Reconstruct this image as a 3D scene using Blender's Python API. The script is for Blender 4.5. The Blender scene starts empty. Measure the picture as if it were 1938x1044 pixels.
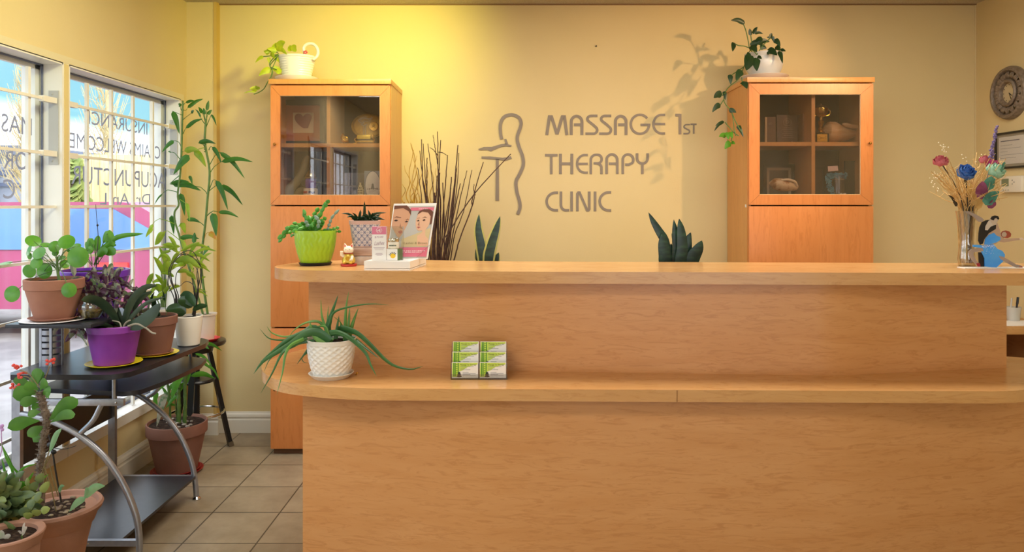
import bpy, bmesh, math, random
from mathutils import Vector, Matrix, noise
random.seed(7)
S = bpy.context.scene
# ---------------------------------------------------------------- camera
F = 1400.0; CX = 975.0; CY = 385.0; CAMZ = 1.39
cam_data = bpy.data.cameras.new('camera'); cam = bpy.data.objects.new('camera', cam_data)
S.collection.objects.link(cam); S.camera = cam
cam.location = (0, 0, CAMZ); cam.rotation_euler = (math.pi/2, 0, 0)
cam_data.sensor_width = 36.0; cam_data.lens = F/1938*36.0
cam_data.shift_x = (969-CX)/1938; cam_data.shift_y = -(522-CY)/1938
cam_data.clip_start = 0.02; cam_data.clip_end = 200
# ---------------------------------------------------------------- view
S.view_settings.view_transform = 'Standard'; S.view_settings.look = 'None'
S.view_settings.gamma = 1.0; S.view_settings.use_curve_mapping = False
S.view_settings.exposure = 0.12
S.cycles.use_denoising = True
S.cycles.max_bounces = 8; S.cycles.transparent_max_bounces = 16; S.cycles.caustics_reflective = False; S.cycles.caustics_refractive = False
# ---------------------------------------------------------------- world: bright day, blue above white haze
w = bpy.data.worlds.new('sky'); S.world = w; w.use_nodes = True
nt = w.node_tree; nt.nodes.clear()
wo = nt.nodes.new('ShaderNodeOutputWorld'); bg = nt.nodes.new('ShaderNodeBackground')
tc = nt.nodes.new('ShaderNodeTexCoord'); sep = nt.nodes.new('ShaderNodeSeparateXYZ'); rp = nt.nodes.new('ShaderNodeValToRGB')
nz = nt.nodes.new('ShaderNodeTexNoise'); nz.inputs['Scale'].default_value = 3.0; nz.inputs['Detail'].default_value = 5
ad = nt.nodes.new('ShaderNodeMath'); ad.operation = 'MULTIPLY_ADD'; ad.inputs[1].default_value = 0.16
nt.links.new(tc.outputs['Generated'], sep.inputs[0]); nt.links.new(tc.outputs['Generated'], nz.inputs['Vector'])
nt.links.new(nz.outputs['Fac'], ad.inputs[0]); nt.links.new(sep.outputs['Z'], ad.inputs[2])
nt.links.new(ad.outputs[0], rp.inputs[0]); nt.links.new(rp.outputs[0], bg.inputs[0]); nt.links.new(bg.outputs[0], wo.inputs[0])
e = rp.color_ramp.elements
e[0].position = 0.0; e[0].color = (.95, .97, 1, 1)
e[1].position = 0.46; e[1].color = (.86, .92, 1, 1)
k = rp.color_ramp.elements.new(.150); k.color = (.90, .95, 1, 1)
k = rp.color_ramp.elements.new(.195); k.color = (.11, .235, .27, 1)
k = rp.color_ramp.elements.new(.36); k.color = (.10, .20, .26, 1)
bg.inputs['Strength'].default_value = 3.5
# ---------------------------------------------------------------- lights
def area(name, loc, target, sx, sy, power, col):
    l = bpy.data.lights.new(name, 'AREA'); l.shape = 'RECTANGLE'; l.size = sx; l.size_y = sy; l.energy = power; l.color = col
    o = bpy.data.objects.new(name, l); S.collection.objects.link(o); o.location = loc
    o.rotation_euler = (Vector(target)-Vector(loc)).to_track_quat('-Z', 'Y').to_euler(); return o
def spot(name, loc, target, ang, blend, power, col, rad):
    l = bpy.data.lights.new(name, 'SPOT'); l.spot_size = math.radians(ang); l.spot_blend = blend; l.energy = power; l.color = col; l.shadow_soft_size = rad
    o = bpy.data.objects.new(name, l); S.collection.objects.link(o); o.location = loc
    o.rotation_euler = (Vector(target)-Vector(loc)).to_track_quat('-Z', 'Y').to_euler(); return o
sun = bpy.data.lights.new('sun', 'SUN'); sun.energy = 3.0; sun.angle = math.radians(1.5); sun.color = (1, .93, .82)
so = bpy.data.objects.new('sun', sun); S.collection.objects.link(so)
so.rotation_euler = (Vector((-.75, 0.75, -.62))).to_track_quat('-Z', 'Y').to_euler()
FILL_PANELS = [(-1.15, .3, 30), (1.1, .1, 5), (-1.15, -1.8, 22), (1.1, -1.8, 8), (-.5, 2.9, 26), (1.5, 2.9, 22)]
for i, (x, y, pw_) in enumerate(FILL_PANELS):
    area('fill_panel_light', (x, y, 2.57), (x, y, 0), 1.15, .55, pw_, (1, .95, .86))  # fill light of the unseen panels added to brighten the room
SPOT_R = (2.55, 2.2, 2.48); SPOT_L = (-.55, 3.45, 2.50); SPOT_W = (-.95, 2.3, 2.50)
spot('added_warm_spot', SPOT_R, (1.05, 4.5, 1.88), 46, .75, 100, (1, .62, .31), .03)  # unseen spot added for the warm light and plant shadow
spot('added_yellow_spot', SPOT_L, (-.95, 4.5, 2.26), 105, 1.0, 46, (1, .97, .20), .06)  # unseen spot added for the yellow glow above the cabinet
spot('added_wall_spot', SPOT_W, (-1.98, 3.3, 2.25), 110, 1.0, 24, (1, 1, .30), .06)  # unseen spot added to brighten the window wall in yellow
# ---------------------------------------------------------------- helpers
COL = S.collection
def W(px, py, d): return Vector(((px-CX)/F*d, d, CAMZ+(CY-py)/F*d))
def PX(ox, oy, sc, d):
    """crop pixel -> world at depth d + dd"""
    return lambda x, y, dd=0.0: W(ox+x/sc, oy+y/sc, d+dd)
ORG = {}
class MB:
    def __init__(s): s.v = []; s.f = []; s.m = []
    def add(s, vs, fs, mi=0):
        b = len(s.v); s.v += [Vector(p) for p in vs]
        for q in fs: s.f.append([b+i for i in q]); s.m.append(mi)
        return s
    def box(s, x0, x1, y0, y1, z0, z1, mi=0):
        return s.add([(x0,y0,z0),(x1,y0,z0),(x1,y1,z0),(x0,y1,z0),(x0,y0,z1),(x1,y0,z1),(x1,y1,z1),(x0,y1,z1)],
            [(0,3,2,1),(4,5,6,7),(0,1,5,4),(1,2,6,5),(2,3,7,6),(3,0,4,7)], mi)
    def bbox(s, x0, x1, y0, y1, z0, z1, b=.003, mi=0):
        bm = bmesh.new(); bmesh.ops.create_cube(bm, size=1)
        for v in bm.verts: v.co = Vector(((x0+x1)/2+v.co.x*(x1-x0), (y0+y1)/2+v.co.y*(y1-y0), (z0+z1)/2+v.co.z*(z1-z0)))
        bmesh.ops.bevel(bm, geom=bm.edges[:], offset=b, segments=2, affect='EDGES', profile=.6)
        bm.verts.index_update(); s.add([v.co.copy() for v in bm.verts], [[v.index for v in f.verts] for f in bm.faces], mi); bm.free(); return s
    def obox(s, c, h, R, mi=0):
        c = Vector(c); vs = []
        for sz in (-1,1):
            for (a,b) in ((-1,-1),(1,-1),(1,1),(-1,1)): vs.append(c+R@Vector((a*h[0], b*h[1], sz*h[2])))
        return s.add(vs, [(0,3,2,1),(4,5,6,7),(0,1,5,4),(1,2,6,5),(2,3,7,6),(3,0,4,7)], mi)
    def bar(s, a, b, wx, wy, mi=0):
        a = Vector(a); b = Vector(b); q = (b-a).to_track_quat('Z', 'Y').to_matrix()
        return s.obox((a+b)/2, (wx/2, wy/2, (b-a).length/2), q, mi)
    def prism(s, pts, ext, mi=0):
        n = len(pts); pts = [Vector(p) for p in pts]; ext = Vector(ext)
        vs = pts+[p+ext for p in pts]
        return s.add(vs, [list(range(n))[::-1], list(range(n, 2*n))]+[(i, (i+1)%n, n+(i+1)%n, n+i) for i in range(n)], mi)
    def tube(s, pts, r, n=8, mi=0, cap=True):
        pts = [Vector(p) for p in pts]; N = len(pts)
        rs = r if isinstance(r, (list, tuple)) else [r]*N
        if len(rs) != N: rs = [rs[0]+(rs[-1]-rs[0])*i/(N-1) for i in range(N)]
        t0 = (pts[1]-pts[0]).normalized(); u = t0.orthogonal().normalized(); vs = []
        for i, p in enumerate(pts):
            t = (pts[min(i+1,N-1)]-pts[max(i-1,0)])
            t = t.normalized() if t.length > 1e-9 else t0
            u = (u-t*u.dot(t)); u = u.normalized() if u.length > 1e-6 else t.orthogonal().normalized(); q = t.cross(u)
            for k in range(n):
                a = 2*math.pi*k/n; vs.append(p+(u*math.cos(a)+q*math.sin(a))*rs[i])
        fs = [(i*n+k, i*n+(k+1)%n, (i+1)*n+(k+1)%n, (i+1)*n+k) for i in range(N-1) for k in range(n)]
        if cap: fs += [list(range(n))[::-1], list(range((N-1)*n, N*n))]
        return s.add(vs, fs, mi)
    def lathe(s, prof, c, n=32, mi=0, rf=None, close=False, sc=(1,1), axis=None):
        c = Vector(c); vs = []; N = len(prof)
        for i, (r, z) in enumerate(prof):
            for k in range(n):
                a = 2*math.pi*k/n; rr = r*(rf(a, z, i) if rf else 1)
                p = Vector((math.cos(a)*rr*sc[0], math.sin(a)*rr*sc[1], z))
                vs.append(c+(axis@p if axis else p))
        fs = [(i*n+k, i*n+(k+1)%n, (i+1)*n+(k+1)%n, (i+1)*n+k) for i in range(N-1) for k in range(n)]
        if close: fs += [((N-1)*n+k, (N-1)*n+(k+1)%n, (k+1)%n, k) for k in range(n)]
        else:
            if prof[0][0] > 1e-5: fs.append(list(range(n))[::-1])
            if prof[-1][0] > 1e-5: fs.append(list(range((N-1)*n, N*n)))
        return s.add(vs, fs, mi)
    def ell(s, c, r, nu=16, nv=10, mi=0, R=None):
        prof = [(max(1e-6, math.sin(math.pi*i/nv)), -math.cos(math.pi*i/nv)) for i in range(nv+1)]
        c = Vector(c); vs = []
        for (rr, z) in prof:
            for k in range(nu):
                a = 2*math.pi*k/nu; p = Vector((math.cos(a)*rr*r[0], math.sin(a)*rr*r[1], z*r[2]))
                vs.append(c+(R@p if R else p))
        return s.add(vs, [(i*nu+k, i*nu+(k+1)%nu, (i+1)*nu+(k+1)%nu, (i+1)*nu+k) for i in range(nv) for k in range(nu)], mi)
    def blade(s, pts, w, th=0.0, prof='lance', side=None, roll=0.0, cup=.15, seg=12, mi=0, edge=None, ew=.5):
        """leaf along a spine. w = full max width. th>0 makes it fleshy. side = width direction hint"""
        P = catmull(pts, seg); N = len(P); vs = []; fs = []
        sd = Vector(side) if side is not None else None
        for i, p in enumerate(P):
            t = i/(N-1); tg = (P[min(i+1,N-1)]-P[max(i-1,0)]).normalized()
            if sd is not None: u = sd-tg*sd.dot(tg)
            else: u = tg.cross(Vector((0,1,0)))
            if u.length < .05: u = tg.cross(Vector((.3,.2,1)))
            u.normalize(); nn = u.cross(tg)
            if roll:
                c, sn = math.cos(roll), math.sin(roll); u, nn = u*c+nn*sn, nn*c-u*sn
            h = w*.5*PROF[prof](t)
            if th > 0:
                tt = th*.5*min(1, .15+PROF[prof](t)*.9)
                cs = [(-1,0),(-ew,.8),(ew,.8),(1,0),(ew,-1),(-ew,-1)]
                vs += [p+u*(a*h)+nn*(b*tt) for a, b in cs]
            else:
                vs += [p+u*(a*h)+nn*(abs(a)*cup*h) for a in (-1,-.5,0,.5,1)]
        m = 6 if th > 0 else 5
        for i in range(N-1):
            for k in range(m if th > 0 else m-1):
                fs.append((i*m+k, i*m+(k+1)%m, (i+1)*m+(k+1)%m, (i+1)*m+k))
        b = len(s.f); s.add(vs, fs, mi)
        if edge is not None:
            for i in range(N-1):
                for k in range(m if th > 0 else m-1):
                    if (th > 0 and k in (0,2,3,5)) or (th == 0 and k in (0,3)): s.m[b+i*(m if th > 0 else m-1)+k] = edge
        if th > 0: s.add([], []); s.f.append([len(s.v)-1-q for q in range(m)]); s.m.append(mi)
        return s
    def disc(s, c, nrm, r, n=20, dome=.12, mi=0):
        c = Vector(c); nrm = Vector(nrm).normalized(); u = nrm.orthogonal().normalized(); q = nrm.cross(u); vs = [c-nrm*r*dome*0]
        for j, rr in ((1,.55),(2,1.0)):
            for k in range(n):
                a = 2*math.pi*k/n; vs.append(c+(u*math.cos(a)+q*math.sin(a))*r*rr-nrm*r*dome*(rr**2))
        fs = [(0, 1+k, 1+(k+1)%n) for k in range(n)]+[(1+k, 1+n+k, 1+n+(k+1)%n, 1+(k+1)%n) for k in range(n)]
        return s.add(vs, fs, mi)
    def build(s, name, mats, parent=None, smooth=True, origin=None, ang=35):
        me = bpy.data.meshes.new(name)
        if parent is not None: O = ORG[parent.name]
        elif origin is not None: O = Vector(origin)
        else:
            xs = [p.x for p in s.v]; ys = [p.y for p in s.v]; zs = [p.z for p in s.v]
            O = Vector(((min(xs)+max(xs))/2, (min(ys)+max(ys))/2, min(zs)))
        me.from_pydata([tuple(p-O) for p in s.v], [], s.f); me.validate(); me.update()
        if not isinstance(mats, (list, tuple)): mats = [mats]
        for m in mats: me.materials.append(m)
        if len(me.polygons) == len(s.m): me.polygons.foreach_set('material_index', s.m)
        bm = bmesh.new(); bm.from_mesh(me); bmesh.ops.recalc_face_normals(bm, faces=bm.faces[:]); bm.to_mesh(me); bm.free()
        if smooth:
            me.polygons.foreach_set('use_smooth', [True]*len(me.polygons)); me.set_sharp_from_angle(angle=math.radians(ang))
        o = bpy.data.objects.new(name, me); COL.objects.link(o)
        if parent is not None: o.parent = parent
        else: o.location = O
        ORG[o.name] = O
        return o
PROF = {
 'lance': lambda t: max(0, math.sin(math.pi*min(1, t**.75)))**.8*(1 if t < .999 else 0)+.04*(1-t),
 'strap': lambda t: min(1, .45+t*3)*(1-t**3.2)**.8,
 'taper': lambda t: (1-t)**.75*.98+.02,
 'oval': lambda t: math.sqrt(max(0, math.sin(math.pi*t**.85))),
 'ovate': lambda t: max(0, math.sin(math.pi*t**.55))**.75,
 'obov': lambda t: max(0, math.sin(math.pi*min(1, t**1.7)))**.6*.98+.05*(1-t),
 'snake': lambda t: min(1, .6+t*1.2)*(1-t**4)**.9,
}
def catmull(pts, seg=12):
    pts = [Vector(p) for p in pts]
    if len(pts) == 2: pts = [pts[0], (pts[0]+pts[1])/2, pts[1]]
    n = len(pts)-1; out = []
    for j in range(seg+1):
        x = j/seg*n; i = min(int(x), n-1); t = x-i
        p0 = pts[max(i-1,0)] if i > 0 else pts[0]*2-pts[1]; p1 = pts[i]; p2 = pts[i+1]; p3 = pts[i+2] if i+2 <= n else pts[n]*2-pts[n-1]
        out.append(.5*((2*p1)+(p2-p0)*t+(2*p0-5*p1+4*p2-p3)*t*t+(3*p1-p0-3*p2+p3)*t**3))
    return out
def tag(o, label=None, cat=None, group=None, kind=None):
    if label: o['label'] = label
    if cat: o['category'] = cat
    if group: o['group'] = group
    if kind: o['kind'] = kind
    return o
def thing(name, label, cat, loc, group=None):
    o = bpy.data.objects.new(name, None); COL.objects.link(o); o.location = loc; o.empty_display_size = .05
    ORG[o.name] = Vector(loc); return tag(o, label, cat, group)
def text_mb(mb, body, size, origin, xdir, ydir, depth=.001, bold=0.0, mi=0, width=None, align='LEFT', res=3):
    cu = bpy.data.curves.new('lettering', 'FONT'); cu.body = body; cu.size = size; cu.extrude = 0; cu.offset = bold; cu.align_x = align; cu.resolution_u = res
    o = bpy.data.objects.new('lettering', cu); COL.objects.link(o); bpy.context.view_layer.update()
    me = o.to_mesh(); xd = Vector(xdir).normalized(); yd = Vector(ydir).normalized(); nn = xd.cross(yd); O = Vector(origin); sx = 1
    xs = [v.co.x for v in me.vertices]
    if width and xs: sx = width/max(1e-6, max(xs)-min(xs))
    x0 = min(xs) if (xs and align == 'LEFT') else 0
    vs = [O+xd*((v.co.x-x0)*sx)+yd*v.co.y+nn*depth for v in me.vertices]
    mb.add(vs, [list(p.vertices) for p in me.polygons], mi)
    o.to_mesh_clear(); bpy.data.objects.remove(o); bpy.data.curves.remove(cu)
    return mb
# ---------------------------------------------------------------- materials
def lin(c):
    if isinstance(c, str):
        c = [int(c[i:i+2], 16)/255 for i in (0,2,4)]
        c = [x/12.92 if x <= .04045 else ((x+.055)/1.055)**2.4 for x in c]
    return (c[0], c[1], c[2], 1)
def mat(name, c1, c2=None, rough=.5, metal=0, scale=8, stretch=(1,1,1), bump=0, bscale=None, spec=.5, detail=4, coat=0, lo=.35, hi=.65, dist=0, transl=0, emit=None):
    m = bpy.data.materials.new(name); m.use_nodes = True; t = m.node_tree; b = t.nodes['Principled BSDF']
    b.inputs['Base Color'].default_value = lin(c1); b.inputs['Roughness'].default_value = rough; b.inputs['Metallic'].default_value = metal
    b.inputs['Specular IOR Level'].default_value = spec; b.inputs['Coat Weight'].default_value = coat; b.inputs['Coat Roughness'].default_value = .15
    tcn = t.nodes.new('ShaderNodeTexCoord'); mp = t.nodes.new('ShaderNodeMapping'); mp.inputs['Scale'].default_value = stretch
    t.links.new(tcn.outputs['Object'], mp.inputs[0])
    col = None
    if c2 is not None:
        n = t.nodes.new('ShaderNodeTexNoise'); n.inputs['Scale'].default_value = scale; n.inputs['Detail'].default_value = detail; n.inputs['Distortion'].default_value = dist
        t.links.new(mp.outputs[0], n.inputs['Vector']); r = t.nodes.new('ShaderNodeValToRGB')
        r.color_ramp.elements[0].color = lin(c1); r.color_ramp.elements[1].color = lin(c2); r.color_ramp.elements[0].position = lo; r.color_ramp.elements[1].position = hi
        t.links.new(n.outputs['Fac'], r.inputs[0]); t.links.new(r.outputs[0], b.inputs['Base Color']); col = r.outputs[0]
    if bump:
        n2 = t.nodes.new('ShaderNodeTexNoise'); n2.inputs['Scale'].default_value = bscale or scale*3; n2.inputs['Detail'].default_value = 4
        t.links.new(mp.outputs[0], n2.inputs['Vector']); bu = t.nodes.new('ShaderNodeBump'); bu.inputs['Strength'].default_value = bump; bu.inputs['Distance'].default_value = .01
        t.links.new(n2.outputs['Fac'], bu.inputs['Height']); t.links.new(bu.outputs[0], b.inputs['Normal'])
    if transl:
        tr = t.nodes.new('ShaderNodeBsdfTranslucent'); mx = t.nodes.new('ShaderNodeMixShader'); mx.inputs[0].default_value = transl
        tr.inputs[0].default_value = [min(1, x*1.5) for x in lin(c1)[:3]]+[1]
        if col: t.links.new(col, tr.inputs[0])
        t.links.new(b.outputs[0], mx.inputs[1]); t.links.new(tr.outputs[0], mx.inputs[2]); t.links.new(mx.outputs[0], t.nodes['Material Output'].inputs[0])
    if emit:
        b.inputs['Emission Color'].default_value = lin(c1); b.inputs['Emission Strength'].default_value = emit
    return m
def glass(name, tint=(1,1,1), refl=1.0, rough=0.0, ior=1.5, base=0.0, milky=0.0):
    m = bpy.data.materials.new(name); m.use_nodes = True; t = m.node_tree; t.nodes.clear()
    o = t.nodes.new('ShaderNodeOutputMaterial'); tr = t.nodes.new('ShaderNodeBsdfTransparent'); tr.inputs[0].default_value = (*tint, 1)
    g = t.nodes.new('ShaderNodeBsdfGlossy'); g.inputs['Roughness'].default_value = rough
    lw = t.nodes.new('ShaderNodeLayerWeight'); lw.inputs[0].default_value = .5
    pw = t.nodes.new('ShaderNodeMath'); pw.operation = 'POWER'; pw.inputs[1].default_value = 5; t.links.new(lw.outputs['Facing'], pw.inputs[0])
    fr = t.nodes.new('ShaderNodeMath'); fr.operation = 'MULTIPLY_ADD'; fr.inputs[1].default_value = .96; fr.inputs[2].default_value = ((ior-1)/(ior+1))**2; t.links.new(pw.outputs[0], fr.inputs[0])
    ma = t.nodes.new('ShaderNodeMath'); ma.operation = 'MULTIPLY_ADD'; ma.inputs[1].default_value = refl; ma.inputs[2].default_value = base; ma.use_clamp = True
    mx = t.nodes.new('ShaderNodeMixShader'); t.links.new(fr.outputs[0], ma.inputs[0]); t.links.new(ma.outputs[0], mx.inputs[0])
    src = tr.outputs[0]
    if milky:
        df = t.nodes.new('ShaderNodeBsdfDiffuse'); df.inputs[0].default_value = (*tint, 1); m2 = t.nodes.new('ShaderNodeMixShader'); m2.inputs[0].default_value = milky
        t.links.new(tr.outputs[0], m2.inputs[1]); t.links.new(df.outputs[0], m2.inputs[2]); src = m2.outputs[0]
    t.links.new(src, mx.inputs[1]); t.links.new(g.outputs[0], mx.inputs[2]); t.links.new(mx.outputs[0], o.inputs[0])
    return m
def laminate(name, a, b_, c, rough=.32, vec=(1,1,6)):
    """printed maple: fine wavy figure over soft tone drift"""
    m = mat(name, a, b_, rough=rough, scale=2.2, stretch=vec, lo=.3, hi=.72, detail=6, dist=.6)
    t = m.node_tree; bs = t.nodes['Principled BSDF']; mp = [n for n in t.nodes if n.type == 'MAPPING'][0]
    rr = [n for n in t.nodes if n.type == 'VALTORGB'][0]
    n = t.nodes.new('ShaderNodeTexNoise'); n.inputs['Scale'].default_value = 6.5; n.inputs['Detail'].default_value = 9; n.inputs['Roughness'].default_value = .68; n.inputs['Distortion'].default_value = 1.6
    t.links.new(mp.outputs[0], n.inputs['Vector'])
    r = t.nodes.new('ShaderNodeValToRGB'); r.color_ramp.elements[0].position = .36; r.color_ramp.elements[1].position = .50
    r.color_ramp.elements[0].color = (1,1,1,1); r.color_ramp.elements[1].color = (0,0,0,1)
    t.links.new(n.outputs['Fac'], r.inputs[0])
    mx = t.nodes.new('ShaderNodeMix'); mx.data_type = 'RGBA'; mu = t.nodes.new('ShaderNodeMath'); mu.operation = 'MULTIPLY'; mu.inputs[1].default_value = .6
    t.links.new(r.outputs[0], mu.inputs[0]); t.links.new(mu.outputs[0], mx.inputs[0]); t.links.new(rr.outputs[0], mx.inputs[6]); mx.inputs[7].default_value = lin(c)
    t.links.new(mx.outputs[2], bs.inputs['Base Color'])
    return m
M = {}
M['wall'] = mat('wall_paint', 'e0cc9a', 'dcc894', rough=.75, scale=1.5, bump=.06, bscale=160, spec=.25)
M['ceiling'] = mat('ceiling_tile', 'cfc6ae', 'b5aa90', rough=.9, scale=220, bump=.3, bscale=240, spec=.1)
M['white'] = mat('white_gloss_trim', 'e9e4d6', rough=.35)
M['winwhite'] = mat('window_white', 'e6e3da', rough=.4)
M['alu'] = mat('window_gasket', '6b738c', rough=.5, metal=.3)
M['counter'] = laminate('maple_laminate', 'd39c66', 'ca9058', 'b87c46', vec=(1.3,1.3,9))
M['counter_edge'] = laminate('maple_laminate_top', 'd2a26a', 'cb985e', 'bb854e', rough=.24, vec=(1.3,4,9))
M['beech'] = laminate('beech_veneer', 'dba05c', 'd49652', 'c88a48', rough=.3, vec=(7,7,.8))
M['beech_front'] = laminate('beech_door_veneer', 'd88a4c', 'd08144', 'c2743a', rough=.3, vec=(7,7,.8))
M['cab_inside'] = mat('cabinet_back_panel', '4c3527', '42301f', rough=.6, scale=3)
M['dark'] = mat('dark_gap', '1c1510', rough=.8)
M['brass'] = mat('brass_knob', 'a5763a', rough=.3, metal=.9)
M['sign'] = mat('wall_letter_grey', '8a7c6a', '857664', rough=.35, scale=3)
M['black'] = mat('black_laminate', '26272e', '1e1f25', rough=.28, scale=30, bump=.03, bscale=300)
M['blackmetal'] = mat('black_painted_metal', '1d1c1d', rough=.35, metal=.2)
M['steel'] = mat('silver_painted_steel', 'a5a7ae', '9a9ca4', rough=.32, metal=.75, scale=40)
M['chrome'] = mat('chrome', 'd5d5d5', rough=.12, metal=1)
M['terra'] = mat('terracotta', 'a3745f', '946553', rough=.8, scale=6, bump=.1, bscale=90, spec=.2)
M['terra2'] = mat('weathered_terracotta', 'a07a68', '8a6654', rough=.8, scale=5, bump=.12, bscale=60, spec=.2)
M['terrabrown'] = mat('brown_clay', '8a6252', '7d5547', rough=.75, scale=5, bump=.06, bscale=90, spec=.25)
M['soil'] = mat('potting_soil', '2b1f18', '5b4a3a', rough=.95, scale=60, bump=1.0, bscale=90, lo=.5, hi=.75, spec=.1)
M['purple'] = mat('purple_plastic', '8a3aa0', '82349a', rough=.45, scale=20, bump=.03, bscale=120)
M['violet'] = mat('glossy_violet_plastic', '6a2fb0', rough=.16)
M['yellow'] = mat('yellow_plastic', 'e3d021', rough=.35)
M['red'] = mat('red_plastic', 'd8323a', rough=.3)
M['darkred'] = mat('dark_red_saucer', '9a2a24', rough=.45)
M['potwhite'] = mat('white_ceramic', 'e9e7e2', rough=.28)
M['cream'] = mat('cream_plastic', 'e8e2d4', rough=.4)
M['pinkish'] = mat('translucent_pink_white_plastic', 'f0dccb', rough=.4, transl=.3)
M['leaf'] = mat('green_leaf', '3f7a22', '2f6420', rough=.42, scale=20, transl=.3)
M['leafy'] = mat('yellow_green_leaf', '9db72c', '7ba326', rough=.42, scale=20, transl=.42)
M['leafb'] = mat('bright_green_leaf', '5e9c2c', '4a8a24', rough=.4, scale=14, transl=.38)
M['leafd'] = mat('dark_green_leaf', '23421f', '1c361c', rough=.36, scale=20, transl=.15)
M['orchid'] = mat('orchid_leaf', '3c4f37', '2d3f2c', rough=.38, scale=14, transl=.12)
M['leafgold'] = mat('golden_pothos_leaf', 'c9d52e', 'a7c02c', rough=.4, scale=25, transl=.35)
M['cactus'] = mat('holiday_cactus_segment', '3f8a2e', '5fa53a', rough=.4, scale=30)
M['cactusd'] = mat('dull_green_cactus_segment', '41593c', '66753f', rough=.5, scale=22)
M['cactusg'] = mat('grey_green_cactus', '8da39a', '7f9a86', rough=.5, scale=60)
M['aloe'] = mat('aloe_leaf', '2f5f30', '3f7440', rough=.35, scale=9)
M['aloel'] = mat('young_aloe_leaf', '6d9a45', '55873c', rough=.38, scale=12)
M['snake'] = mat('snake_plant_leaf', '16302a', '2d4d38', rough=.35, scale=26, stretch=(1,1,3), lo=.4, hi=.7)
M['snakeedge'] = mat('snake_plant_margin', 'b9b765', rough=.4)
M['snakel'] = mat('light_snake_plant_leaf', '3c6138', '28452a', rough=.38, scale=30, stretch=(1,1,3))
M['stem'] = mat('green_stem', '5c7a34', '47652c', rough=.5, scale=40)
M['stemd'] = mat('dark_stem', '2b2a26', rough=.5)
M['bark'] = mat('thorny_bark', '7c6c5c', '54463b', rough=.8, scale=50, bump=.6, bscale=120)
M['twig'] = mat('brown_twig', '593a2a', '3c251b', rough=.7, scale=60)
M['twigl'] = mat('golden_curly_willow', 'c9a040', 'a97d2c', rough=.35, scale=40)
M['tradesc'] = mat('purple_striped_leaf', '4a2440', '77806a', rough=.4, scale=45, stretch=(1,1,1), lo=.52, hi=.6, transl=.2)
M['tradl'] = mat('pale_striped_leaf', '9d9a86', '5a744c', rough=.4, scale=35, transl=.25, lo=.45, hi=.55)
M['orange'] = mat('withering_orange_leaf', 'd08a3a', 'b9b13a', rough=.5, scale=30, transl=.3)
M['redfl'] = mat('small_red_petal', 'e0574a', rough=.5, transl=.3)
M['gold'] = mat('gold_metal', 'd9b24a', rough=.22, metal=.95)
M['silver'] = mat('silver_metal', 'c9c2b0', rough=.2, metal=.95)
M['paper'] = mat('white_paper', 'f2f0ee', rough=.6)
M['winglass'] = glass('window_pane_glass', (.97,.985,1), refl=.45)
M['cabglass'] = glass('cabinet_door_glass', (.80,.76,.75), refl=1.5, base=.042)
M['acrylic'] = glass('clear_acrylic', (.9,.92,.93), refl=1.3, base=.05)
M['vaseglass'] = glass('golden_vase_glass', (.93,.88,.74), refl=2.0, base=.10, milky=.06)
M['jarglass'] = glass('jar_glass', (.86,.88,.86), refl=2.0, base=.08)
def flat(name, c, rough=.5, metal=0, spec=.4): 
    if name not in M: M[name] = mat(name, c, rough=rough, metal=metal, spec=spec)
    return M[name]
# ================================================================ SETTING
XL = -1.98; XR = 2.80; YB = 4.5; YF = -3.2; ZC = 2.602
def struct(name, mb, m, smooth=False, origin=(0,0,0)): return tag(mb.build(name, m, smooth=smooth, origin=origin), kind='structure')
# floor: ceramic tile with grout
fm = bpy.data.materials.new('floor_tile'); fm.use_nodes = True; t = fm.node_tree; b = t.nodes['Principled BSDF']
tcn = t.nodes.new('ShaderNodeTexCoord'); mp = t.nodes.new('ShaderNodeMapping'); br = t.nodes.new('ShaderNodeTexBrick')
mp.inputs['Location'].default_value = (1.059+.303*10, -4.24+.303*20, 0)
br.offset = 0; br.squash = 1; br.inputs['Scale'].default_value = 1; br.inputs['Brick Width'].default_value = .303; br.inputs['Row Height'].default_value = .303
br.inputs['Mortar Size'].default_value = .0035; br.inputs['Mortar Smooth'].default_value = .1; br.inputs['Bias'].default_value = 0
br.inputs['Color1'].default_value = (1,1,1,1); br.inputs['Color2'].default_value = (.86,.86,.86,1); br.inputs['Mortar'].default_value = (.25,.23,.21,1)
nz = t.nodes.new('ShaderNodeTexNoise'); nz.inputs['Scale'].default_value = 7; nz.inputs['Detail'].default_value = 8; nz.inputs['Roughness'].default_value = .65
rp = t.nodes.new('ShaderNodeValToRGB'); rp.color_ramp.elements[0].color = lin('8f8068'); rp.color_ramp.elements[1].color = lin('aa9a80'); rp.color_ramp.elements[0].position = .3; rp.color_ramp.elements[1].position = .7
mx = t.nodes.new('ShaderNodeMix'); mx.data_type = 'RGBA'; mx.blend_type = 'MULTIPLY'; mx.inputs[0].default_value = 1
bu = t.nodes.new('ShaderNodeBump'); bu.inputs['Strength'].default_value = .5; bu.inputs['Distance'].default_value = .003
t.links.new(tcn.outputs['Object'], mp.inputs[0]); t.links.new(mp.outputs[0], br.inputs[0]); t.links.new(tcn.outputs['Object'], nz.inputs[0])
t.links.new(nz.outputs[0], rp.inputs[0]); t.links.new(rp.outputs[0], mx.inputs[6]); t.links.new(br.outputs[0], mx.inputs[7]); t.links.new(mx.outputs[2], b.inputs[0])
iv = t.nodes.new('ShaderNodeMath'); iv.operation = 'SUBTRACT'; iv.inputs[0].default_value = 1; t.links.new(br.outputs['Fac'], iv.inputs[1])
t.links.new(iv.outputs[0], bu.inputs['Height']); t.links.new(bu.outputs[0], b.inputs['Normal']); b.inputs['Roughness'].default_value = .42
struct('floor', MB().box(XL-.2, XR+.2, YF-.2, YB+.2, -.1, 0), fm)
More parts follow.
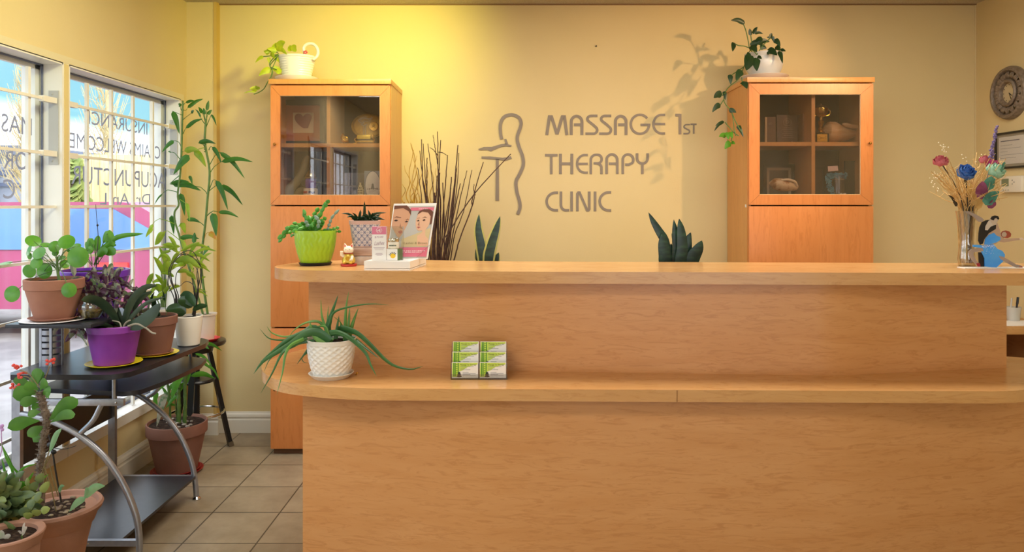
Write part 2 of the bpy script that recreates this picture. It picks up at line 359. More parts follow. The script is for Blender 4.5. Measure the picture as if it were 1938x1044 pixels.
struct('ceiling', MB().box(XL-.2, XR+.2, YF-.2, YB+.2, ZC, ZC+.1), M['ceiling'])
struct('wall_back', MB().box(XL-.2, XR+.2, YB, YB+.15, 0, ZC), M['wall'])
struct('wall_right', MB().box(XR, XR+.15, YF-.1, YB, 0, ZC), M['wall'])
# left wall with four window openings
WZ0, WZ1 = .335, 2.0
WIN = [(1.63, 3.22), (3.265, 4.35), (.30, 1.09), (-1.04, .17)]
mb = MB().box(XL-.17, XL, YF, YB, 0, WZ0-.03).box(XL-.17, XL, YF, YB, WZ1, ZC)
ys = [YF]+[v for wn in sorted(WIN) for v in wn]+[YB]
for i in range(0, len(ys), 2): mb.box(XL-.17, XL, ys[i], ys[i+1], WZ0-.03, WZ1)
struct('wall_left', mb, M['wall'])
# front wall behind the viewer: unseen storefront opening, added and placed for its daylight
mb = MB().box(XL, XR, YF-.15, YF, 0, .25).box(XL, XR, YF-.15, YF, 2.3, ZC).box(XL, -.3, YF-.15, YF, .25, 2.3).box(2.6, XR, YF-.15, YF, .25, 2.3)
struct('wall_front', mb, M['wall'])
# boxed-in corner chase
struct('wall_corner_chase', MB().box(XL, -1.80, YB-.045, YB, 0, ZC), M['wall'])
struct('trim_1', MB().box(-1.815, -1.796, YB-.05, YB, .1, ZC), mat('chase_corner_bead', 'cfae62', rough=.6))
# thin wall angle under the ceiling, its dark shadow-line put into the colour
struct('trim_2', MB().box(-1.8, XR, YB-.012, YB, ZC-.007, ZC), mat('ceiling_angle_shadow', '8a6a45', rough=.6))
struct('trim_3', MB().box(XR-.006, XR, YB-.006, YB, 0, ZC), mat('corner_bead', 'e0cfa0', rough=.6))
def baseboard(name, p0, p1, n):
    """moulded skirting from p0 to p1 with outward normal n"""
    prof = [(0,0),(.016,0),(.016,.078),(.012,.084),(.012,.092),(.017,.098),(.014,.112),(.006,.120),(.004,.128),(0,.128)]
    p0 = Vector(p0); p1 = Vector(p1); n = Vector(n)
    struct(name, MB().prism([p0+n*a+Vector((0,0,z)) for a, z in prof], p1-p0), M['white'], smooth=False)
baseboard('baseboard_left', (XL, YF, 0), (XL, YB, 0), (1,0,0))
baseboard('baseboard_back', (-1.80, YB, 0), (-1.36, YB, 0), (0,-1,0))
baseboard('baseboard_back_corner', (XL, YB-.045, 0), (-1.784, YB-.045, 0), (0,-1,0))
baseboard('baseboard_back_behind_desk', (-.69, YB, 0), (XR, YB, 0), (0,-1,0))
# windows
GX = XL-.072
wt = mat('window_lettering', '7f7f88', rough=.6, transl=.35)
for i, (y0, y1) in enumerate(WIN):
    n = i+1
    root = bpy.data.objects.new('window_%d' % n, None); COL.objects.link(root); root.location = (XL, (y0+y1)/2, WZ0); ORG[root.name] = Vector(root.location); root['kind'] = 'structure'
    f = MB()   # white reveal lining
    f.box(XL-.165, XL+.012, y0-.012, y0+.006, WZ0-.02, WZ1).box(XL-.165, XL+.012, y1-.006, y1+.012, WZ0-.02, WZ1).box(XL-.165, XL+.012, y0, y1, WZ1-.006, WZ1+.004)
    f.build('window_reveal', M['winwhite'], root, smooth=False)
    s = MB().box(XL-.165, XL+.02, y0-.02, y1+.02, WZ0-.055, WZ0-.004); s.build('window_sill', M['winwhite'], root, smooth=False)
    g = MB()
    g.box(GX-.03, GX-.012, y0+.006, y0+.04, WZ0, WZ1-.006).box(GX-.03, GX-.012, y1-.04, y1-.006, WZ0, WZ1-.006).box(GX-.03, GX-.012, y0, y1, WZ0-.004, WZ0+.03).box(GX-.03, GX-.012, y0, y1, WZ1-.03, WZ1-.006)
    g.build('window_frame', M['winwhite'], root, smooth=False)
    g = MB()
    g.box(GX-.003, GX+.002, y0+.006, y0+.014, WZ0, WZ1-.006).box(GX-.003, GX+.002, y1-.014, y1-.006, WZ0, WZ1-.006).box(GX-.003, GX+.002, y0, y1, WZ0-.004, WZ0+.007).box(GX-.003, GX+.002, y0, y1, WZ1-.014, WZ1-.006)
    g.build('gasket', M['alu'], root, smooth=False)
    pane = MB().box(GX-.006, GX-.001, y0+.006, y1-.006, WZ0, WZ1-.006).build('window_pane', M['winglass'], root, smooth=False)
    L = MB()
    def rows(y_left_end, y_start, z, body, cap, wdt=None):
        # reads from outside: the row runs towards the viewer; y_start is where its first letter sits (far end)
        text_mb(L, body, cap/.70, (GX+.0035, y_start, z-cap/2), (0,-1,0), (0,0,1), depth=0, bold=0, width=wdt)
    if n == 1:
        rows(0, 3.135, 1.715, 'MASSAGE', .073, .43); rows(0, 3.11, 1.568, 'OR', .075); rows(0, 3.03, 1.45, 'C', .08)
        text_mb(L, '528', .2, (GX+.0015, 1.98, 1.80), (0,-1,0), (0,0,1), depth=0, width=.26)
    if n == 2:
        rows(0, 4.12, 1.805, 'INSURANCE', .065, .60); rows(0, 4.27, 1.683, 'CLAIMS WELCOME', .072, .87); rows(0, 4.33, 1.525, 'ACUPUNCTURE', .088, .98)
        rows(0, 4.15, 1.415, 'Dr. An L', .06, .50)
    if L.v: L.build('window_lettering', wt, root, smooth=False)
    gd = thing('window_grille', ['white steel security grille over the big window lettered MASS',
        'white steel security grille on the corner window lettered ACUPUNCTURE','white steel security grille of the narrow window seen mirrored in the cabinet glass',
        'white steel security grille of the last side window toward the street'][i], 'window grille', (XL, (y0+y1)/2, WZ0), 'white security grilles')
    hz = MB(); zs = [1.835, 1.605, 1.376, 1.146, .916, .687, .457]
    for z in zs: hz.box(XL-.024, XL-.014, y0+.006, y1-.006, z-.006, z+.006)
    for z in zs[:2]: hz.box(XL-.030, XL-.008, y0+.006, y0+.10, z-.012, z+.012).box(XL-.030, XL-.008, y1-.10, y1-.006, z-.012, z+.012)
    hz.build('horizontal_bars', M['cream'], gd, smooth=False)
    vt = MB(); yy = 3.68
    while yy > y0+.1: yy -= .209
    yy += .209
    while yy < y1-.09:
        vt.box(XL-.037, XL-.024, yy-.008, yy+.008, WZ0-.0, 1.955); yy += .209
    vt.build('vertical_bars', M['winwhite'], gd, smooth=False)
    for ya, yb in ((y0+.006, y0+.010), (y1-.010, y1-.006)):
        bk = MB().box(XL-.045, XL-.002, ya, yb, 1.56, 1.88)
        for z in (1.575, 1.865): bk.ell((XL-.030, ya if ya > 2 else yb, z), (.005,.004,.005), 8, 5)
        bk.build('mounting_plate', flat('grille_plate', 'aeada8', .45), gd)
# casing around the window band
mb = MB()
for y0, y1 in ((1.63, 4.35), (.30, 1.09), (-1.04, .17)):
    mb.box(XL-.001, XL+.012, y0-.045, y1+.045, WZ1, WZ1+.035)
struct('trim_4', mb, mat('window_casing', 'ddd0aa', rough=.45))
struct('trim_5', MB().box(XL-.02, XL+.014, 3.2265, 3.2585, WZ0, WZ1-.001), mat('mullion_paint', 'dcc78c', rough=.5))
# pane of the unseen storefront opening added behind the viewer
rt = bpy.data.objects.new('window_5', None); COL.objects.link(rt); rt.location = (1.15, YF-.1, .25); ORG[rt.name] = Vector(rt.location); rt['kind'] = 'structure'
MB().box(-.3, 2.6, YF-.10, YF-.094, .25, 2.3).build('window_pane', M['winglass'], rt, smooth=False)
m_ = MB()
for x in (-.3, .65, 1.6, 2.56): m_.box(x, x+.04, YF-.13, YF-.07, .25, 2.3)
m_.build('window_frame', M['winwhite'], rt, smooth=False)
# added ceiling panels and spots, unseen, there to brighten the room
for i, (x, y, pw_) in enumerate(FILL_PANELS):
    l = thing('added_ceiling_panel', 'added unseen ceiling fill panel above the waiting area', 'fill light', (x, y, ZC), 'added ceiling fill panels')
    MB().box(x-.61, x+.61, y-.31, y+.31, ZC-.02, ZC-.001).build('frame', M['white'], l, smooth=False)
    MB().box(x-.58, x+.58, y-.28, y+.28, ZC-.026, ZC-.02).build('diffuser', mat('lit_diffuser', 'fff3dc', rough=.6, emit=.8), l, smooth=False)
for (p, nm) in ((SPOT_R, 'added unseen warm spotlight aimed at the wall beside the taller cabinet plant'), (SPOT_L, 'added unseen yellowish spotlight aimed above the heart-print cabinet'), (SPOT_W, 'added unseen yellowish spotlight aimed at the window wall')):
    l = thing('added_spotlight', nm, 'spotlight', (p[0], p[1], ZC))
    MB().lathe([(.04,-.02),(.04,0)], (p[0],p[1],ZC), 20).build('base', M['white'], l)
    MB().tube([(p[0],p[1],ZC-.01),(p[0],p[1],p[2]+.03)], .006).build('stem', M['white'], l)
# wall nail
MB().tube([(.492, YB, 2.345),(.492, YB-.012, 2.347)], .004, 8).build('wall_nail', M['dark']); tag(bpy.data.objects['wall_nail'], 'small dark nail alone high on the back wall above the sign', 'nail')
# ================================================================ OUTSIDE
asph = mat('asphalt', 'a09a98', '8e8987', rough=.9, scale=4, bump=.2, bscale=50)
struct('ground', MB().box(-60, XL-.18, -20, 60, -.25, -.12), asph)
struct('exterior_pier', MB().box(-2.95, -2.35, 6.0, 6.3, -.12, 2.9), mat('outside_stucco', '9f9aa3', '918c97', rough=.9, scale=12))
# neighbouring tan fence / wall of boards
mb = MB()
for i in range(44): mb.box(-9.7+i*.30*.6, -9.7+(i*.30+.285)*.6, 16, 16.06, -.12, 2.45)
o = tag(mb.build('wooden_fence', mat('tan_boards', 'e3d6a8', 'd6c48e', rough=.9, scale=3, stretch=(6,6,1)), smooth=False), 'tall tan board fence standing across the parking lot', 'fence')
gb = thing('grey_building', 'low grey building with dark band roof seen past the parked vehicle', 'building', (-23, 22, -.12))
MB().box(-29, -13.2, 20, 27, -.12, 2.75).build('wall', mat('grey_siding', 'a3a8b5', '9298a8', rough=.9, scale=3), gb, smooth=False)
MB().box(-29.3, -13, 19.8, 27.2, 2.7, 2.95).build('roof', mat('dark_fascia', '6f7688', rough=.8), gb, smooth=False)
mb = MB(); mb.box(-29.05, -13.15, 19.94, 20, 2.15, 2.3).box(-29.05, -13.15, 19.94, 20, 1.85, 1.95); mb.build('wall_band', M['alu'], gb, smooth=False)
sg_ = mat('shop_glass', '5e6b80', rough=.1)
for x in (-27, -24, -21, -18.6, -15.6): MB().box(x, x+1.3, 19.95, 20.01, .9, 1.8).build('window', sg_, gb, smooth=False)
MB().tube([(-10.95, 17.0, -.12), (-10.95, 17.0, 2.7)], .05, 10).build('utility_pole', mat('pale_pole', 'd8c79a', rough=.8)); tag(bpy.data.objects['utility_pole'], 'pale pole standing in front of the grey building outside', 'pole')
conm = mat('conifer_needles', '7f9350', 'a9ad62', rough=.9, scale=6, transl=.3)
def conifer(x, y, h, lab):
    r = thing('conifer_tree', lab, 'tree', (x, y, -.12), 'trees beyond the parking lot')
    MB().tube([(x,y,-.12),(x,y,h*.9)], [.10,.02], 8).build('trunk', M['bark'], r)
    mb = MB(); rnd = random.Random(int(x*10))
    for k in range(240):
        t = rnd.random(); z = .25*h+t*.78*h; L = (1-t)*h*.24+.12; a = rnd.random()*6.28
        d = Vector((math.cos(a), math.sin(a), -.25-rnd.random()*.3)); p = Vector((x, y, z))
        mb.blade([p, p+d*L*.6+Vector((0,0,.03)), p+d*L], .22+.1*rnd.random(), 0, 'oval', cup=.5, seg=4)
    mb.build('foliage', conm, r)
conifer(-11.1, 14.5, 3.1, 'bushy conifer just right of the window mullion, in front of the fence')
conifer(-15.4, 15.0, 3.3, 'bushy conifer in front of the grey building outside')
conifer(-9.1, 15.2, 2.2, 'smallest conifer outside, low against the tan fence')
bark2 = mat('bare_branch', 'cdbd92', 'b9a880', rough=.9, scale=5)
def bare_tree(x, y, h, lab, seed):
    r = thing('bare_tree', lab, 'tree', (x, y, -.12), 'trees beyond the parking lot')
    rnd = random.Random(seed)
    MB().tube([(x,y,-.12),(x+.1,y,h*.5),(x,y,h)], [.09,.05,.015], 8).build('trunk', bark2, r)
    mb = MB()
    for k in range(90):
        t = .25+.72*rnd.random(); a = rnd.random()*6.28; L = (1.05-t)*h*.30
        p = Vector((x, y, h*t)); d = Vector((math.cos(a)*.6, math.sin(a)*.6, 1)).normalized(); q = p+d*L*.6
        mb.tube([p, q, p+d*L+Vector((0,0,.05*h))], [.014,.008,.004], 4, cap=False)
        for j in range(3):
            dd = Vector((rnd.uniform(-1,1), rnd.uniform(-1,1), rnd.uniform(.2,1))).normalized(); s0 = p.lerp(q, rnd.random())
            mb.tube([s0, s0+dd*L*.45], [.006,.003], 3, cap=False)
    mb.build('branches', bark2, r)
bare_tree(-14.0, 18.3, 6.3, 'leafless narrow tree nearest the window mullion beyond the fence', 1)
bare_tree(-12.0, 18.0, 5.2, 'leafless tree behind the fence, between the two other bare trees', 2)
bare_tree(-10.0, 18.0, 6.0, 'leafless spreading tree behind the fence beside the outside pier', 3)
# parked vehicle
vh = thing('parked_car', 'red van with large blue side windows parked outside', 'car', (-5.9, 8.9, -.12))
redp = mat('red_car_paint', 'a84a72', 'a0466a', rough=.35, scale=2, coat=.15); bluew = mat('sky_reflection_glass', '5a86c0', '6a94c8', rough=.15, scale=1)  # blue of the side windows is reflected sky put into the colour
sil = [(-8.4,.22),(-8.5,.75),(-8.35,1.34),(-8.1,1.40),(-4.4,1.41),(-4.2,1.38),(-3.55,1.0),(-3.2,.90),(-3.05,.55),(-3.1,.22)]
MB().prism([(x, 8.2, z) for x, z in sil], (0,1.7,0)).build('body', redp, vh, ang=30)
mb = MB()
for poly in ([(-8.2,.90),(-8.2,1.33),(-7.05,1.33),(-7.05,.88)], [(-6.95,.88),(-6.95,1.33),(-5.95,1.34),(-5.95,.88)], [(-5.8,.88),(-5.8,1.34),(-4.45,1.33),(-3.85,1.0),(-3.85,.88)]):
    mb.prism([(x, 8.185, z) for x, z in poly], (0,.02,0))
mb.build('side_windows', bluew, vh, smooth=False)
for x in (-7.65, -3.75):
    R = Matrix.Rotation(math.pi/2, 3, 'X')
    wmb = MB().lathe([(.001,-.1),(.20,-.1),(.31,-.1),(.335,-.06),(.335,.06),(.31,.1),(.001,.1)], (x, 8.26, .21), 28, axis=R); wmb.build('wheel', M['blackmetal'], vh)
MB().bbox(-4.62, -4.28, 8.17, 8.21, .62, .74, .015).build('tail_light', flat('tail_light_red', 'ff4a4a', .2), vh)
# ================================================================ RECEPTION DESK
def fillet(pts, r, n=8):
    """round the inner corners of an open 2-D polyline"""
    out = [Vector(pts[0])]
    for i in range(1, len(pts)-1):
        p = Vector(pts[i]); a = (Vector(pts[i-1])-p).normalized(); b = (Vector(pts[i+1])-p).normalized()
        s0 = p+a*r; s1 = p+b*r
        for k in range(n+1):
            u = k/n; out.append(s0*(1-u)**2+p*2*u*(1-u)+s1*u*u)
    return out+[Vector(pts[-1])]
def wall_strip(pts, th, z0, z1):
    n = len(pts); back = []
    for i in range(n):
        t = (pts[min(i+1,n-1)]-pts[max(i-1,0)]).normalized(); back.append(pts[i]+Vector((-t.y, t.x))*th)
    mb = MB(); vs = []
    for p, q in zip(pts, back): vs += [(p.x,p.y,z0),(p.x,p.y,z1),(q.x,q.y,z1),(q.x,q.y,z0)]
    fs = [(i*4+k, i*4+(k+1)%4, (i+1)*4+(k+1)%4, (i+1)*4+k) for i in range(n-1) for k in range(4)]+[(0,1,2,3),((n-1)*4+3,(n-1)*4+2,(n-1)*4+1,(n-1)*4)]
    return mb.add(vs, fs)
ZU, ZL = 1.158, .80
desk = thing('reception_desk', 'long two-tier reception desk in honey maple laminate with rounded left end', 'reception desk', (.5, 2.6, 0))
wall_strip(fillet([(-.735,2.56),(-.08,2.43),(1.10,2.405),(1.80,2.53)], .09), .03, 0, ZL-.038).build('lower_front_panel', M['counter'], desk)
wall_strip(fillet([(-.772,2.765),(-.084,2.612),(1.107,2.54),(1.767,2.66)], .07), .04, ZL, ZU-.04).build('upper_front_panel', M['counter'], desk)
# upper top
up = fillet([(1.95,2.87),(-.02,2.97),(-.55,3.09),(-.80,3.02),(-.925,2.72),(-.83,2.575),(-.52,2.546),(1.95,2.437)], .06, 5)
def smooth_loop(ctrl, n=10):
    c = [Vector(p) for p in ctrl]; out = []
    for i in range(len(c)):
        p0, p1, p2, p3 = c[i-1], c[i], c[(i+1)%len(c)], c[(i+2)%len(c)]
        for k in range(n):
            t = k/n; out.append(.5*((2*p1)+(p2-p0)*t+(2*p0-5*p1+4*p2-p3)*t*t+(3*p1-p0-3*p2+p3)*t**3))
    return out
def cat_open(ctrl, n): return [Vector((v.x, v.y)) for v in catmull([(a,b,0) for a,b in ctrl], n)]
up_pts = [Vector((1.98,2.45)), Vector((1.98,2.87)), Vector((-.02,2.97))]+cat_open([(-.45,3.06),(-.68,3.05),(-.84,2.93),(-.892,2.76),(-.83,2.635),(-.70,2.572),(-.52,2.548)], 26)
def slab(mb, pts, z0, z1, bev=.003):
    n = len(pts); c = sum(pts, Vector((0,0)))/n
    ring = lambda s, z: [(p.x+(c.x-p.x)*0, p.y, z) for p in pts]
    mb.prism([(p.x, p.y, z0) for p in pts], (0,0,z1-z0)); return mb
slab(MB(), up_pts, ZU-.041, ZU).build('upper_countertop', M['counter_edge'], desk, ang=25)
lo_pts = [Vector((1.50,2.325)), *cat_open([(1.50,2.325),(1.60,2.34),(1.68,2.40),(1.74,2.5)], 8)[1:], Vector((2.02,2.80)), Vector((1.80,2.90)), Vector((1.5,3.3)), Vector((-.45,3.3))]+cat_open([(-.62,3.22),(-.83,3.05),(-.925,2.80),(-.905,2.64),(-.80,2.48),(-.66,2.405),(-.50,2.368),(-.36,2.36)], 30)
slab(MB(), lo_pts, ZL-.038, ZL).build('lower_countertop', M['counter_edge'], desk, ang=25)
MB().box(.5123, .5133, 2.3412, 2.36, ZL-.037, ZL-.001).build('edge_seam', flat('seam_dark', '6d4420', .7), desk, smooth=False)
for x in (-.60, 1.55): MB().box(x, x+.03, 2.75, 3.25, 0, ZL-.039).build('inner_support', M['counter'], desk, smooth=False)
# ================================================================ DISPLAY CABINETS
def cabinet(label, x0, x1, yf, ztop, split, glassz, glassx, shelf, divx, knob_right, second):
    """tall cabinet, yf = front of the doors"""
    yb = YB-.008; bodyf = yf+.022
    c = thing('display_cabinet', label, 'cabinet', ((x0+x1)/2, (yf+yb)/2, 0))
    MB().box(x0, x0+.02, bodyf, yb, .03, ztop-.028).build('side_panel', M['beech'], c, smooth=False)
    MB().box(x1-.02, x1, bodyf, yb, .03, ztop-.028).build('side_panel', M['beech'], c, smooth=False)
    MB().bbox(x0-.008, x1+.004, yf-.004, yb, ztop-.028, ztop, .002).build('cabinet_top', M['beech'], c)
    MB().box(x0+.02, x1-.02, yb-.01, yb, .06, ztop-.028).build('back_panel', M['cab_inside'], c, smooth=False)
    MB().box(x0+.01, x1-.01, bodyf+.01, yb, 0, .03).build('plinth', flat('plinth_brown', '6a4a30', .7), c, smooth=False)
    MB().box(x0+.02, x1-.02, bodyf+.03, yb-.01, shelf-.022, shelf).build('shelf', M['beech'], c, smooth=False)
    MB().box(divx-.010, divx+.010, bodyf+.028, yb-.01, split+.02, ztop-.03).build('divider', M['beech'], c, smooth=False)
    MB().box(x0+.02, x1-.02, bodyf, yb-.01, split-.0, split+.02).build('cabinet_floor', M['beech'], c, smooth=False)
    # glazed door: mitred frame
    fr = MB(); X0, X1, Z0, Z1 = x0+.003, x1-.003, split+.002, ztop-.035; gx0, gx1 = glassx; gz0, gz1 = glassz
    o_ = [(X0,Z0),(X1,Z0),(X1,Z1),(X0,Z1)]; i_ = [(gx0,gz0),(gx1,gz0),(gx1,gz1),(gx0,gz1)]
    for k in range(4):
        a, b_, p, q = o_[k], o_[(k+1)%4], i_[(k+1)%4], i_[k]; e = .0009
        cx = (a[0]+b_[0]+p[0]+q[0])/4; cz = (a[1]+b_[1]+p[1]+q[1])/4
        def sh(pt): return Vector((pt[0]+(cx-pt[0])*.0025, yf, pt[1]+(cz-pt[1])*.0025))
        fr.prism([sh(a), sh(b_), sh(p), sh(q)], (0,.02,0))
    fr.box(X0+.002, X1-.002, yf+.003, yf+.012, gz1, Z1-.002, 1).box(X0+.002, X1-.002, yf+.003, yf+.012, Z0+.002, gz0, 1)
    door = fr.build('glass_door', [M['beech_front'], flat('mitre_line', '7a4a22', .6)], c, smooth=False)
    MB().box(gx0-.004, gx1+.004, yf+.010, yf+.013, gz0-.004, gz1+.004).build('door_glass', M['cabglass'], door, smooth=False)
    bd = MB()
    for (a0,a1,b0,b1) in ((gx0,gx1,gz0,gz0+.0022),(gx0,gx1,gz1-.0022,gz1),(gx1-.0022,gx1,gz0,gz1)): bd.box(a0,a1,yf+.004,yf+.008,b0,b1)
    bd.build('glazing_bead', flat('pale_bead', 'e3cda0', .4), door, smooth=False)
    kx = x1-.028 if knob_right else x0+.030
    kz = (gz0+gz1)/2+.005
    MB().lathe([(.0035,0),(.0035,.012),(.007,.014),(.008,.019),(.005,.024),(.001,.025)], (kx, yf, kz), 14, axis=Matrix.Rotation(math.pi/2, 3, 'X')).build('knob', M['brass'], door)
    # lower doors
    d1 = MB().bbox(x0+.003, x1-.003, yf, yf+.02, .708 if second else .06, split-.006, .0015).build('lower_door', M['beech_front'], c, smooth=True)
    if second:
        d2 = MB().bbox(x0+.003, x1-.003, yf, yf+.02, .035, .700, .0015).build('lower_door', M['beech_front'], c)
        MB().lathe([(.0035,0),(.0035,.012),(.007,.014),(.008,.019),(.005,.024),(.001,.025)], (x0+.030, yf, .365), 14, axis=Matrix.Rotation(math.pi/2, 3, 'X')).build('knob', M['brass'], d2)
    else:
        MB().box(x0-.0015, x0, bodyf+.015, bodyf+.035, split-.012, split+.004).build('paper_tag', M['paper'], c, smooth=False)
    MB().box(x0+.01, x1-.01, yf+.012, yf+.021, .05, ztop-.028).box(x0+.01,x1-.01,yf+.02,yf+.022,split-.01,split+.004)
    return c
LY = 4.09; RY = 4.085
def lx(px, d): return (px-CX)/F*d
def lz(py, d): return CAMZ+(CY-py)/F*d
cabL = cabinet('tall beech display cabinet by the window, its glass door showing a framed heart', lx(511,LY), lx(739,LY), LY, lz(149.5,LY), lz(388,LY), (lz(369,LY), lz(181,LY)), (lx(530,LY), lx(719,LY)), lz(271,LY+.05), lx(626,LY+.1), False, True)
cabR = cabinet('tall beech display cabinet at the far right, its glass door showing a trophy and seashells', lx(1416.5,RY), lx(1654,RY), RY, lz(146,RY), lz(388,RY), (lz(368,RY), lz(178,RY)), (lx(1438,RY), lx(1629,RY)), lz(268.5,RY+.05), lx(1532.5,RY+.1), True, False)
# leaning boards beside the right cabinet
bm_ = mat('raw_pine', 'c79a5c', 'bd8d50', rough=.6, scale=5, stretch=(6,6,1))
MB().bar((2.09,4.40,0),(2.035,4.485,1.43), .018, .006).build('pine_strip', bm_); tag(bpy.data.objects['pine_strip'], 'longer thin pine strip leaning between the right cabinet and the wall', 'wood strip', 'pine strips')
o = MB().bar((2.13,4.41,0),(2.075,4.488,1.23), .016, .006).build('pine_strip', bm_); tag(o, 'shorter thin pine strip leaning outermost beside the right cabinet', 'wood strip', 'pine strips')
# ================================================================ WALL LETTERING
C3 = lambda x, y: Vector(((880+x/4.213-CX)/F*YB, YB, CAMZ+(CY-180-y/4.213)/F*YB))
LW = YB/F/4.213
def arc(cx, cy, rx, ry, a0, a1, n=14): return [(cx+rx*math.cos(math.radians(a0+(a1-a0)*i/n)), cy+ry*math.sin(math.radians(a0+(a1-a0)*i/n))) for i in range(n+1)]
def ribbon(mb, pts, w, dep=.006, ext=0):
    q0 = [pts[0]]
    for p in pts[1:]:
        if math.hypot(p[0]-q0[-1][0], p[1]-q0[-1][1]) > 3.2: q0.append(p)
    P = [C3(*p) for p in q0]; n = len(P); h = w*LW/2; vs = []
    for i in range(n):
        a = (P[i]-P[i-1]).normalized() if i else None; b_ = (P[i+1]-P[i]).normalized() if i < n-1 else None
        if a is None: a = b_
        if b_ is None: b_ = a
        t = (a+b_); t = t.normalized() if t.length > .01 else a
        nn = Vector((-t.z, 0, t.x)); k = max(.35, nn.dot(Vector((-a.z,0,a.x))))
        hh = min(h/k, h*1.6)
        vs += [P[i]+nn*hh, P[i]-nn*hh]
    f = [v-Vector((0,dep,0)) for v in vs]; b0 = len(vs)
    fs = []
    for i in range(n-1):
        q = 2*i; fs += [(q,q+1,q+3,q+2), (b0+q,b0+q+2,b0+q+3,b0+q+1), (q,q+2,b0+q+2,b0+q), (q+1,b0+q+1,b0+q+3,q+3)]
    fs += [(0,b0,b0+1,1), (2*n-2,2*n-1,b0+2*n-1,b0+2*n-2)]
    return mb.add(vs+f, fs)
def gA(x, y=0): return [[(x,318+y),(x,215+y)]+arc(x+42.5,212+y,42.5,44,180,360)+[(x+85,318+y)], [(x+22,236+y),(x+85,236+y)]]
def gS(x): return [[(x+96,165),(x+50,165)]+arc(x+48,190,32,25,270,150)+[(x+28,210),(x+62,236)]+arc(x+64,278,30,29,-55,90)+[(x,307)]]
sp = 24
def word(desc, items):
    for nm, ordinal, strokes, w in items:
        mb = MB()
        for q_, s_ in enumerate(strokes): ribbon(mb, s_, w, .0035+.0004*q_)
        o = mb.build('wall_letter_'+nm.lower(), M['sign'], smooth=False)
        tag(o, 'grey %s, %s' % (ordinal, desc), 'wall letter', 'grey letters of the wall sign')
word('starting or inside the top sign word', [])
word('sign word MASSAGE', [
 ('M', 'capital M that starts the row', [[(652,318),(673,172),(690,172),(734,312)], [(734,312),(776,172),(793,172),(812,318)]], sp),
 ('A', 'capital A between the M and the two S shapes', gA(847), sp-1),
 ('S', 'first capital S, following the A', gS(960), sp-4),
 ('S', 'second capital S, before the later A', gS(1070), sp-4),
 ('A', 'capital A between the second S and the G', gA(1199), sp-1),
 ('G', 'round capital G', [arc(1395,232,73,76,-38,-362,30), [(1478,237),(1400,237)]], sp-5),
 ('E', 'rounded capital E that ends the word', [[(1595,157),(1568,157)]+arc(1568,231,66,74,270,90,20)+[(1595,305)], [(1510,230),(1595,230)]], sp-6)])
word('at the right of the top sign row', [
 ('one', 'tall numeral 1', [[(1714,150),(1714,312)], [(1677,159),(1714,159)]], sp-2),
 ('S', 'small letter S beside the numeral', [[(1792,235),(1768,235)]+arc(1766,252,20,17,270,150,8)+[(1764,268),(1772,273)]+arc(1770,290,20,17,-50,90,8)+[(1741,307)]], 11),
 ('T', 'small letter T beside the numeral', [[(1797,232),(1846,232)], [(1823,232),(1823,308)]], 12)])
word('sign word THERAPY', [
 ('T', 'capital T that starts the word', [[(638,479),(738,479)], [(688,479),(688,629)]], sp-4),
 ('H', 'capital H', [[(761,467),(761,629)], [(852,467),(852,629)], [(761,546),(852,546)]], sp-2),
 ('E', 'rounded capital E', [[(979,477),(955,477)]+arc(955,547,62,70,270,90,20)+[(979,617)], [(900,547),(979,547)]], sp-6),
 ('R', 'capital R', [[(1003,629),(1003,515)]+arc(1045,515,42,40,180,270,8)+[(1060,475)]+arc(1060,509,30,34,270,450,10)+[(1026,543)], [(1055,545)]+arc(1058,578,30,32,-80,0,6)+[(1088,629)]], sp-5),
 ('A', 'capital A', [[(1129,628),(1129,518)]+arc(1171.5,516,42.5,44,180,360)+[(1214,628)], [(1148,546),(1214,546)]], sp-4),
 ('P', 'capital P', [[(1258,628),(1258,516)]+arc(1300,514,42,42,180,400,18)+[(1305,554),(1278,554)]], sp-4),
 ('Y', 'forked capital Y', [[(1372,463),(1372,503)]+arc(1414,503,42,42,180,0,14)+[(1456,503),(1456,463)], [(1414,545),(1414,628)]], sp-4)])
word('sign word CLINIC', [
 ('C', 'capital C that starts the word', [[(742,777),(722,777)]+arc(722,847,71,70,270,90,20)+[(742,917)]], sp-4),
 ('L', 'capital L with a curved foot', [[(765,768),(765,875)]+arc(806,875,41,42,180,90,8)+[(830,917)]], sp-4),
 ('I', 'capital I between the L and the N', [[(850,768),(850,925)]], sp-4),
 ('N', 'capital N', [[(896,925),(896,786),(903,776),(913,776),(974,917),(984,917),(991,908),(991,768)]], sp-4),
 ('I', 'capital I between the N and the last C', [[(1037,768),(1037,925)]], sp-4),
 ('C', 'last capital C', [[(1165,774),(1146,774)]+arc(1146,846,72,72,270,90,20)+[(1165,918)]], sp-4)])
emb = thing('wall_emblem', 'grey line emblem of a figure massaging someone on a table, beside the sign', 'wall emblem', tuple(C3(290,520)))
mb = MB(); hp = [(293,352),(283,300),(284,225),(315,172),(375,157),(428,178),(447,220),(440,262),(416,340),(432,415),(460,490),(464,560),(435,630),(407,690),(414,770),(436,850),(438,900),(420,950)]
hp = [(p.x, p.y) for p in catmull([(a,b,0) for a,b in hp], 90)]; ribbon(mb, hp, 26); mb.build('body_outline', M['sign'], emb, smooth=False)
def wpoly(mb, pts): 
    P = [C3(*p)-Vector((0,.006,0)) for p in pts]; return mb.prism(P, (0,.006,0))
wpoly(MB(), [(105,430),(150,413),(215,412),(255,400),(290,390),(320,386),(350,394),(373,400),(365,411),(320,407),(290,412),(255,425),(205,448),(180,437),(115,438)]).build('arm', M['sign'], emb, smooth=False)
wpoly(MB(), [(313,352),(330,350),(346,392),(322,392)]).build('hand', M['sign'], emb, smooth=False)
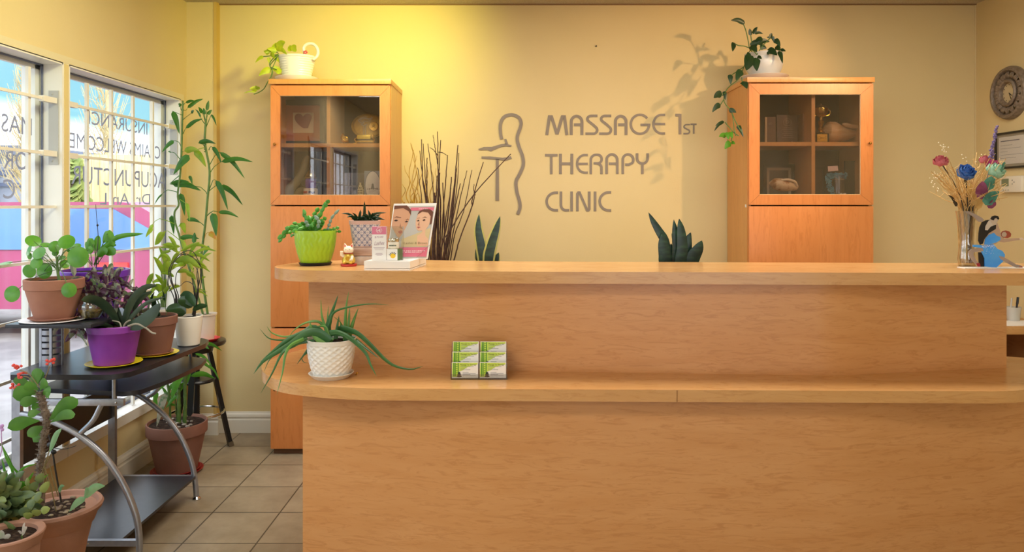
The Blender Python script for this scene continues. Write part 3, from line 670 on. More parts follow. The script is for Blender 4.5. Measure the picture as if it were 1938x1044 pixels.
wpoly(MB(), [(132,489),(200,488),(300,499),(340,494),(365,485),(373,505),(320,523),(262,514),(132,505)]).build('table_top', M['sign'], emb, smooth=False)
wpoly(MB(), [(246,508),(270,508),(271,840),(243,840)]).build('table_leg', M['sign'], emb, smooth=False)
# ================================================================ RIGHT WALL
RX90 = Matrix.Rotation(-math.pi/2, 3, 'Y')   # z -> -x
ck = thing('wall_clock', 'round pewter-framed wall clock with petal border on the right wall', 'clock', (XR, 4.17, 2.014))
c0 = Vector((XR, 4.17, 2.014)); pew = mat('aged_pewter', '7d6f5f', '97897a', rough=.55, metal=.35, scale=60, bump=.3)
MB().lathe([(.150,0),(.150,.018),(.142,.034),(.128,.036),(.120,.024),(.120,.0)], c0, 48, axis=RX90).build('outer_rim', pew, ck)
MB().lathe([(.001,.0),(.120,.0),(.120,.010),(.001,.011)], c0, 48, axis=RX90).build('back_plate', flat('clock_back_tan', 'b9a27c', .6), ck)
MB().lathe([(.074,.0),(.078,.030),(.070,.038),(.060,.034),(.056,.024),(.056,0)], c0, 48, axis=RX90).build('inner_rim', pew, ck)
pm = MB()
for k in range(16):
    a = 2*math.pi*k/16; u = Vector((0, math.cos(a), math.sin(a))); v = Vector((0, -math.sin(a), math.cos(a)))
    for s_ in (-1, 0, 1): pm.blade([c0+u*.078+v*s_*.008+Vector((-.018,0,0)), c0+u*.100+v*s_*.011+Vector((-.030,0,0)), c0+u*.122+v*s_*.005+Vector((-.020,0,0))], .016, .006, 'oval', side=v, seg=6)
pm.build('petal_border', pew, ck)
MB().lathe([(.001,.014),(.058,.014),(.058,.012)], c0, 40, axis=RX90).build('dial', flat('clock_dial_ivory', 'cdbb93', .5), ck)
hm = MB()
for a, L, w_ in ((math.radians(232), .030, .004), (math.radians(205), .045, .003)):
    u = Vector((0, -math.sin(a)*-1, math.cos(a))); hm.bar(c0+Vector((-.017,0,0)), c0+Vector((-.017,0,0))+u*L, .001, w_)
for k in range(12):
    a = k*math.pi/6; u = Vector((0, math.sin(a), math.cos(a))); hm.bar(c0+Vector((-.0155,0,0))+u*.044, c0+Vector((-.0155,0,0))+u*.051, .001, .003)
hm.build('hands_and_marks', flat('clock_black', '2c2620', .6), ck, smooth=False)
ct = thing('framed_certificate', 'black-framed certificate hanging on the right wall below the clock', 'certificate', (XR, 4.13, 1.59))
y1, y0, z0, z1 = 4.30, 3.99, 1.588, 1.795
mb = MB()
for (a,b_,c_,d_) in ((y0,y1,z0,z0+.011),(y0,y1,z1-.011,z1),(y0,y0+.011,z0,z1),(y1-.011,y1,z0,z1)): mb.box(XR-.016, XR, a, b_, c_, d_)
mb.build('frame', flat('frame_black', '26221f', .35), ct, smooth=False)
MB().box(XR-.006, XR-.002, y0+.01, y1-.01, z0+.01, z1-.01).build('mat_board', flat('certificate_mat', 'a9a08c', .6), ct, smooth=False)
MB().box(XR-.0075, XR-.006, y0+.028, y1-.028, z0+.026, z1-.026).build('document', flat('certificate_paper', 'e7e2d8', .6), ct, smooth=False)
mb = MB(); xd, yd = (0,-1,0), (0,0,1)
mb.box(XR-.0079, XR-.0077, y1-.205, y1-.045, z1-.052, z1-.047)
for k, (l, q) in enumerate(((.10,.0),(.17,0),(.06,0),(.19,0),(.13,0))): mb.box(XR-.0079, XR-.0077, y1-.045-l, y1-.045, z1-.075-k*.018, z1-.0735-k*.018)
mb.build('document_print', flat('print_grey', '6e6f78', .6), ct, smooth=False)
MB().box(XR-.0080, XR-.0077, y0+.035, y0+.065, z1-.07, z1-.035).build('blue_seal', flat('seal_blue', '5566b5', .5), ct, smooth=False)
MB().box(XR-.013, XR-.011, y0+.011, y1-.011, z0+.011, z1-.011).build('glass', glass('frame_glass', (.96,.96,.96), .8), ct, smooth=False)
th = thing('thermostat', 'white wall thermostat with grey screen below the certificate', 'thermostat', (XR, 4.15, 1.45))
MB().bbox(XR-.028, XR, 4.055, 4.235, 1.452, 1.545, .010).build('body', flat('thermostat_white', 'e4dcc8', .4), th)
MB().box(XR-.0295, XR-.0275, 4.155, 4.215, 1.487, 1.530).build('screen', flat('lcd_green_grey', '7d8568', .25), th, smooth=False)
mb = MB()
for y, z in ((4.20,1.466),(4.18,1.466),(4.16,1.466),(4.125,1.500),(4.125,1.520),(4.11,1.51)): mb.ell((XR-.028, y, z), (.003,.006,.005), 8, 6)
mb.build('button', flat('button_grey', 'b9b2a0', .5), th)
# ================================================================ BACK DESK, seen past the right end of the counter
bd = thing('back_desk', 'wall desk with tan laminate top behind the right end of the counter', 'desk', (2.45, 4.1, 0))
MB().bbox(2.12, XR-.005, 3.80, 4.48, .717, .76, .003).build('desktop', M['counter_edge'], bd)
MB().box(2.14, XR-.01, 4.40, 4.46, .1, .717).build('back_panel', flat('desk_shadow_grey', '5c544c', .8), bd, smooth=False)  # dark under-desk shade put into this panel's colour
for x in (2.14, XR-.03): MB().box(x, x+.02, 3.85, 4.45, 0, .717).build('side_panel', M['counter'], bd, smooth=False)
pc = thing('pen_cup', 'small translucent pleated plastic cup holding pens on the back desk', 'pen cup', (2.68, 3.98, .76))
pcm = glass('frosted_cup', (.88,.88,.85), 1.0, .2, base=.04, milky=.45)
MB().lathe([(.001,.002),(.030,.002),(.038,.075),(.036,.075),(.028,.005),(.001,.005)], (2.68,3.98,.76), 28, rf=lambda a,z,i: 1+.025*math.sin(a*14)).build('cup', pcm, pc)
p_ = thing('pen', 'black pen standing in the translucent cup', 'pen', (2.69, 3.98, .767))
MB().tube([(2.69,3.98,.768),(2.702,3.975,.885)], .005, 8).build('barrel', M['blackmetal'], p_); MB().tube([(2.6985,3.9765,.85),(2.702,3.975,.887)], .0062, 8).build('cap', flat('pen_cap', '2b2b30', .4), p_)
p_ = thing('pen', 'pale grey pen leaning in the translucent cup', 'pen', (2.668, 3.99, .767))
MB().tube([(2.668,3.99,.768),(2.682,3.995,.88)], .0045, 8).build('barrel', flat('pen_grey', 'c9c4bb', .4), p_)
o = MB().bar((2.50,3.88,.7615),(2.74,3.90,.7615), .16, .002).build('paper_sheet', M['paper'], smooth=False); tag(o, 'white paper lying on the back desk before the pen cup', 'paper')
mb = MB().tube(catmull([(2.60,4.2,.762),(2.615,4.2,.86),(2.63,4.2,.95),(2.61,4.2,.97),(2.595,4.2,.90)], 20), .003, 6)
tag(mb.build('charging_cable', flat('cable_white', 'e8e4da', .5)), 'thin white looped cable standing up at the edge of the back desk', 'cable')
# ================================================================ THINGS ON THE CABINETS AND COUNTER
def ontop(name, label, cat, loc, group=None): return thing(name, label, cat, loc, group)
def pot_prof(r0, r1, h, rim=0, rimh=0, wall=.005, soil=.012, r0in=0):
    """closed-bottom outer profile then inner wall to the soil"""
    p = [(r0*.9,0),(r0,.004)]
    if rim: p += [(r0+(r1-rim-r0)*.5, (h-rimh)*.5), (r1-rim, h-rimh), (r1-.001, h-rimh+.002), (r1, h-.003), (r1-.002, h)]
    else: p += [(r0+(r1-r0)*.5, h*.5), (r1, h-.002), (r1-.001, h)]
    p += [(r1-wall-.002, h), (r1-wall-.003-(rim*.5), h-soil-.004)]
    return p
def pot(root, c, r0, r1, h, m, rim=0, rimh=0, n=40, rf=None, soil=True, sc=(1,1), name='pot'):
    pr = pot_prof(r0, r1, h, rim, rimh); pr2 = pr
    o = MB().lathe(pr2, c, n, rf=rf, sc=sc).build(name, m, root)
    if soil: MB().lathe([(.0005,h-.010),(r1*.5,h-.008),(r1*.90,h-.012),(r1*.90,h-.02),(.0005,h-.02)], c, 24, sc=sc).build('soil', M['soil'], root)
    return o
def saucer(root, c, r, h, m, name='saucer', rb=None, n=36):
    return MB().lathe([((rb or r*.8),0),(r,h),(r-.003,h+.001),((rb or r*.8)-.002,.003),(.0005,.003)], c, n).build(name, m, root)
# ---------- pot on the window-side cabinet
ZT = lz(149.5, LY)
p = (lx(560,4.22), 4.24, ZT); G = PX(340,0,4.35,4.18)
r = ontop('potted_plant', 'yellow-green trailing plant in a ribbed white basket pot on the window-side cabinet', 'potted plant', p)
MB().lathe([(.095,0),(.11,.012),(.122,.030),(.119,.031),(.09,.018),(.0005,.018)], p, 40).build('saucer', M['potwhite'], r)
rbf = lambda a, z, i: 1
pr = [(.072,.018)]+[(.074+.030*t+(.0025 if k%2 else 0), .02+.118*t) for k, t in enumerate([i/18 for i in range(19)])]+[(.110,.142),(.112,.152),(.106,.154),(.100,.140)]
MB().lathe(pr, p, 40, sc=(1,.85)).build('pot', M['potwhite'], r)
MB().lathe([(.0005,.138),(.099,.138),(.099,.134),(.0005,.134)], p, 24, sc=(1,.85)).build('soil', M['soil'], r)
hd = catmull([W(577,104,4.20), W(575,90,4.20), W(583,83,4.20), W(594,84,4.20), W(601,93,4.20), W(601,105,4.20), W(593,113,4.20)], 26)
MB().tube(hd, [.004]+[.010]*25+[.006] if False else .0085, 10).build('handle', M['potwhite'], r)
fl = MB()
for k in range(5):
    a = k*1.256; fl.ell(W(578,99,4.19)+Vector((math.cos(a)*.008, 0, math.sin(a)*.008)), (.005,.004,.005), 8, 6)
fl.build('flower_ornament', flat('ornament_red', 'c9405a', .4), r)
lf = MB()
def leafpx(mb, G, base, tip, w, dd0=0, dd1=0, prof='ovate', bend=.12, mi=0, cup=.2, roll=0, side=None, th=0, seg=10):
    a = G(*base, dd0); b_ = G(*tip, dd1); m_ = (a+b_)/2+Vector((0,0,(b_-a).length*bend))
    sc_ = G(1,0)-G(0,0); return mb.blade([a, m_, b_], w*sc_.length, th, prof, cup=cup, roll=roll, side=side, mi=mi, seg=seg)
for (b_, t_, w_, d0, d1) in [((800,395),(870,345),62,0,-.03),((770,420),(810,350),50,0,.02),((760,410),(700,440),40,0,-.02),((790,400),(885,450),44,0,-.05),((735,445),(690,420),36,0,0),
    ((745,440),(780,480),40,0,-.03),((690,462),(622,516),34,0,-.02),((755,570),(650,625),56,0,-.04),((765,570),(832,572),46,0,.02),((800,605),(850,570),40,0,.03),((800,430),(720,400),46,0,-.03),
    ((905,425),(908,370),34,0,.05),((925,420),(960,375),60,0,-.02),((640,745),(575,730),46,-.06,-.08),((625,760),(525,768),14,-.06,-.08),((645,740),(630,705),36,-.06,-.1),((780,470),(830,520),34,0,.02),((730,470),(745,540),30,0,.0)]:
    leafpx(lf, G, b_, t_, w_, d0, d1, roll=random.uniform(-.3,.3))
lf.build('leaves', M['leafgold'], r)
vm = MB()
for path, dd in (([(815,440),(770,480),(740,530),(765,590),(750,640)],0),([(810,440),(790,500),(765,560),(755,620),(722,680),(690,735),(640,765),(610,775)],-.06),([(800,450),(740,460),(690,465)],0),([(820,450),(745,540),(800,575)],.0),([(810,430),(720,420)],0)):
    pts = [G(x, y, dd*(i/len(path))) for i, (x, y) in enumerate(path)]; vm.tube(catmull(pts, 20), .0028, 6)
vm.build('vine', M['stem'], r)
# ---------- pot on the far cabinet
ZT2 = lz(146, RY); p = (lx(1447,4.23), 4.24, ZT2); G = PX(1260,20,3.48,4.16)
r = ontop('potted_plant', 'dark green trailing split-leaf plant in a round pale pot on the far right cabinet', 'potted plant', p)
MB().lathe([(.09,0),(.11,.010),(.135,.028),(.132,.030),(.09,.014),(.0005,.014)], p, 40).build('saucer', M['potwhite'], r)
MB().lathe([(.060,.014),(.075,.03),(.098,.07),(.104,.10),(.098,.125),(.094,.135),(.106,.150),(.110,.158),(.104,.158),(.09,.140)], p, 44).build('pot', mat('pale_blue_white_glaze', 'd4d3d0', rough=.3), r)
MB().lathe([(.0005,.145),(.095,.145),(.095,.140),(.0005,.140)], p, 24).build('soil', M['soil'], r)
lf = MB()
for (b_, t_, w_, d0, d1) in [((522,85),(428,64),34,-.0,-.02),((560,165),(552,118),26,0,0),((575,155),(605,107),26,0,.0),((585,150),(640,152),20,0,0),((455,213),(440,270),40,0,-.03),((690,180),(665,178),14,0,0),((690,180),(700,148),26,0,0),
    ((700,170),(715,212),22,0,0),((715,190),(755,235),38,0,-.02),((560,240),(630,195),46,0,-.03),((600,215),(685,205),40,0,.01),((560,230),(600,275),50,-.02,-.06),((620,240),(665,250),40,0,0),((640,190),(590,200),34,0,-.03),
    ((665,262),(735,295),56,-.02,-.08),((720,240),(755,265),40,0,-.04),((745,265),(770,350),30,-.04,-.09),((755,260),(790,268),22,0,-.02),((560,285),(540,330),46,-.04,-.08),((575,300),(530,395),84,-.05,-.10),((590,310),(600,400),60,-.05,-.09),((600,310),(632,318),30,-.03,-.07),
    ((425,420),(428,488),34,-.10,-.12),((505,395),(462,460),50,-.10,-.14),((510,465),(535,515),52,-.10,-.13),((372,550),(315,575),48,-.05,-.08),((385,530),(392,590),26,-.05,-.07),((362,618),(305,670),38,-.05,-.08),((415,655),(465,672),34,-.08,-.1),
    ((385,730),(318,795),24,-.05,-.09),((385,735),(325,760),16,-.05,-.07),((470,755),(512,835),26,-.08,-.1),((480,755),(500,780),20,-.08,-.1)]:
    leafpx(lf, G, b_, t_, w_, d0, d1, roll=random.uniform(-.35,.35))
lf.build('leaves', M['leafd'], r)
lf = MB()
for (b_, t_, w_) in [((400,825),(350,830),34),((415,800),(440,840),40),((400,800),(415,850),36),((430,870),(388,912),44),((430,870),(455,880),26)]: leafpx(lf, G, b_, t_, w_, -.07, -.1)
tag(lf.build('young_leaves', M['leafb'], r), 'lighter green young leaves at the vine tip')
vm = MB()
for path, d0, d1 in (([(600,300),(555,255),(545,210),(530,140),(512,90)],.03,0),([(560,250),(520,235),(480,230),(455,218)],0,0),([(600,290),(560,255),(530,320),(515,370),(480,450),(430,490),(395,530),(382,580),(395,620),(430,660),(445,720),(450,780),(462,825)],0,-.08),
    ([(515,370),(470,400),(425,430)],-.05,-.1),([(395,540),(370,560)],-.06,-.05),([(385,580),(362,618)],-.06,-.05),([(390,735),(420,770),(445,800),(480,825)],-.05,-.08),([(430,660),(465,740),(500,800)],-.08,-.1),([(600,290),(640,230),(690,180)],0,0),([(570,240),(560,165)],0,0),([(500,440),(505,480)],-.09,-.1),([(430,860),(440,820)],-.08,-.08)):
    pts = [G(x, y, d0+(d1-d0)*i/(len(path)-1)) for i, (x, y) in enumerate(path)]; vm.tube(catmull(pts, 24), .0028, 6)
vm.build('vine', M['stem'], r)
# ---------- green embossed pot with holiday cactus
p = (lx(597,2.80), 2.80, ZU); G = PX(500,360,4.213,2.80)
r = ontop('potted_cactus', 'holiday cactus in an embossed lime green pot at the left end of the upper counter', 'potted plant', p)
saucer(r, p, .062, .010, flat('black_plastic', '26262a', .4), rb=.056)
def emb_rf(a, z, i):
    k = 22; ph = math.sin(z*160)*.55
    return 1+.034*abs(math.sin(a*k/2+ph))-.017
pr = [(.050,.006)]+[(.052+.0245*math.sin(math.pi/2*min(1,t*1.05))**.8, .008+.120*t) for t in [i/40 for i in range(41)]]+[(.0765,.131),(.0735,.131),(.0715,.118)]
MB().lathe(pr, p, 132, rf=lambda a,z,i: emb_rf(a,z,i) if 1 < i < 40 else 1).build('pot', mat('lime_green_glaze', '9cc42a', rough=.3), r)
MB().lathe([(.0005,.122),(.072,.120),(.072,.115),(.0005,.115)], p, 24).build('soil', M['soil'], r)
def seg_chain(mb, pts, w, mi=0, th=.006, G=G, n=None, side=None):
    """flat jointed cactus segments along a path of world points"""
    P = [Vector(q) for q in pts]; L = sum((P[i+1]-P[i]).length for i in range(len(P)-1)); n = n or max(2, round(L/(w*1.25)))
    C = catmull(P, n)
    for i in range(n):
        a, b_ = C[i], C[i+1]; d = b_-a
        mb.blade([a-d*.06, a+d*.25, a+d*.6, b_+d*.06], w*random.uniform(.85,1.12), th, 'oval', roll=random.uniform(-.5,.5), seg=6, mi=mi, side=side)
cm = MB()
for path, w_, d1 in [([(330,325),(260,290),(200,290),(160,340),(108,388)],.017,-.03),([(330,325),(250,300),(165,300)],.016,.02),([(350,320),(340,240),(312,150)],.015,0),([(370,320),(385,220),(432,135)],.015,.03),([(380,320),(440,210),(480,130),(518,75)],.017,-.02),
    ([(400,320),(450,250),(495,215)],.016,-.02),([(340,325),(280,270),(225,262)],.015,-.03),([(350,320),(400,250),(420,200)],.016,-.04),([(380,325),(330,290),(300,250)],.016,-.04),([(470,318),(545,310),(598,294)],.013,0),([(360,318),(375,270),(350,200)],.015,.04),([(400,320),(450,290),(470,240)],.015,-.03),
    ([(350,320),(300,300),(230,330),(190,335)],.015,-.05),([(360,320),(370,280),(395,290)],.017,-.05)]:
    pts = [G(x, y, d1*i/(len(path)-1)) for i, (x, y) in enumerate(path)]; seg_chain(cm, pts, w_)
    ox_, oy_ = random.uniform(-22,22), random.uniform(4,40); seg_chain(cm, [G(x+ox_*i/(len(path)-1), y+oy_*i/(len(path)-1), .025-d1*i/(len(path)-1)) for i, (x, y) in enumerate(path)], w_)
cm.build('stems', M['cactus'], r)
cm = MB(); seg_chain(cm, [G(505,315), G(520,270), G(540,215), G(598,152)], .013, th=.009, n=5); seg_chain(cm, [G(425,300,-.04), G(440,250,-.05), G(400,200,-.05)], .016, n=3); seg_chain(cm, [G(350,290,-.04), G(330,240,-.05)], .016, n=2)
tag(cm.build('pale_stems', M['cactusg'], r), 'silvery grey-green stems')
# ---------- lucky cat
p = (lx(660,2.745), 2.745, ZU); cx, cy, cz = p
r = ontop('cat_figurine', 'small white and gold beckoning cat figurine with one raised paw on the upper counter', 'figurine', p)
MB().lathe([(.028,0),(.030,.004),(.029,.009),(.0005,.009)], p, 28).build('base', flat('figurine_red', 'b8322c', .3), r)
catw = flat('figurine_cream', 'f0e6d0', .28); catg = flat('figurine_gold', 'e4c557', .3, .5)
bmx = MB().lathe([(.018,.009),(.024,.014),(.024,.024),(.019,.038),(.014,.048),(.0005,.050)], p, 28, sc=(1,.85)); bmx.ell((cx-.011,cy-.017,cz+.015),(.008,.010,.007)); bmx.ell((cx+.011,cy-.017,cz+.015),(.008,.010,.007)); bmx.build('body', catg, r)
hmx = MB().ell((cx,cy-.003,cz+.060),(.0185,.016,.0155),20,14)
for sx in (-1,1): hmx.lathe([(.007,0),(.0045,.008),(.0005,.016)], (cx+sx*.011,cy-.001,cz+.070), 10, axis=Matrix.Rotation(sx*.25,3,'Y'))
hmx.build('head', catw, r)
MB().tube([(cx-.015,cy-.006,cz+.036),(cx-.024,cy-.010,cz+.042),(cx-.023,cy-.012,cz+.056)], [.006,.0065,.0065], 10).build('raised_paw', catw, r)
MB().tube([(cx+.014,cy-.008,cz+.036),(cx+.015,cy-.018,cz+.026),(cx+.006,cy-.022,cz+.024)], [.006,.0055,.006], 10).build('lower_paw', catw, r)
ex = MB()
for sx in (-1,1): ex.ell((cx+sx*.0065,cy-.0178,cz+.062),(.0022,.0012,.0009),8,6)
ex.build('eyes', flat('ink_black', '1c1a1a', .4), r); MB().ell((cx,cy-.019,cz+.058),(.0016,.001,.001),8,6).build('nose', flat('nose_pink', 'd87a7a', .4), r)
er = MB()
for sx in (-1,1): er.lathe([(.0042,0),(.0005,.009)], (cx+sx*.0115,cy-.005,cz+.073), 8, axis=Matrix.Rotation(sx*.25,3,'Y'))
er.build('inner_ears', flat('ear_red', 'cf4a4a', .4), r)
MB().tube([(cx+.016*math.cos(a*.5236), cy-.002+.014*math.sin(a*.5236), cz+.048) for a in range(13)], .0018, 6).build('collar', flat('collar_red', 'b02e2a', .4), r)
MB().lathe([(.0005,0),(.008,0),(.008,.003),(.0005,.003)], (cx+.002,cy-.025,cz+.030), 16, axis=Matrix.Rotation(math.pi/2,3,'X')).build('coin', M['gold'], r)
# ---------- haworthia in patterned pot on stone blocks
q = (lx(690,2.84), 2.84)
sm = mat('white_marble', 'dcd0c6', 'c3b2a6', rough=.3, scale=30); s2 = mat('brown_onyx', 'ab8b7c', 'c4aa9c', rough=.35, scale=12, stretch=(1,1,6))
o = MB().bbox(q[0]-.052, q[0]+.05, 2.79, 2.89, ZU, ZU+.034, .004).build('stone_block', sm); tag(o, 'white marble block lying under the brown stone block on the upper counter', 'stone block', 'stone blocks')
o = MB().bbox(q[0]-.048, q[0]+.048, 2.79, 2.89, ZU+.0345, ZU+.066, .005).build('stone_block', s2); tag(o, 'brown stone block carrying the patterned square pot', 'stone block', 'stone blocks')
p = (q[0], q[1], ZU+.0665); r = ontop('potted_succulent', 'spiky dark succulent in a square pot with blue-grey lattice pattern', 'potted plant', p)
def sq(a, z, i): 
    c = max(abs(math.cos(a-.3)), abs(math.sin(a-.3))); return min(1.12, .90/c+.06)
pm_ = bpy.data.materials.new('lattice_glaze'); pm_.use_nodes = True; t = pm_.node_tree; b = t.nodes['Principled BSDF']; b.inputs['Roughness'].default_value = .6
tcn = t.nodes.new('ShaderNodeTexCoord'); sx_ = t.nodes.new('ShaderNodeSeparateXYZ'); t.links.new(tcn.outputs['Object'], sx_.inputs[0])
def mth(t, op, a, b_=None, c_=None):
    n = t.nodes.new('ShaderNodeMath'); n.operation = op
    for i, v in enumerate((a, b_, c_)):
        if v is None: continue
        if isinstance(v, (int, float)): n.inputs[i].default_value = v
        else: t.links.new(v, n.inputs[i])
    return n.outputs[0]
an = mth(t, 'ARCTAN2', sx_.outputs[1], sx_.outputs[0]); u = mth(t, 'SINE', mth(t, 'MULTIPLY', an, 15)); v = mth(t, 'SINE', mth(t, 'MULTIPLY', sx_.outputs[2], 250))
u2 = mth(t, 'SINE', mth(t, 'MULTIPLY', an, 30)); v2 = mth(t, 'SINE', mth(t, 'MULTIPLY', sx_.outputs[2], 500))
k1 = mth(t, 'ABSOLUTE', mth(t, 'ADD', u, v)); k2 = mth(t, 'ABSOLUTE', mth(t, 'MULTIPLY', u2, v2)); kk = mth(t, 'MINIMUM', k1, mth(t, 'ADD', k2, .12))
st = mth(t, 'GREATER_THAN', kk, .28); inz = mth(t, 'MULTIPLY', mth(t, 'LESS_THAN', sx_.outputs[2], .087), mth(t, 'GREATER_THAN', sx_.outputs[2], .004))
mx = t.nodes.new('ShaderNodeMix'); mx.data_type = 'RGBA'; mx.inputs[6].default_value = lin('d7cdca'); mx.inputs[7].default_value = lin('6b7190')
t.links.new(mth(t, 'MULTIPLY', mth(t, 'SUBTRACT', 1, st), inz), mx.inputs[0])
m3 = t.nodes.new('ShaderNodeMix'); m3.data_type = 'RGBA'; m3.inputs[6].default_value = lin('c9a69b'); t.links.new(inz, m3.inputs[0]); t.links.new(mx.outputs[2], m3.inputs[7]); t.links.new(m3.outputs[2], b.inputs['Base Color'])
MB().lathe([(.043,0),(.044,.003),(.056,.084),(.059,.086),(.060,.101),(.055,.101),(.053,.09)], p, 72, rf=sq).build('pot', pm_, r)
MB().lathe([(.0005,.093),(.052,.093),(.052,.088),(.0005,.088)], p, 24).build('soil', M['soil'], r)
G = PX(500,360,4.213,2.84); hl = MB(); rnd = random.Random(3)
for cxp, n_ in ((755,12),(850,16)):
    for k in range(n_):
        a = k*2.4; el = .35+.9*(k/n_); L = .058*rnd.uniform(.8,1.15); b_ = G(cxp,250)+Vector((0,0,-.004)); d = Vector((math.cos(a)*math.cos(el), math.sin(a)*math.cos(el), math.sin(el)))
        hl.blade([b_, b_+d*L*.5+Vector((0,0,.004)), b_+d*L*.95-Vector((0,0,.002+.008*math.cos(el)))], .014, .005, 'taper', seg=6)
for t_ in ((615,185),(660,215),(975,178),(955,230),(900,270),(800,85)):
    b_ = G(800 if t_[0] > 700 else 740, 245); e_ = G(*t_, -.03); hl.blade([b_, (b_+e_)/2+Vector((0,0,.012)), e_], .015, .005, 'taper', seg=7)
hl.build('leaves', M['leafd'], r)
# ---------- white display tray with poster, card, jar and box
TA = math.radians(-6); TR = Matrix.Rotation(TA, 3, 'Z'); T0 = Vector((lx(689,2.575), 2.575, ZU))
def TW(x, y, z): return T0+TR@Vector((x, y, z))
def tbox(mb, x0, x1, y0, y1, z0, z1, mi=0):
    return mb.add([TW(a,b_,c) for a,b_,c in ((x0,y0,z0),(x1,y0,z0),(x1,y1,z0),(x0,y1,z0),(x0,y0,z1),(x1,y0,z1),(x1,y1,z1),(x0,y1,z1))], [(0,3,2,1),(4,5,6,7),(0,1,5,4),(1,2,6,5),(2,3,7,6),(3,0,4,7)], mi)
r = ontop('display_stand', 'white counter display stand with clear back panel showing two women in a skincare poster', 'display stand', tuple(T0))
mb = MB(); tbox(mb, 0, .163, 0, .25, 0, .006); tbox(mb, 0, .163, 0, .25, .0075, .032); mb.build('tray', flat('tray_white', 'f1efec', .3), r, smooth=False)
PB = .10  # poster position from the tray front; leans back
def PO(u, v, off=0):  # u across 0..1, v up 0..1
    bl, br_ = W(733,488,2.66), W(808.6,487.5,2.70); tl, tr_ = W(747,386,2.73), W(825,385,2.77)
    q_ = bl*(1-u)*(1-v)+br_*u*(1-v)+tl*(1-u)*v+tr_*u*v; n_ = (br_-bl).cross(tl-bl).normalized(); return q_+n_*off
def pquad(mb, u0, u1, v0, v1, off, th=.0006, mi=0):
    return mb.prism([PO(u0,v0,off),PO(u1,v0,off),PO(u1,v1,off),PO(u0,v1,off)], (PO(0,0,1)-PO(0,0,0))*-th if False else (PO(0,0,0)-PO(0,0,1))*th, mi)
def ppoly(mb, pts, off, mi=0): return mb.prism([PO(u,v,off) for u,v in pts], (PO(0,0,0)-PO(0,0,1))*.0004, mi)
pquad(MB(), -.02, 1.02, -.02, 1.01, -.001, .003).build('poster_board', flat('poster_white', 'efedea', .35), r, smooth=False)
# printed picture, in layers
cols = [flat('print_grey_wash', 'b9b8b4', .4), flat('print_pink', 'd56f88', .4), flat('print_skin', 'c99a7c', .4), flat('print_skin_light', 'dcb295', .4), flat('print_hair', '6a4436', .4), flat('print_lips', 'b0645e', .4), flat('print_eye', '3b2c28', .4), flat('print_sand', 'cbb98f', .4), flat('print_shade', 'a87a62', .4)]
mb = MB()
ppoly(mb, [(.0,.0),(.98,.0),(.98,.96),(.0,.96)], .0004, 0)
ppoly(mb, [(.40,.87),(.97,.87),(.97,.93),(.40,.93)], .0008, 1); ppoly(mb, [(.27,.02),(.97,.02),(.97,.19),(.24,.19)], .0012, 1)
ppoly(mb, [(.30,.20),(.95,.20),(.97,.55),(.66,.45),(.28,.34)], .0008, 7)
# large cropped face, left
ppoly(mb, [(.0,.94),(.34,.95),(.42,.86),(.41,.72),(.37,.60),(.30,.46),(.22,.36),(.16,.40),(.0,.58)], .0010, 2)
ppoly(mb, [(.0,.97),(.30,.97),(.42,.88),(.43,.78),(.36,.86),(.22,.92),(.0,.90)], .0014, 4)
ppoly(mb, [(.02,.73),(.08,.765),(.20,.745),(.20,.735),(.08,.75)], .0016, 4); ppoly(mb, [(.31,.70),(.36,.72),(.40,.71),(.36,.705)], .0016, 4)
ppoly(mb, [(.03,.685),(.08,.705),(.14,.69),(.09,.67)], .0016, 6); ppoly(mb, [(.30,.66),(.345,.685),(.39,.665),(.34,.65)], .0016, 6)
ppoly(mb, [(.20,.64),(.24,.56),(.30,.545),(.25,.53),(.19,.55)], .0014, 8); ppoly(mb, [(.18,.49),(.24,.505),(.29,.47),(.24,.44),(.19,.455)], .0016, 5)
# smaller whole face, right
ppoly(mb, [(.60,.80),(.68,.86),(.82,.86),(.92,.80),(.93,.68),(.90,.58),(.84,.50),(.86,.40),(.95,.34),(.97,.22),(.70,.22),(.66,.40),(.78,.46),(.76,.50),(.68,.49),(.62,.52),(.58,.60),(.565,.70)], .0011, 3)
ppoly(mb, [(.58,.79),(.62,.86),(.74,.90),(.88,.89),(.97,.84),(.97,.62),(.93,.60),(.92,.76),(.84,.83),(.70,.85)], .0015, 4)
ppoly(mb, [(.59,.715),(.64,.735),(.665,.725),(.63,.725)], .0017, 4); ppoly(mb, [(.71,.73),(.78,.755),(.84,.735),(.77,.74)], .0017, 4)
ppoly(mb, [(.595,.675),(.63,.695),(.66,.68),(.63,.665)], .0017, 6); ppoly(mb, [(.73,.685),(.775,.71),(.81,.69),(.77,.675)], .0017, 6)
ppoly(mb, [(.66,.67),(.63,.605),(.655,.585),(.70,.60),(.67,.60)], .0016, 8); ppoly(mb, [(.62,.56),(.66,.572),(.71,.56),(.66,.535)], .0017, 5)
mb.build('poster_picture', cols, r, smooth=False)
def ptext(body, u, v, h, wdt, off=.0022, **k):
    mb = MB(); xd = (PO(1,v)-PO(0,v)).normalized(); yd = (PO(u,1)-PO(u,0)).normalized(); text_mb(mb, body, h, PO(u,v,off), xd, yd, depth=0, width=wdt, **k); return mb
ptext('Lashes & Brows', .36, .245, .013, .085).build('poster_script', flat('print_sand_dark', '8d7a56', .5), r, smooth=False)
m_ = MB()
for u0, u1, v0 in ((.60,.82,.895),(.34,.92,.12),(.42,.84,.095)):
    for k in range(12): pquad(m_, u0+(u1-u0)*k/12, u0+(u1-u0)*(k+.75-.3*(k%3==1))/12, v0, v0+.010, .0022, .0004)
m_.build('poster_small_print', flat('print_white', 'f3e9e9', .5), r, smooth=False)
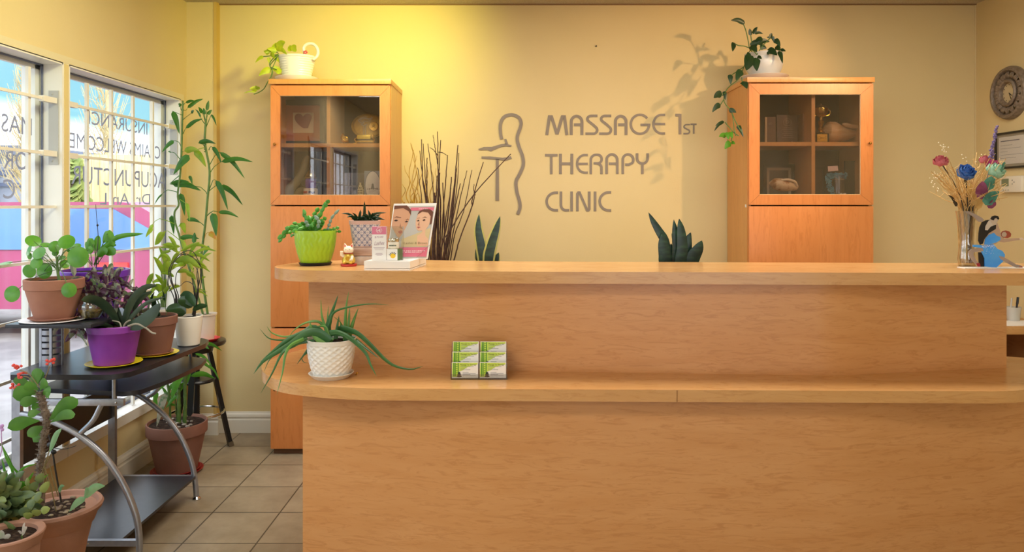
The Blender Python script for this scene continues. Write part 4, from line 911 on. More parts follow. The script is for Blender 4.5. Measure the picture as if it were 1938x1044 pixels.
mb = MB(); a_ = PO(.72,-.01,.012); mb.tube([a_, PO(1.0,.22,.006)], .0014, 6); mb.build('corner_brace', M['acrylic'], r)
MB().box(*(lambda a: (a.x-.0, a.x+.062, a.y, a.y+.035, a.z, a.z+.118))(TW(.062,.045,.033))).build('card_holder', M['acrylic'], r, smooth=False)
# price card
c_ = TW(.043,.022,.0325); s_ = ontop('price_card', 'narrow white price card with a pink top standing at the front of the display tray', 'sign card', tuple(c_))
y_ = c_.y; x0, x1 = lx(704,y_), lx(731,y_); z0, z1 = c_.z, lz(428,y_)
MB().box(x0, x1, y_, y_+.002, z0, z1).build('card', M['paper'], s_, smooth=False)
zz = z1-(z1-z0)*.235
MB().box(x0, x1, y_-.0004, y_, zz, z1-.001).build('pink_header', flat('header_pink', 'dd7f9d', .4), s_, smooth=False)
mb = MB(); hc = Vector(((x0+x1)/2, y_-.0008, (zz+z1)/2)); hx = [hc+Vector((math.cos(k*math.pi/3)*.0105, 0, math.sin(k*math.pi/3)*.0105)) for k in range(7)]; mb.tube(hx, .0007, 4); text_mb(mb, 'rE', .011, hc+Vector((-.006,-.0002,-.004)), (1,0,0), (0,0,1), depth=0, width=.011, bold=.0004); mb.build('hexagon_mark', flat('print_white', 'f3e9e9', .5), s_, smooth=False)
mb = MB(); text_mb(mb, '$70.00', .010, (x0+.009,y_-.0006,zz-.013), (1,0,.04), (.15,0,1), depth=0, width=.030); text_mb(mb, 'Lashes', .020, (x0+.008,y_-.0006,zz-.038), (1,0,.05), (.25,0,1), depth=0, width=.034)
for k, (l, h_) in enumerate(((.040,-.046),(.034,-.0495),(.030,-.055),(.022,-.067),(.026,-.0705),(.018,-.074))): mb.box((x0+x1)/2-l/2, (x0+x1)/2+l/2, y_-.0006, y_-.0002, zz+h_, zz+h_+.0011)
mb.build('card_print', flat('print_rose_grey', 'a98a9e', .5), s_, smooth=False)
# small box with round yellow emblem, jar on top
bx = TW(.086,.030,.0325); y_ = bx.y; x0, x1 = lx(732,y_), lx(752,y_); zt = lz(471,y_)
s_ = ontop('product_box', 'small white and green product box with a yellow drawing, under the jar', 'box', tuple(bx))
MB().box(x0, x1, y_, y_+.003, bx.z, zt).build('front_face', M['paper'], s_, smooth=False)
MB().add([(x0,y_+.003,bx.z),(x1,y_+.003,bx.z),(x1+.014,y_+.038,bx.z),(x0+.014,y_+.038,bx.z),(x0,y_+.003,zt),(x1,y_+.003,zt),(x1+.014,y_+.038,zt),(x0+.014,y_+.038,zt)], [(0,3,2,1),(4,5,6,7),(0,1,5,4),(1,2,6,5),(2,3,7,6),(3,0,4,7)]).build('carton', flat('carton_green', '5d7a52', .5), s_, smooth=False)
mb = MB(); yc = Vector(((x0+x1)/2+.003, y_-.0006, (bx.z+zt)/2-.003))
mb.prism([yc+Vector((math.cos(a)*.0095, 0, math.sin(a)*.0095*(1 if math.sin(a)<0 else .8))) for a in [k*math.pi/10 for k in range(20)]], (0,.0004,0)); mb.build('yellow_emblem', flat('emblem_yellow', 'ecc333', .4), s_, smooth=False)
mb = MB()
for k, a in enumerate((.7, 1.2, 1.8, 2.4, 2.9)): mb.tube([yc+Vector((math.cos(a)*.008,-.0003,math.sin(a)*.007)), yc+Vector((math.cos(a)*.014,-.0003,math.sin(a)*.013))], .0012, 5)
mb.build('emblem_strokes', flat('ink_black', '1c1a1a', .4), s_, smooth=False)
jc = Vector((lx(745,y_+.02), y_+.020, zt+.0005)); s_ = ontop('cream_jar', 'small white cosmetic jar with a silver lid on the product box', 'jar', tuple(jc))
MB().lathe([(.018,0),(.020,.003),(.020,.021),(.018,.024),(.0005,.024)], jc, 28).build('jar_body', flat('jar_white', 'ece6d6', .3), s_)
MB().lathe([(.0185,.0245),(.0195,.026),(.0195,.034),(.0185,.036),(.0005,.036)], jc, 28).build('lid', M['silver'], s_)
mb = MB(); text_mb(mb, 'essence', .008, jc+Vector((-.0125,-.0206,.010)), (1,0,0), (0,0,1), depth=0, width=.025, bold=.0003); mb.build('label_print', flat('label_green', '2f4a34', .5), s_, smooth=False)
# ---------- vase with dried flowers
p = (lx(1836,2.72), 2.74, ZU); G = PX(1740,230,3.6,2.74)
r = ontop('flower_vase', 'curved glass vase with golden shimmer at the right end of the upper counter', 'vase', p)
vp = [(.026,0),(.029,.004),(.030,.03),(.027,.06),(.0235,.095),(.026,.13),(.031,.165),(.035,.195),(.037,.205)]
MB().lathe(vp+[(rr-.0025, z) for rr, z in vp[::-1]][:-1]+[(.0005,.006)], p, 40).build('glass', M['vaseglass'], r)
fb = ontop('dried_flowers', 'bouquet of dried grasses and dyed roses standing in the golden glass vase', 'dried flowers', (p[0], p[1], p[2]+.01))
B0 = Vector(p)+Vector((0,0,.012)); rnd = random.Random(11)
st_ = MB(); gy = mat('dried_grass', 'c39a58', 'dcbb80', rough=.8, scale=40)
for k in range(95):
    tx = rnd.uniform(70, 600); ty = rnd.uniform(190, 470)+abs(tx-330)*.22; e_ = G(tx, ty, rnd.uniform(-.10,.10)); b_ = B0+Vector((rnd.uniform(-.018,.018), rnd.uniform(-.018,.018), 0)); mth_ = Vector(p)+Vector((rnd.uniform(-.026,.026), rnd.uniform(-.02,.02), .20))
    st_.tube(catmull([b_, mth_, (mth_+e_)/2+Vector((rnd.uniform(-.01,.01),0,.01)), e_], 8), [.0016,.0010], 4, cap=False)
    for j in range(2):
        dd = Vector((rnd.uniform(-1,1), rnd.uniform(-.6,.6), rnd.uniform(-.2,1))).normalized()*.03; s0 = mth_.lerp(e_, rnd.uniform(.5,1)); st_.tube([s0, s0+dd*.6, s0+dd+Vector((0,0,.004))], [.0010,.0006], 3, cap=False)
st_.build('dried_stems', gy, fb)
dm = MB()
for k in range(42):
    x, y = rnd.choice(((150,170),(120,370),(110,450),(170,180),(95,390),(300,250),(400,250),(580,330))); dm.ell(G(x+rnd.uniform(-28,28), y+rnd.uniform(-28,28), rnd.uniform(-.05,.05)), (.0022,.0022,.0022), 6, 4)
dm.build('tiny_blossoms', flat('blossom_white', 'efe3c8', .6), fb)
def rose(cx_, cy_, rad, m, d, sd, tilt=(0,-.6,.8)):
    mb = MB(); c = G(cx_, cy_, d); R_ = rad/3.6*2.74/F; rn = random.Random(sd); up = Vector(tilt).normalized(); q = up.to_track_quat('Z','Y').to_matrix()
    for ring, (n_, rr, hh, ww) in enumerate(((3,.28,.9,.7),(4,.52,.85,.95),(5,.80,.7,1.15),(5,1.0,.45,1.3))):
        for k in range(n_):
            a = k*6.283/n_+ring*.7+rn.uniform(-.15,.15); o_ = Vector((math.cos(a), math.sin(a), 0)); s_d = Vector((-math.sin(a), math.cos(a), 0))
            P_ = [c+q@(Vector((0,0,-.65))*R_), c+q@((o_*rr*.95+Vector((0,0,-.15*ring)))*R_), c+q@((o_*rr*(.75+.1*ring)+Vector((0,0,hh)))*R_)]
            mb.blade(P_, R_*ww*1.15, 0, 'obov', side=q@s_d, cup=-.45, seg=7)
    return mb
roseP = mat('dusty_pink_petal', 'b3545e', 'c4707a', rough=.6, scale=60, transl=.15); roseB = mat('dyed_blue_petal', '4f82c8', '2f55a0', rough=.55, scale=70, transl=.15); roseT = mat('mint_petal', '8fc3a6', 'b5d6bf', rough=.6, scale=60, transl=.15); roseM = mat('magenta_petal', 'b2457f', 'c86a98', rough=.6, scale=60, transl=.15)
rose(146,270,46,0,-.03,1,(-.2,-.35,.9)).build('pink_rose', roseP, fb, ang=85); rose(318,345,56,0,-.06,2,(0,-.75,.65)).build('blue_rose', roseB, fb, ang=85)
rose(520,335,56,0,-.05,3,(.2,-.6,.7)).build('mint_rose', roseT, fb, ang=85); rose(500,300,42,0,-.02,4,(-.4,-.5,.7)).build('magenta_rose', roseM, fb, ang=85); rose(448,262,38,0,.03,5,(0,-.3,.9)).build('faded_red_rose', roseP, fb, ang=85)
mb = MB()
for b_, t_, w_ in (((425,530),(430,405),74),((430,520),(400,430),50),((500,590),(490,540),55),((470,590),(525,560),40)): leafpx(mb, G, b_, t_, w_, -.04, -.07, roll=.3)
mb.build('plum_leaves', mat('plum_leaf', '7d3a62', '8f4f76', rough=.6, scale=40, transl=.2), fb)
mb = MB()
for b_, t_, w_ in (((470,470),(490,370),70),((450,570),(545,475),72),((470,560),(500,480),60),((590,290),(560,340),40),((455,440),(520,390),50)): leafpx(mb, G, b_, t_, w_, -.05, -.08, roll=.3)
mb.build('teal_leaves', mat('teal_leaf', '3f7f72', '5a9c88', rough=.6, scale=40, transl=.2), fb)
mb = MB()
for b_, t_, w_ in (((370,590),(350,420),50),((400,600),(420,480),46),((350,560),(330,430),34),((390,580),(385,500),50)): leafpx(mb, G, b_, t_, w_, -.02, -.04, roll=.5)
mb.build('straw_leaves', mat('straw_leaf', 'cfa75e', 'dcbb78', rough=.6, scale=30, transl=.3), fb)
mb = MB(); sp_ = catmull([G(430,500), G(475,330), G(495,200), G(528,35)], 40); mb.tube(sp_, .0012, 4)
for i in range(22, 41): 
    for k in range(3): mb.ell(sp_[i]+Vector((rnd.uniform(-1,1), rnd.uniform(-1,1), rnd.uniform(-.5,.5)))*.010*(1.25-i/41), (.0045,.0035,.0045), 7, 5)
mb.build('lavender_spike', mat('lavender_bloom', '7a6a94', '6a5c8a', rough=.7, scale=60), fb)
mb = MB()
for pth in ([(330,600),(322,480),(318,390)],[(300,600),(240,430),(160,300)],[(360,600),(450,500),(500,380)],[(340,600),(350,500),(330,440)]): mb.tube(catmull([B0]+[G(x,y,-.02) for x,y in pth], 14), .0022, 6)
for b_, t_, w_ in (((250,560),(195,500),18),((260,575),(228,550),26),((320,400),(300,425),22)): leafpx(mb, G, b_, t_, w_, -.03, -.05)
mb.build('dark_stems', flat('dark_dried_stem', '3c3428', .7), fb)
# ---------- dancing couple figurine (painted cut-out on a base strip)
p = (lx(1868,2.655), 2.655, ZU); G = PX(1740,230,3.6,2.655)
r = ontop('dancer_figurine', 'painted cut-out of a tango couple, man in black and woman in blue dress', 'figurine', p)
MB().box(lx(1820.5,2.655), lx(1950,2.655), 2.635, 2.685, ZU, ZU+.003).build('base', M['paper'], r, smooth=False)
skinm = mat('painted_skin', 'a89a94', '948882', rough=.5, scale=10); blk = flat('painted_black', '1b1a1f', .35)
def cut(name, pts, m, off=0.0, th=.004, parent=r): return MB().prism([G(x,y)+Vector((0,-off,0)) for x, y in pts], (0,th,0)).build(name, m, parent, smooth=False)
cut('man_arm', [(318,612),(335,610),(385,632),(425,655),(440,668),(428,684),(405,682),(375,652),(340,630),(322,622)], skinm, .001)
cut('woman_body', [(495,705),(530,690),(548,740),(556,775),(575,798),(640,795),(680,793),(682,806),(640,812),(575,822),(540,815),(520,830),(470,840),(455,780),(470,740)], mat('painted_pale_skin', 'b9a08c', rough=.5), .0015)
cut('woman_hand', [(680,792),(700,790),(713,805),(708,808),(695,802),(682,805)], flat('painted_hand', 'd9cbbd', .5), .002)
cut('woman_head', [(555,765),(562,748),(585,741),(610,748),(622,765),(618,784),(598,793),(572,790),(558,780)], flat('painted_auburn', '9c4a38', .45), .003)
cut('woman_face', [(556,765),(565,752),(580,750),(590,765),(585,782),(570,786),(558,778)], flat('painted_face', 'b8a99a', .5), .0045)
cut('man_torso', [(425,685),(450,672),(480,668),(520,705),(518,730),(470,760),(440,800),(430,830),(412,838),(400,812),(402,760),(408,720)], blk, .003)
cut('man_shirt', [(458,690),(470,672),(520,668),(518,700),(480,715),(460,740),(444,738),(446,712)], flat('painted_shirt', 'c9c1b6', .5), .0045)
cut('man_head', [(480,655),(500,645),(530,655),(532,672),(518,695),(498,705),(486,690),(478,675)], flat('painted_face_man', 'c2b4a4', .5), .005)
cut('man_hair', [(478,662),(488,646),(508,639),(530,645),(537,660),(530,668),(518,656),(505,660),(500,672),(488,670)], blk, .0065)
cut('man_leg', [(402,890),(440,890),(442,988),(408,988)], blk, .001)
bluem = mat('bright_blue_dress', '3596ff', '55b0ff', rough=.35, scale=14)
cut('dress_bodice', [(445,800),(470,770),(505,758),(520,775),(545,785),(548,805),(520,822),(470,838),(440,838)], bluem, .004)
cut('dress_skirt', [(420,845),(500,835),(525,865),(560,880),(577,905),(572,945),(545,970),(520,992),(470,990),(440,985),(440,930),(420,890)], bluem, .005)
cut('dress_strap', [(362,838),(420,840),(425,860),(400,858),(362,852)], bluem, .004)
cut('woman_bent_leg', [(425,862),(400,860),(350,868),(330,885),(332,910),(360,950),(385,975),(400,970),(380,940),(362,905),(366,888),(400,885),(430,880)], skinm, .0055)
cut('woman_straight_leg', [(535,915),(560,918),(600,940),(650,970),(690,980),(694,993),(672,998),(640,988),(590,960),(545,935)], skinm, .006)
cut('shoe', [(380,965),(405,962),(410,985),(392,987)], flat('painted_red_shoe', '9c2f38', .4), .0065); cut('shoe', [(672,982),(692,982),(696,996),(676,999)], flat('painted_shoe_tan', 'a5695c', .4), .0065)
mb = MB(); rnd = random.Random(5)
for k in range(30): x = 420+k*3; mb.ell(G(x, 848+rnd.uniform(-7,7))+Vector((0,-.0062,0)), (.0012,.0008,.0012), 6, 4)
for k in range(16): mb.ell(G(rnd.uniform(430,500), rnd.uniform(860,900))+Vector((0,-.0062,0)), (.0009,.0006,.0009), 6, 4)
mb.build('sequins', flat('sequin_white', 'e8f2ff', .3), r)
# ---------- aloe in white relief pot
p = (lx(627,2.52), 2.52, ZL); G = PX(480,480,3.479,2.52)
r = ontop('potted_aloe', 'aloe with long arching leaves in a white diamond-relief pot on the lower counter', 'potted plant', p)
saucer(r, p, .076, .016, M['potwhite'], rb=.060)
def dia(a, z, i):
    u = a*18/math.pi/2*1.0; v = z/.0185; d1 = math.sin(math.pi*(u+v)); d2 = math.sin(math.pi*(u-v)); return 1-.045*(abs(d1)*abs(d2))**.8
pr = [(.054,.006)]+[(.060+.0215*math.sin(math.pi/2*t)**.75, .010+.112*t) for t in [i/54 for i in range(55)]]+[(.0835,.128),(.0845,.132),(.0805,.132),(.078,.118)]
MB().lathe(pr, p, 180, rf=lambda a,z,i: dia(a,z,i) if 2 < i < 53 else 1).build('pot', M['potwhite'], r, ang=60)
MB().lathe([(.0005,.120),(.0785,.118),(.0785,.113),(.0005,.113)], p, 28).build('soil', M['soil'], r)
A = [ # path, width px, depth end offsets, young?
 ([(505,575),(470,480),(448,400),(443,300)],24,0,0,1),([(495,570),(490,480),(515,390),(557,270)],36,0,0,0),([(490,480),(487,420),(493,340)],13,.02,.02,1),([(500,470),(530,385),(650,345),(780,330),(892,338)],14,-.02,-.05,0),
 ([(600,570),(605,420),(612,330),(627,248)],20,.02,.02,1),([(618,560),(628,430),(632,350)],18,.02,.02,1),([(625,560),(655,450),(690,355)],24,.03,.03,1),([(540,560),(550,480),(562,405)],20,-.02,-.02,0),
 ([(600,510),(570,450),(520,408)],10,.03,.04,1),([(600,560),(580,500),(565,420)],14,.03,.02,1),
 ([(505,522),(560,520),(640,560),(735,650),(770,730),(810,806)],30,-.05,-.09,0),([(560,540),(570,490),(640,505),(700,535),(780,610),(870,700),(940,742),(1040,760),(1118,738)],34,.0,-.02,0),([(600,560),(660,560),(740,620),(828,690)],24,.02,-.02,0),
 ([(500,575),(430,520),(350,520),(250,590),(150,650),(60,710),(0,790)],44,-.05,-.10,0),([(480,560),(400,490),(330,520),(220,570),(130,640),(45,710)],40,-.02,-.08,0),
 ([(470,480),(420,445),(340,455),(270,500),(230,550)],15,.02,0,1),([(400,500),(300,530),(200,545),(120,520),(86,474)],14,.02,-.02,1),([(400,530),(280,555),(190,568),(100,555),(40,493)],15,-.02,-.06,0),
 ([(400,570),(300,590),(200,620),(110,690),(66,780)],14,-.04,-.10,0),([(350,550),(270,600),(190,650),(120,790),(46,920)],22,-.06,-.13,0),([(330,560),(250,600),(210,660),(190,780),(152,928)],19,-.07,-.14,1),
 ([(470,570),(400,580),(350,640),(284,728)],24,.05,.05,0),([(370,640),(320,680),(330,712),(362,718)],7,.05,.05,0),([(475,580),(430,560),(385,510),(370,448)],44,-.05,-.06,1),([(520,575),(490,540),(470,480),(400,480)],30,-.02,0,1)]
ma, mb2 = MB(), MB()
for path, w_, d0, d1, yg in A:
    n_ = len(path)-1; base0 = Vector(p)+Vector((0,0,.118)); pts = []
    for i, (x, y) in enumerate(path): pts.append(G(x, y, d0+(d1-d0)*i/n_))
    (mb2 if yg else ma).blade(pts, w_*2.52/F/3.479*1.45, .008 if w_ > 16 else .005, 'taper', seg=20, roll=random.uniform(-.4,.4))
ma.build('leaves', M['aloe'], r); tag(mb2.build('young_leaves', M['aloel'], r), 'lighter green upright young leaves')
MB().tube([(p[0]+.078,p[1]+.03,ZL),(p[0]+.079,p[1]+.035,ZL+.006),(p[0]+.083,p[1]+.03,ZL+.0065)], .003, 6).build('plant_clip', M['gold']); tag(bpy.data.objects['plant_clip'], 'tiny gold clip lying against the counter panel behind the aloe pot', 'clip')
# ---------- business card holder with six stacks
X0 = lx(856,2.50); r = ontop('card_holder', 'clear acrylic six-pocket business card holder on the lower counter', 'card holder', (X0+.09, 2.52, ZL))
mb = MB(); CW, CG, CHH = .088, .0055, .052
def cell(col, row): return X0+col*(CW+CG), 2.485+row*.022, ZL+.004+row*.031
mb.box(X0-.003, X0+2*CW+CG+.003, 2.480, 2.555, ZL, ZL+.002)
for row in range(3):
    x, y, z = cell(0, row); mb.box(X0-.003, X0+2*CW+CG+.003, y-.006, y-.0045, z-.003, z+.014).box(X0-.003, X0+2*CW+CG+.003, y+.011, y+.0125, z-.003, z+.048)
for x in (X0-.004, X0+CW+CG/2-.0007, X0+2*CW+CG+.0025): mb.prism([(x,2.479,ZL),(x,2.479,ZL+.02),(x,2.528,ZL+.112),(x,2.555,ZL+.112),(x,2.555,ZL)], (.0015,0,0))
mb.build('acrylic_body', M['acrylic'], r, smooth=False)
cardlab = [['front', 'middle', 'rear'][k] for k in range(3)]
cg = mat('card_green_gradient', 'b7d63a', 'cfe36a', rough=.4, scale=25); cdg = flat('bamboo_green', '3f8a2a', .4); stn = flat('print_stone_black', '2c2d2e', .4); prt = flat('card_print_grey', '7b8088', .5); prd = flat('card_print_dark', '3c4a2c', .5)
for row in (2, 1, 0):
    for col in (0, 1):
        x, y, z = cell(col, row)
        c = ontop('business_cards', '%s stack of green bamboo business cards in the %s column of the clear holder' % (cardlab[row], ('left','right')[col]), 'business cards', (x+CW/2, y, z), 'stacks of business cards')
        MB().box(x, x+CW, y, y+.009, z, z+CHH).build('cards', M['paper'], c, smooth=False)
        a = MB().prism([(x+.001,y-.0004,z+.004),(x+.020,y-.0004,z+.004),(x+.024,y-.0004,z+.022),(x+.036,y-.0004,z+.026),(x+.050,y-.0004,z+.036),(x+.070,y-.0004,z+.043),(x+CW-.002,y-.0004,z+.046),(x+CW-.002,y-.0004,z+.051),(x+.001,y-.0004,z+.051)], (0,.0004,0)); a.build('green_print', cg, c, smooth=False)
        b_ = MB()
        for bx_, w_ in ((.005,.0035),(.0105,.0025),(.020,.0028)): b_.box(x+bx_, x+bx_+w_, y-.0008, y-.0004, z+.006, z+.051)
        for k in range(5): b_.prism([(x+.012,y-.0009,z+.046-k*.007),(x+.019,y-.0009,z+.048-k*.007),(x+.018,y-.0009,z+.045-k*.007)], (0,.0004,0))
        b_.build('bamboo_print', cdg, c, smooth=False)
        s_ = MB()
        for k, (w_, h_) in enumerate(((.0095,.005),(.0075,.0045),(.0055,.004),(.004,.003))):
            zc = z+.006+sum((.005,.0045,.004,.003)[:k]); s_.prism([(x+.0245+math.cos(q_)*w_*.95, y-.0011, zc+math.sin(q_)*h_*.55) for q_ in [j*math.pi/6 for j in range(12)]], (0,.0004,0))
        s_.build('stones_print', stn, c, smooth=False)
        t_ = MB(); text_mb(t_, 'Massage 1st Therapy', .0075, (x+.028, y-.0008, z+.0425), (1,0,0), (0,0,1), depth=0, width=.054); t_.build('heading_print', prd, c, smooth=False)
        t_ = MB()
        for l, h_, o_ in ((.045,.038,.028),(.022,.033,.028),(.034,.028,.028),(.020,.019,.036),(.044,.015,.036),(.026,.0115,.036),(.044,.008,.036)): t_.box(x+o_, x+o_+l, y-.0007, y-.0004, z+h_, z+h_+.0012)
        t_.build('small_print', prt, c, smooth=False)
# ================================================================ INSIDE THE CABINETS
def inz(py, d): return lz(py, d)
SH = lz(271, LY+.05)+.0005; FL = lz(388, LY)+.0205
G = PX(520,170,4.971,4.30)
# framed heart
p = tuple(G(275, 500)); p = (p[0], 4.32, SH); r = ontop('framed_heart', 'square dark frame with a mauve heart print on terracotta mount in the cabinet', 'framed picture', p)
Gh = PX(520,170,4.971,4.325)
def gq(mb, G, x0, y0, x1, y1, off, th=.002, mi=0): return mb.prism([G(x0,y0)+Vector((0,off,0)), G(x1,y0)+Vector((0,off,0)), G(x1,y1)+Vector((0,off,0)), G(x0,y1)+Vector((0,off,0))], (0,th,0), mi)
fx0, fx1, fy0, fy1 = 50, 470, 95, 520
zb = SH; top = Gh(0,95).z
def gqz(mb, x0, x1, z0, z1, y, th, mi=0):
    a, b_ = Gh(x0,0).x, Gh(x1,0).x; return mb.box(a, b_, y, y+th, z0, z1, mi)
mb = MB(); gqz(mb, 50, 95, zb, top, 4.31, .02); gqz(mb, 430, 475, zb, top, 4.31, .02); gqz(mb, 95, 430, top-.04*.8, top, 4.31, .02); gqz(mb, 95, 430, zb, zb+.026, 4.31, .02)
mb.build('frame', flat('frame_green_black', '1e2622', .35), r, smooth=False)
gq(MB(), Gh, 90, 130, 435, 480, -.004).build('terracotta_mount', flat('mount_terracotta', 'b0674a', .6), r, smooth=False)
gq(MB(), Gh, 175, 215, 367, 405, -.006).build('print_square', flat('print_cream', 'd9c6a8', .6), r, smooth=False)
hp = [(270,362),(225,325),(195,285),(192,250),(208,229),(235,225),(258,236),(270,255),(284,236),(308,224),(335,230),(350,250),(345,285),(325,330),(315,360)]
hp2 = [(v.x, v.y) for v in catmull([(a,b,0) for a,b in hp[:7]], 18)]+[(v.x, v.y) for v in catmull([(a,b,0) for a,b in hp[7:]], 18)]
MB().prism([Gh(x,y)+Vector((0,-.008,0)) for x, y in hp2], (0,.002,0)).build('heart_print', flat('print_mauve', '8e4a50', .6), r, smooth=False)
# shell snail
p = (G(690,0).x, 4.24, SH); r = ontop('shell_figurine', 'small golden spiral shell on stubby feet beside the oval medal', 'figurine', p)
mb = MB(); c = Vector(p)+Vector((0,0,.034)); pts = []; rs = []
for k in range(46):
    a = 1.9+k*.23; R_ = .024*math.exp(-k*.045)+.002; pts.append(c+Vector((math.cos(a)*R_*.75, -.001-k*.0003, math.sin(a)*R_*.75))); rs.append(.015*math.exp(-k*.045)+.0015)
mb.tube(pts, rs, 12); mb.build('spiral_shell', M['gold'], r)
for sx in (-.012, .012): MB().lathe([(.004,0),(.003,.012),(.005,.022)], (p[0]+sx, p[1], SH), 10).build('foot', M['gold'], r)
# oval medal on stand
p = (G(885,0).x, 4.27, SH); r = ontop('award_plaque', 'large oval relief medal with a torch and round emblem on a brass stand', 'award', p)
mc = Vector((G(888,0).x, 4.28, G(0,345).z)); RXX = Matrix.Rotation(math.pi/2, 3, 'X')
MB().lathe([(.0005,-.004),(.088,-.004),(.097,.0),(.099,.006),(.094,.010),(.089,.006),(.086,.002),(.0005,.003)], mc, 56, sc=(1,.72), axis=RXX).build('medal', mat('antique_gold', 'c3a050', 'b08f48', rough=.3, metal=.85, scale=90, bump=.5, bscale=260), r)
mb = MB(); pew2 = mat('pewter_relief', 'b8b29c', rough=.35, metal=.8)
for pth, w_ in (([(845,430),(850,350),(838,335)],.004),([(868,430),(866,350),(876,335)],.004),([(825,330),(850,340),(880,330)],.005),([(845,325),(800,295),(850,275),(905,280),(930,265)],.006),([(855,320),(840,300),(890,300),(920,285)],.004),([(830,300),(810,280),(840,265),(880,262)],.003)): mb.tube(catmull([G(x,y)+Vector((0,-.037,0)) for x, y in pth], 12), w_*.6, 6)
mb.build('torch_relief', pew2, r)
MB().lathe([(.0005,0),(.026,0),(.027,.003),(.024,.005),(.0005,.004)], G(940,348)+Vector((0,-.028,0)), 28, axis=RXX).build('round_emblem', M['gold'], r)
mb = MB(); c = G(940,348)+Vector((0,-.034,0)); mb.tube([c+Vector((-.010,0,-.006)), c+Vector((0,0,0)), c+Vector((.010,0,-.008))], .002, 5); mb.tube([c+Vector((-.008,0,.006)), c, c+Vector((.009,0,.008))], .002, 5); mb.ell(c+Vector((.001,0,.010)), (.003,.002,.003), 8, 6); mb.build('emblem_mark', flat('emblem_dark', '4a3a20', .5), r)
mb = MB()
for k in range(46):
    a = math.radians(130+k*6.2); q_ = mc+Vector((math.cos(a)*.082, -.005, math.sin(a)*.082*.72)); mb.bar(q_, q_+Vector((math.cos(a)*.005,0,math.sin(a)*.005)), .0018, .002)
mb.build('rim_lettering', flat('emblem_dark', '4a3a20', .5), r, smooth=False)
mb = MB().bbox(G(805,0).x, G(925,0).x, 4.215, 4.222, G(0,474).z, G(0,436).z, .002); mb.build('name_plate', mat('brass_plate', 'e9cf4e', rough=.3, metal=.6), r)
for s_, xx in ((-1, 797), (1, 950)):
    MB().tube(catmull([Vector((G(xx-s_*8,0).x,4.225,SH+.055)), Vector((G(xx,0).x,4.22,SH+.035)), Vector((G(xx+s_*14,0).x,4.21,SH+.028)), Vector((G(xx+s_*2,0).x,4.22,SH+.008)), Vector((G(xx+s_*22,0).x,4.215,SH+.004))], 14), .004, 8).build('stand_leg', M['gold'], r)
MB().box(G(790,0).x, G(955,0).x, 4.222, 4.23, SH+.012, SH+.022).build('stand_bar', M['gold'], r, smooth=False)
# lower left: ornate bottle, sculpture
p = (G(360,0).x, 4.25, FL); r = ontop('ornate_bottle', 'ornate purple and silver bottle with domed lid and red-blue label', 'bottle', p)
R0 = p[0]; zt_ = lambda y: lz(170+y/4.971, 4.25)
MB().lathe([(.036,0),(.040,.004),(.040,zt_(930)-FL),(.038,zt_(930)-FL+.002),(.0005,zt_(930)-FL+.002)], p, 28).build('label_drum', M['paper'], r)
mb = MB(); mb.tube([(R0+.0405*math.sin(a), 4.25-.0405*math.cos(a), zt_(962)) for a in (-.8,-.5,-.2)], .006, 6); mb.build('red_label_mark', flat('label_red', 'c0303c', .4), r)
mb = MB(); mb.tube([(R0+.0405*math.sin(a), 4.25-.0405*math.cos(a), zt_(965)+.004*math.sin(a*9)) for a in (.0,.15,.3,.45,.6,.8)], .005, 6); mb.build('blue_label_mark', flat('label_blue', '31489c', .4), r)
z0_ = zt_(930)-FL+.003; z1_ = zt_(835)-FL
MB().lathe([(.026,z0_),(.031,z0_+.01),(.031,z1_-.006),(.026,z1_),(.0005,z1_)], p, 24, rf=lambda a,z,i: 1+.03*math.cos(a*8)).build('glass_body', mat('purple_glass', '5a34c0', '8a6ae0', rough=.08, scale=30, coat=.5), r)
z2_ = z1_+.001
MB().lathe([(.036,z2_),(.040,z2_+.006),(.030,z2_+.012),(.027,z2_+.022),(.018,z2_+.040),(.007,z2_+.052),(.004,z2_+.060),(.006,z2_+.066),(.0005,z2_+.074)], p, 24).build('domed_lid', M['silver'], r)
for s_ in (-1,1): MB().tube(catmull([Vector((R0+s_*.030,4.25,FL+z1_-.004)), Vector((R0+s_*.050,4.25,FL+z1_-.012)), Vector((R0+s_*.050,4.25,FL+z1_-.034)), Vector((R0+s_*.032,4.25,FL+z0_+.012))], 12), .003, 6).build('side_handle', flat('handle_dark', '2f2630', .4), r)
p = (G(200,0).x, 4.32, FL); r = MB()
r.tube(catmull([Vector((G(90,0).x,4.32,FL+.012)), G(150,930,.02), G(215,850,.02), G(262,760,.02), G(290,680,.02), G(322,625,.02)], 24), [.018,.026,.032,.034,.032,.030,.028,.026,.025,.024,.023,.022,.021,.021,.021,.021,.021,.021,.021,.021,.021,.020,.018,.016,.012], 14)
r.tube(catmull([Vector((G(180,0).x,4.32,FL+.012)), G(235,950,.02), G(320,930,.02), G(400,900,.02)], 16), [.022,.012], 12)
tag(r.build('pale_sculpture', mat('celadon_ceramic', '9c9776', '8f8a6c', rough=.4)), 'pale curved ceramic sculpture leaning behind the ornate bottle', 'sculpture')
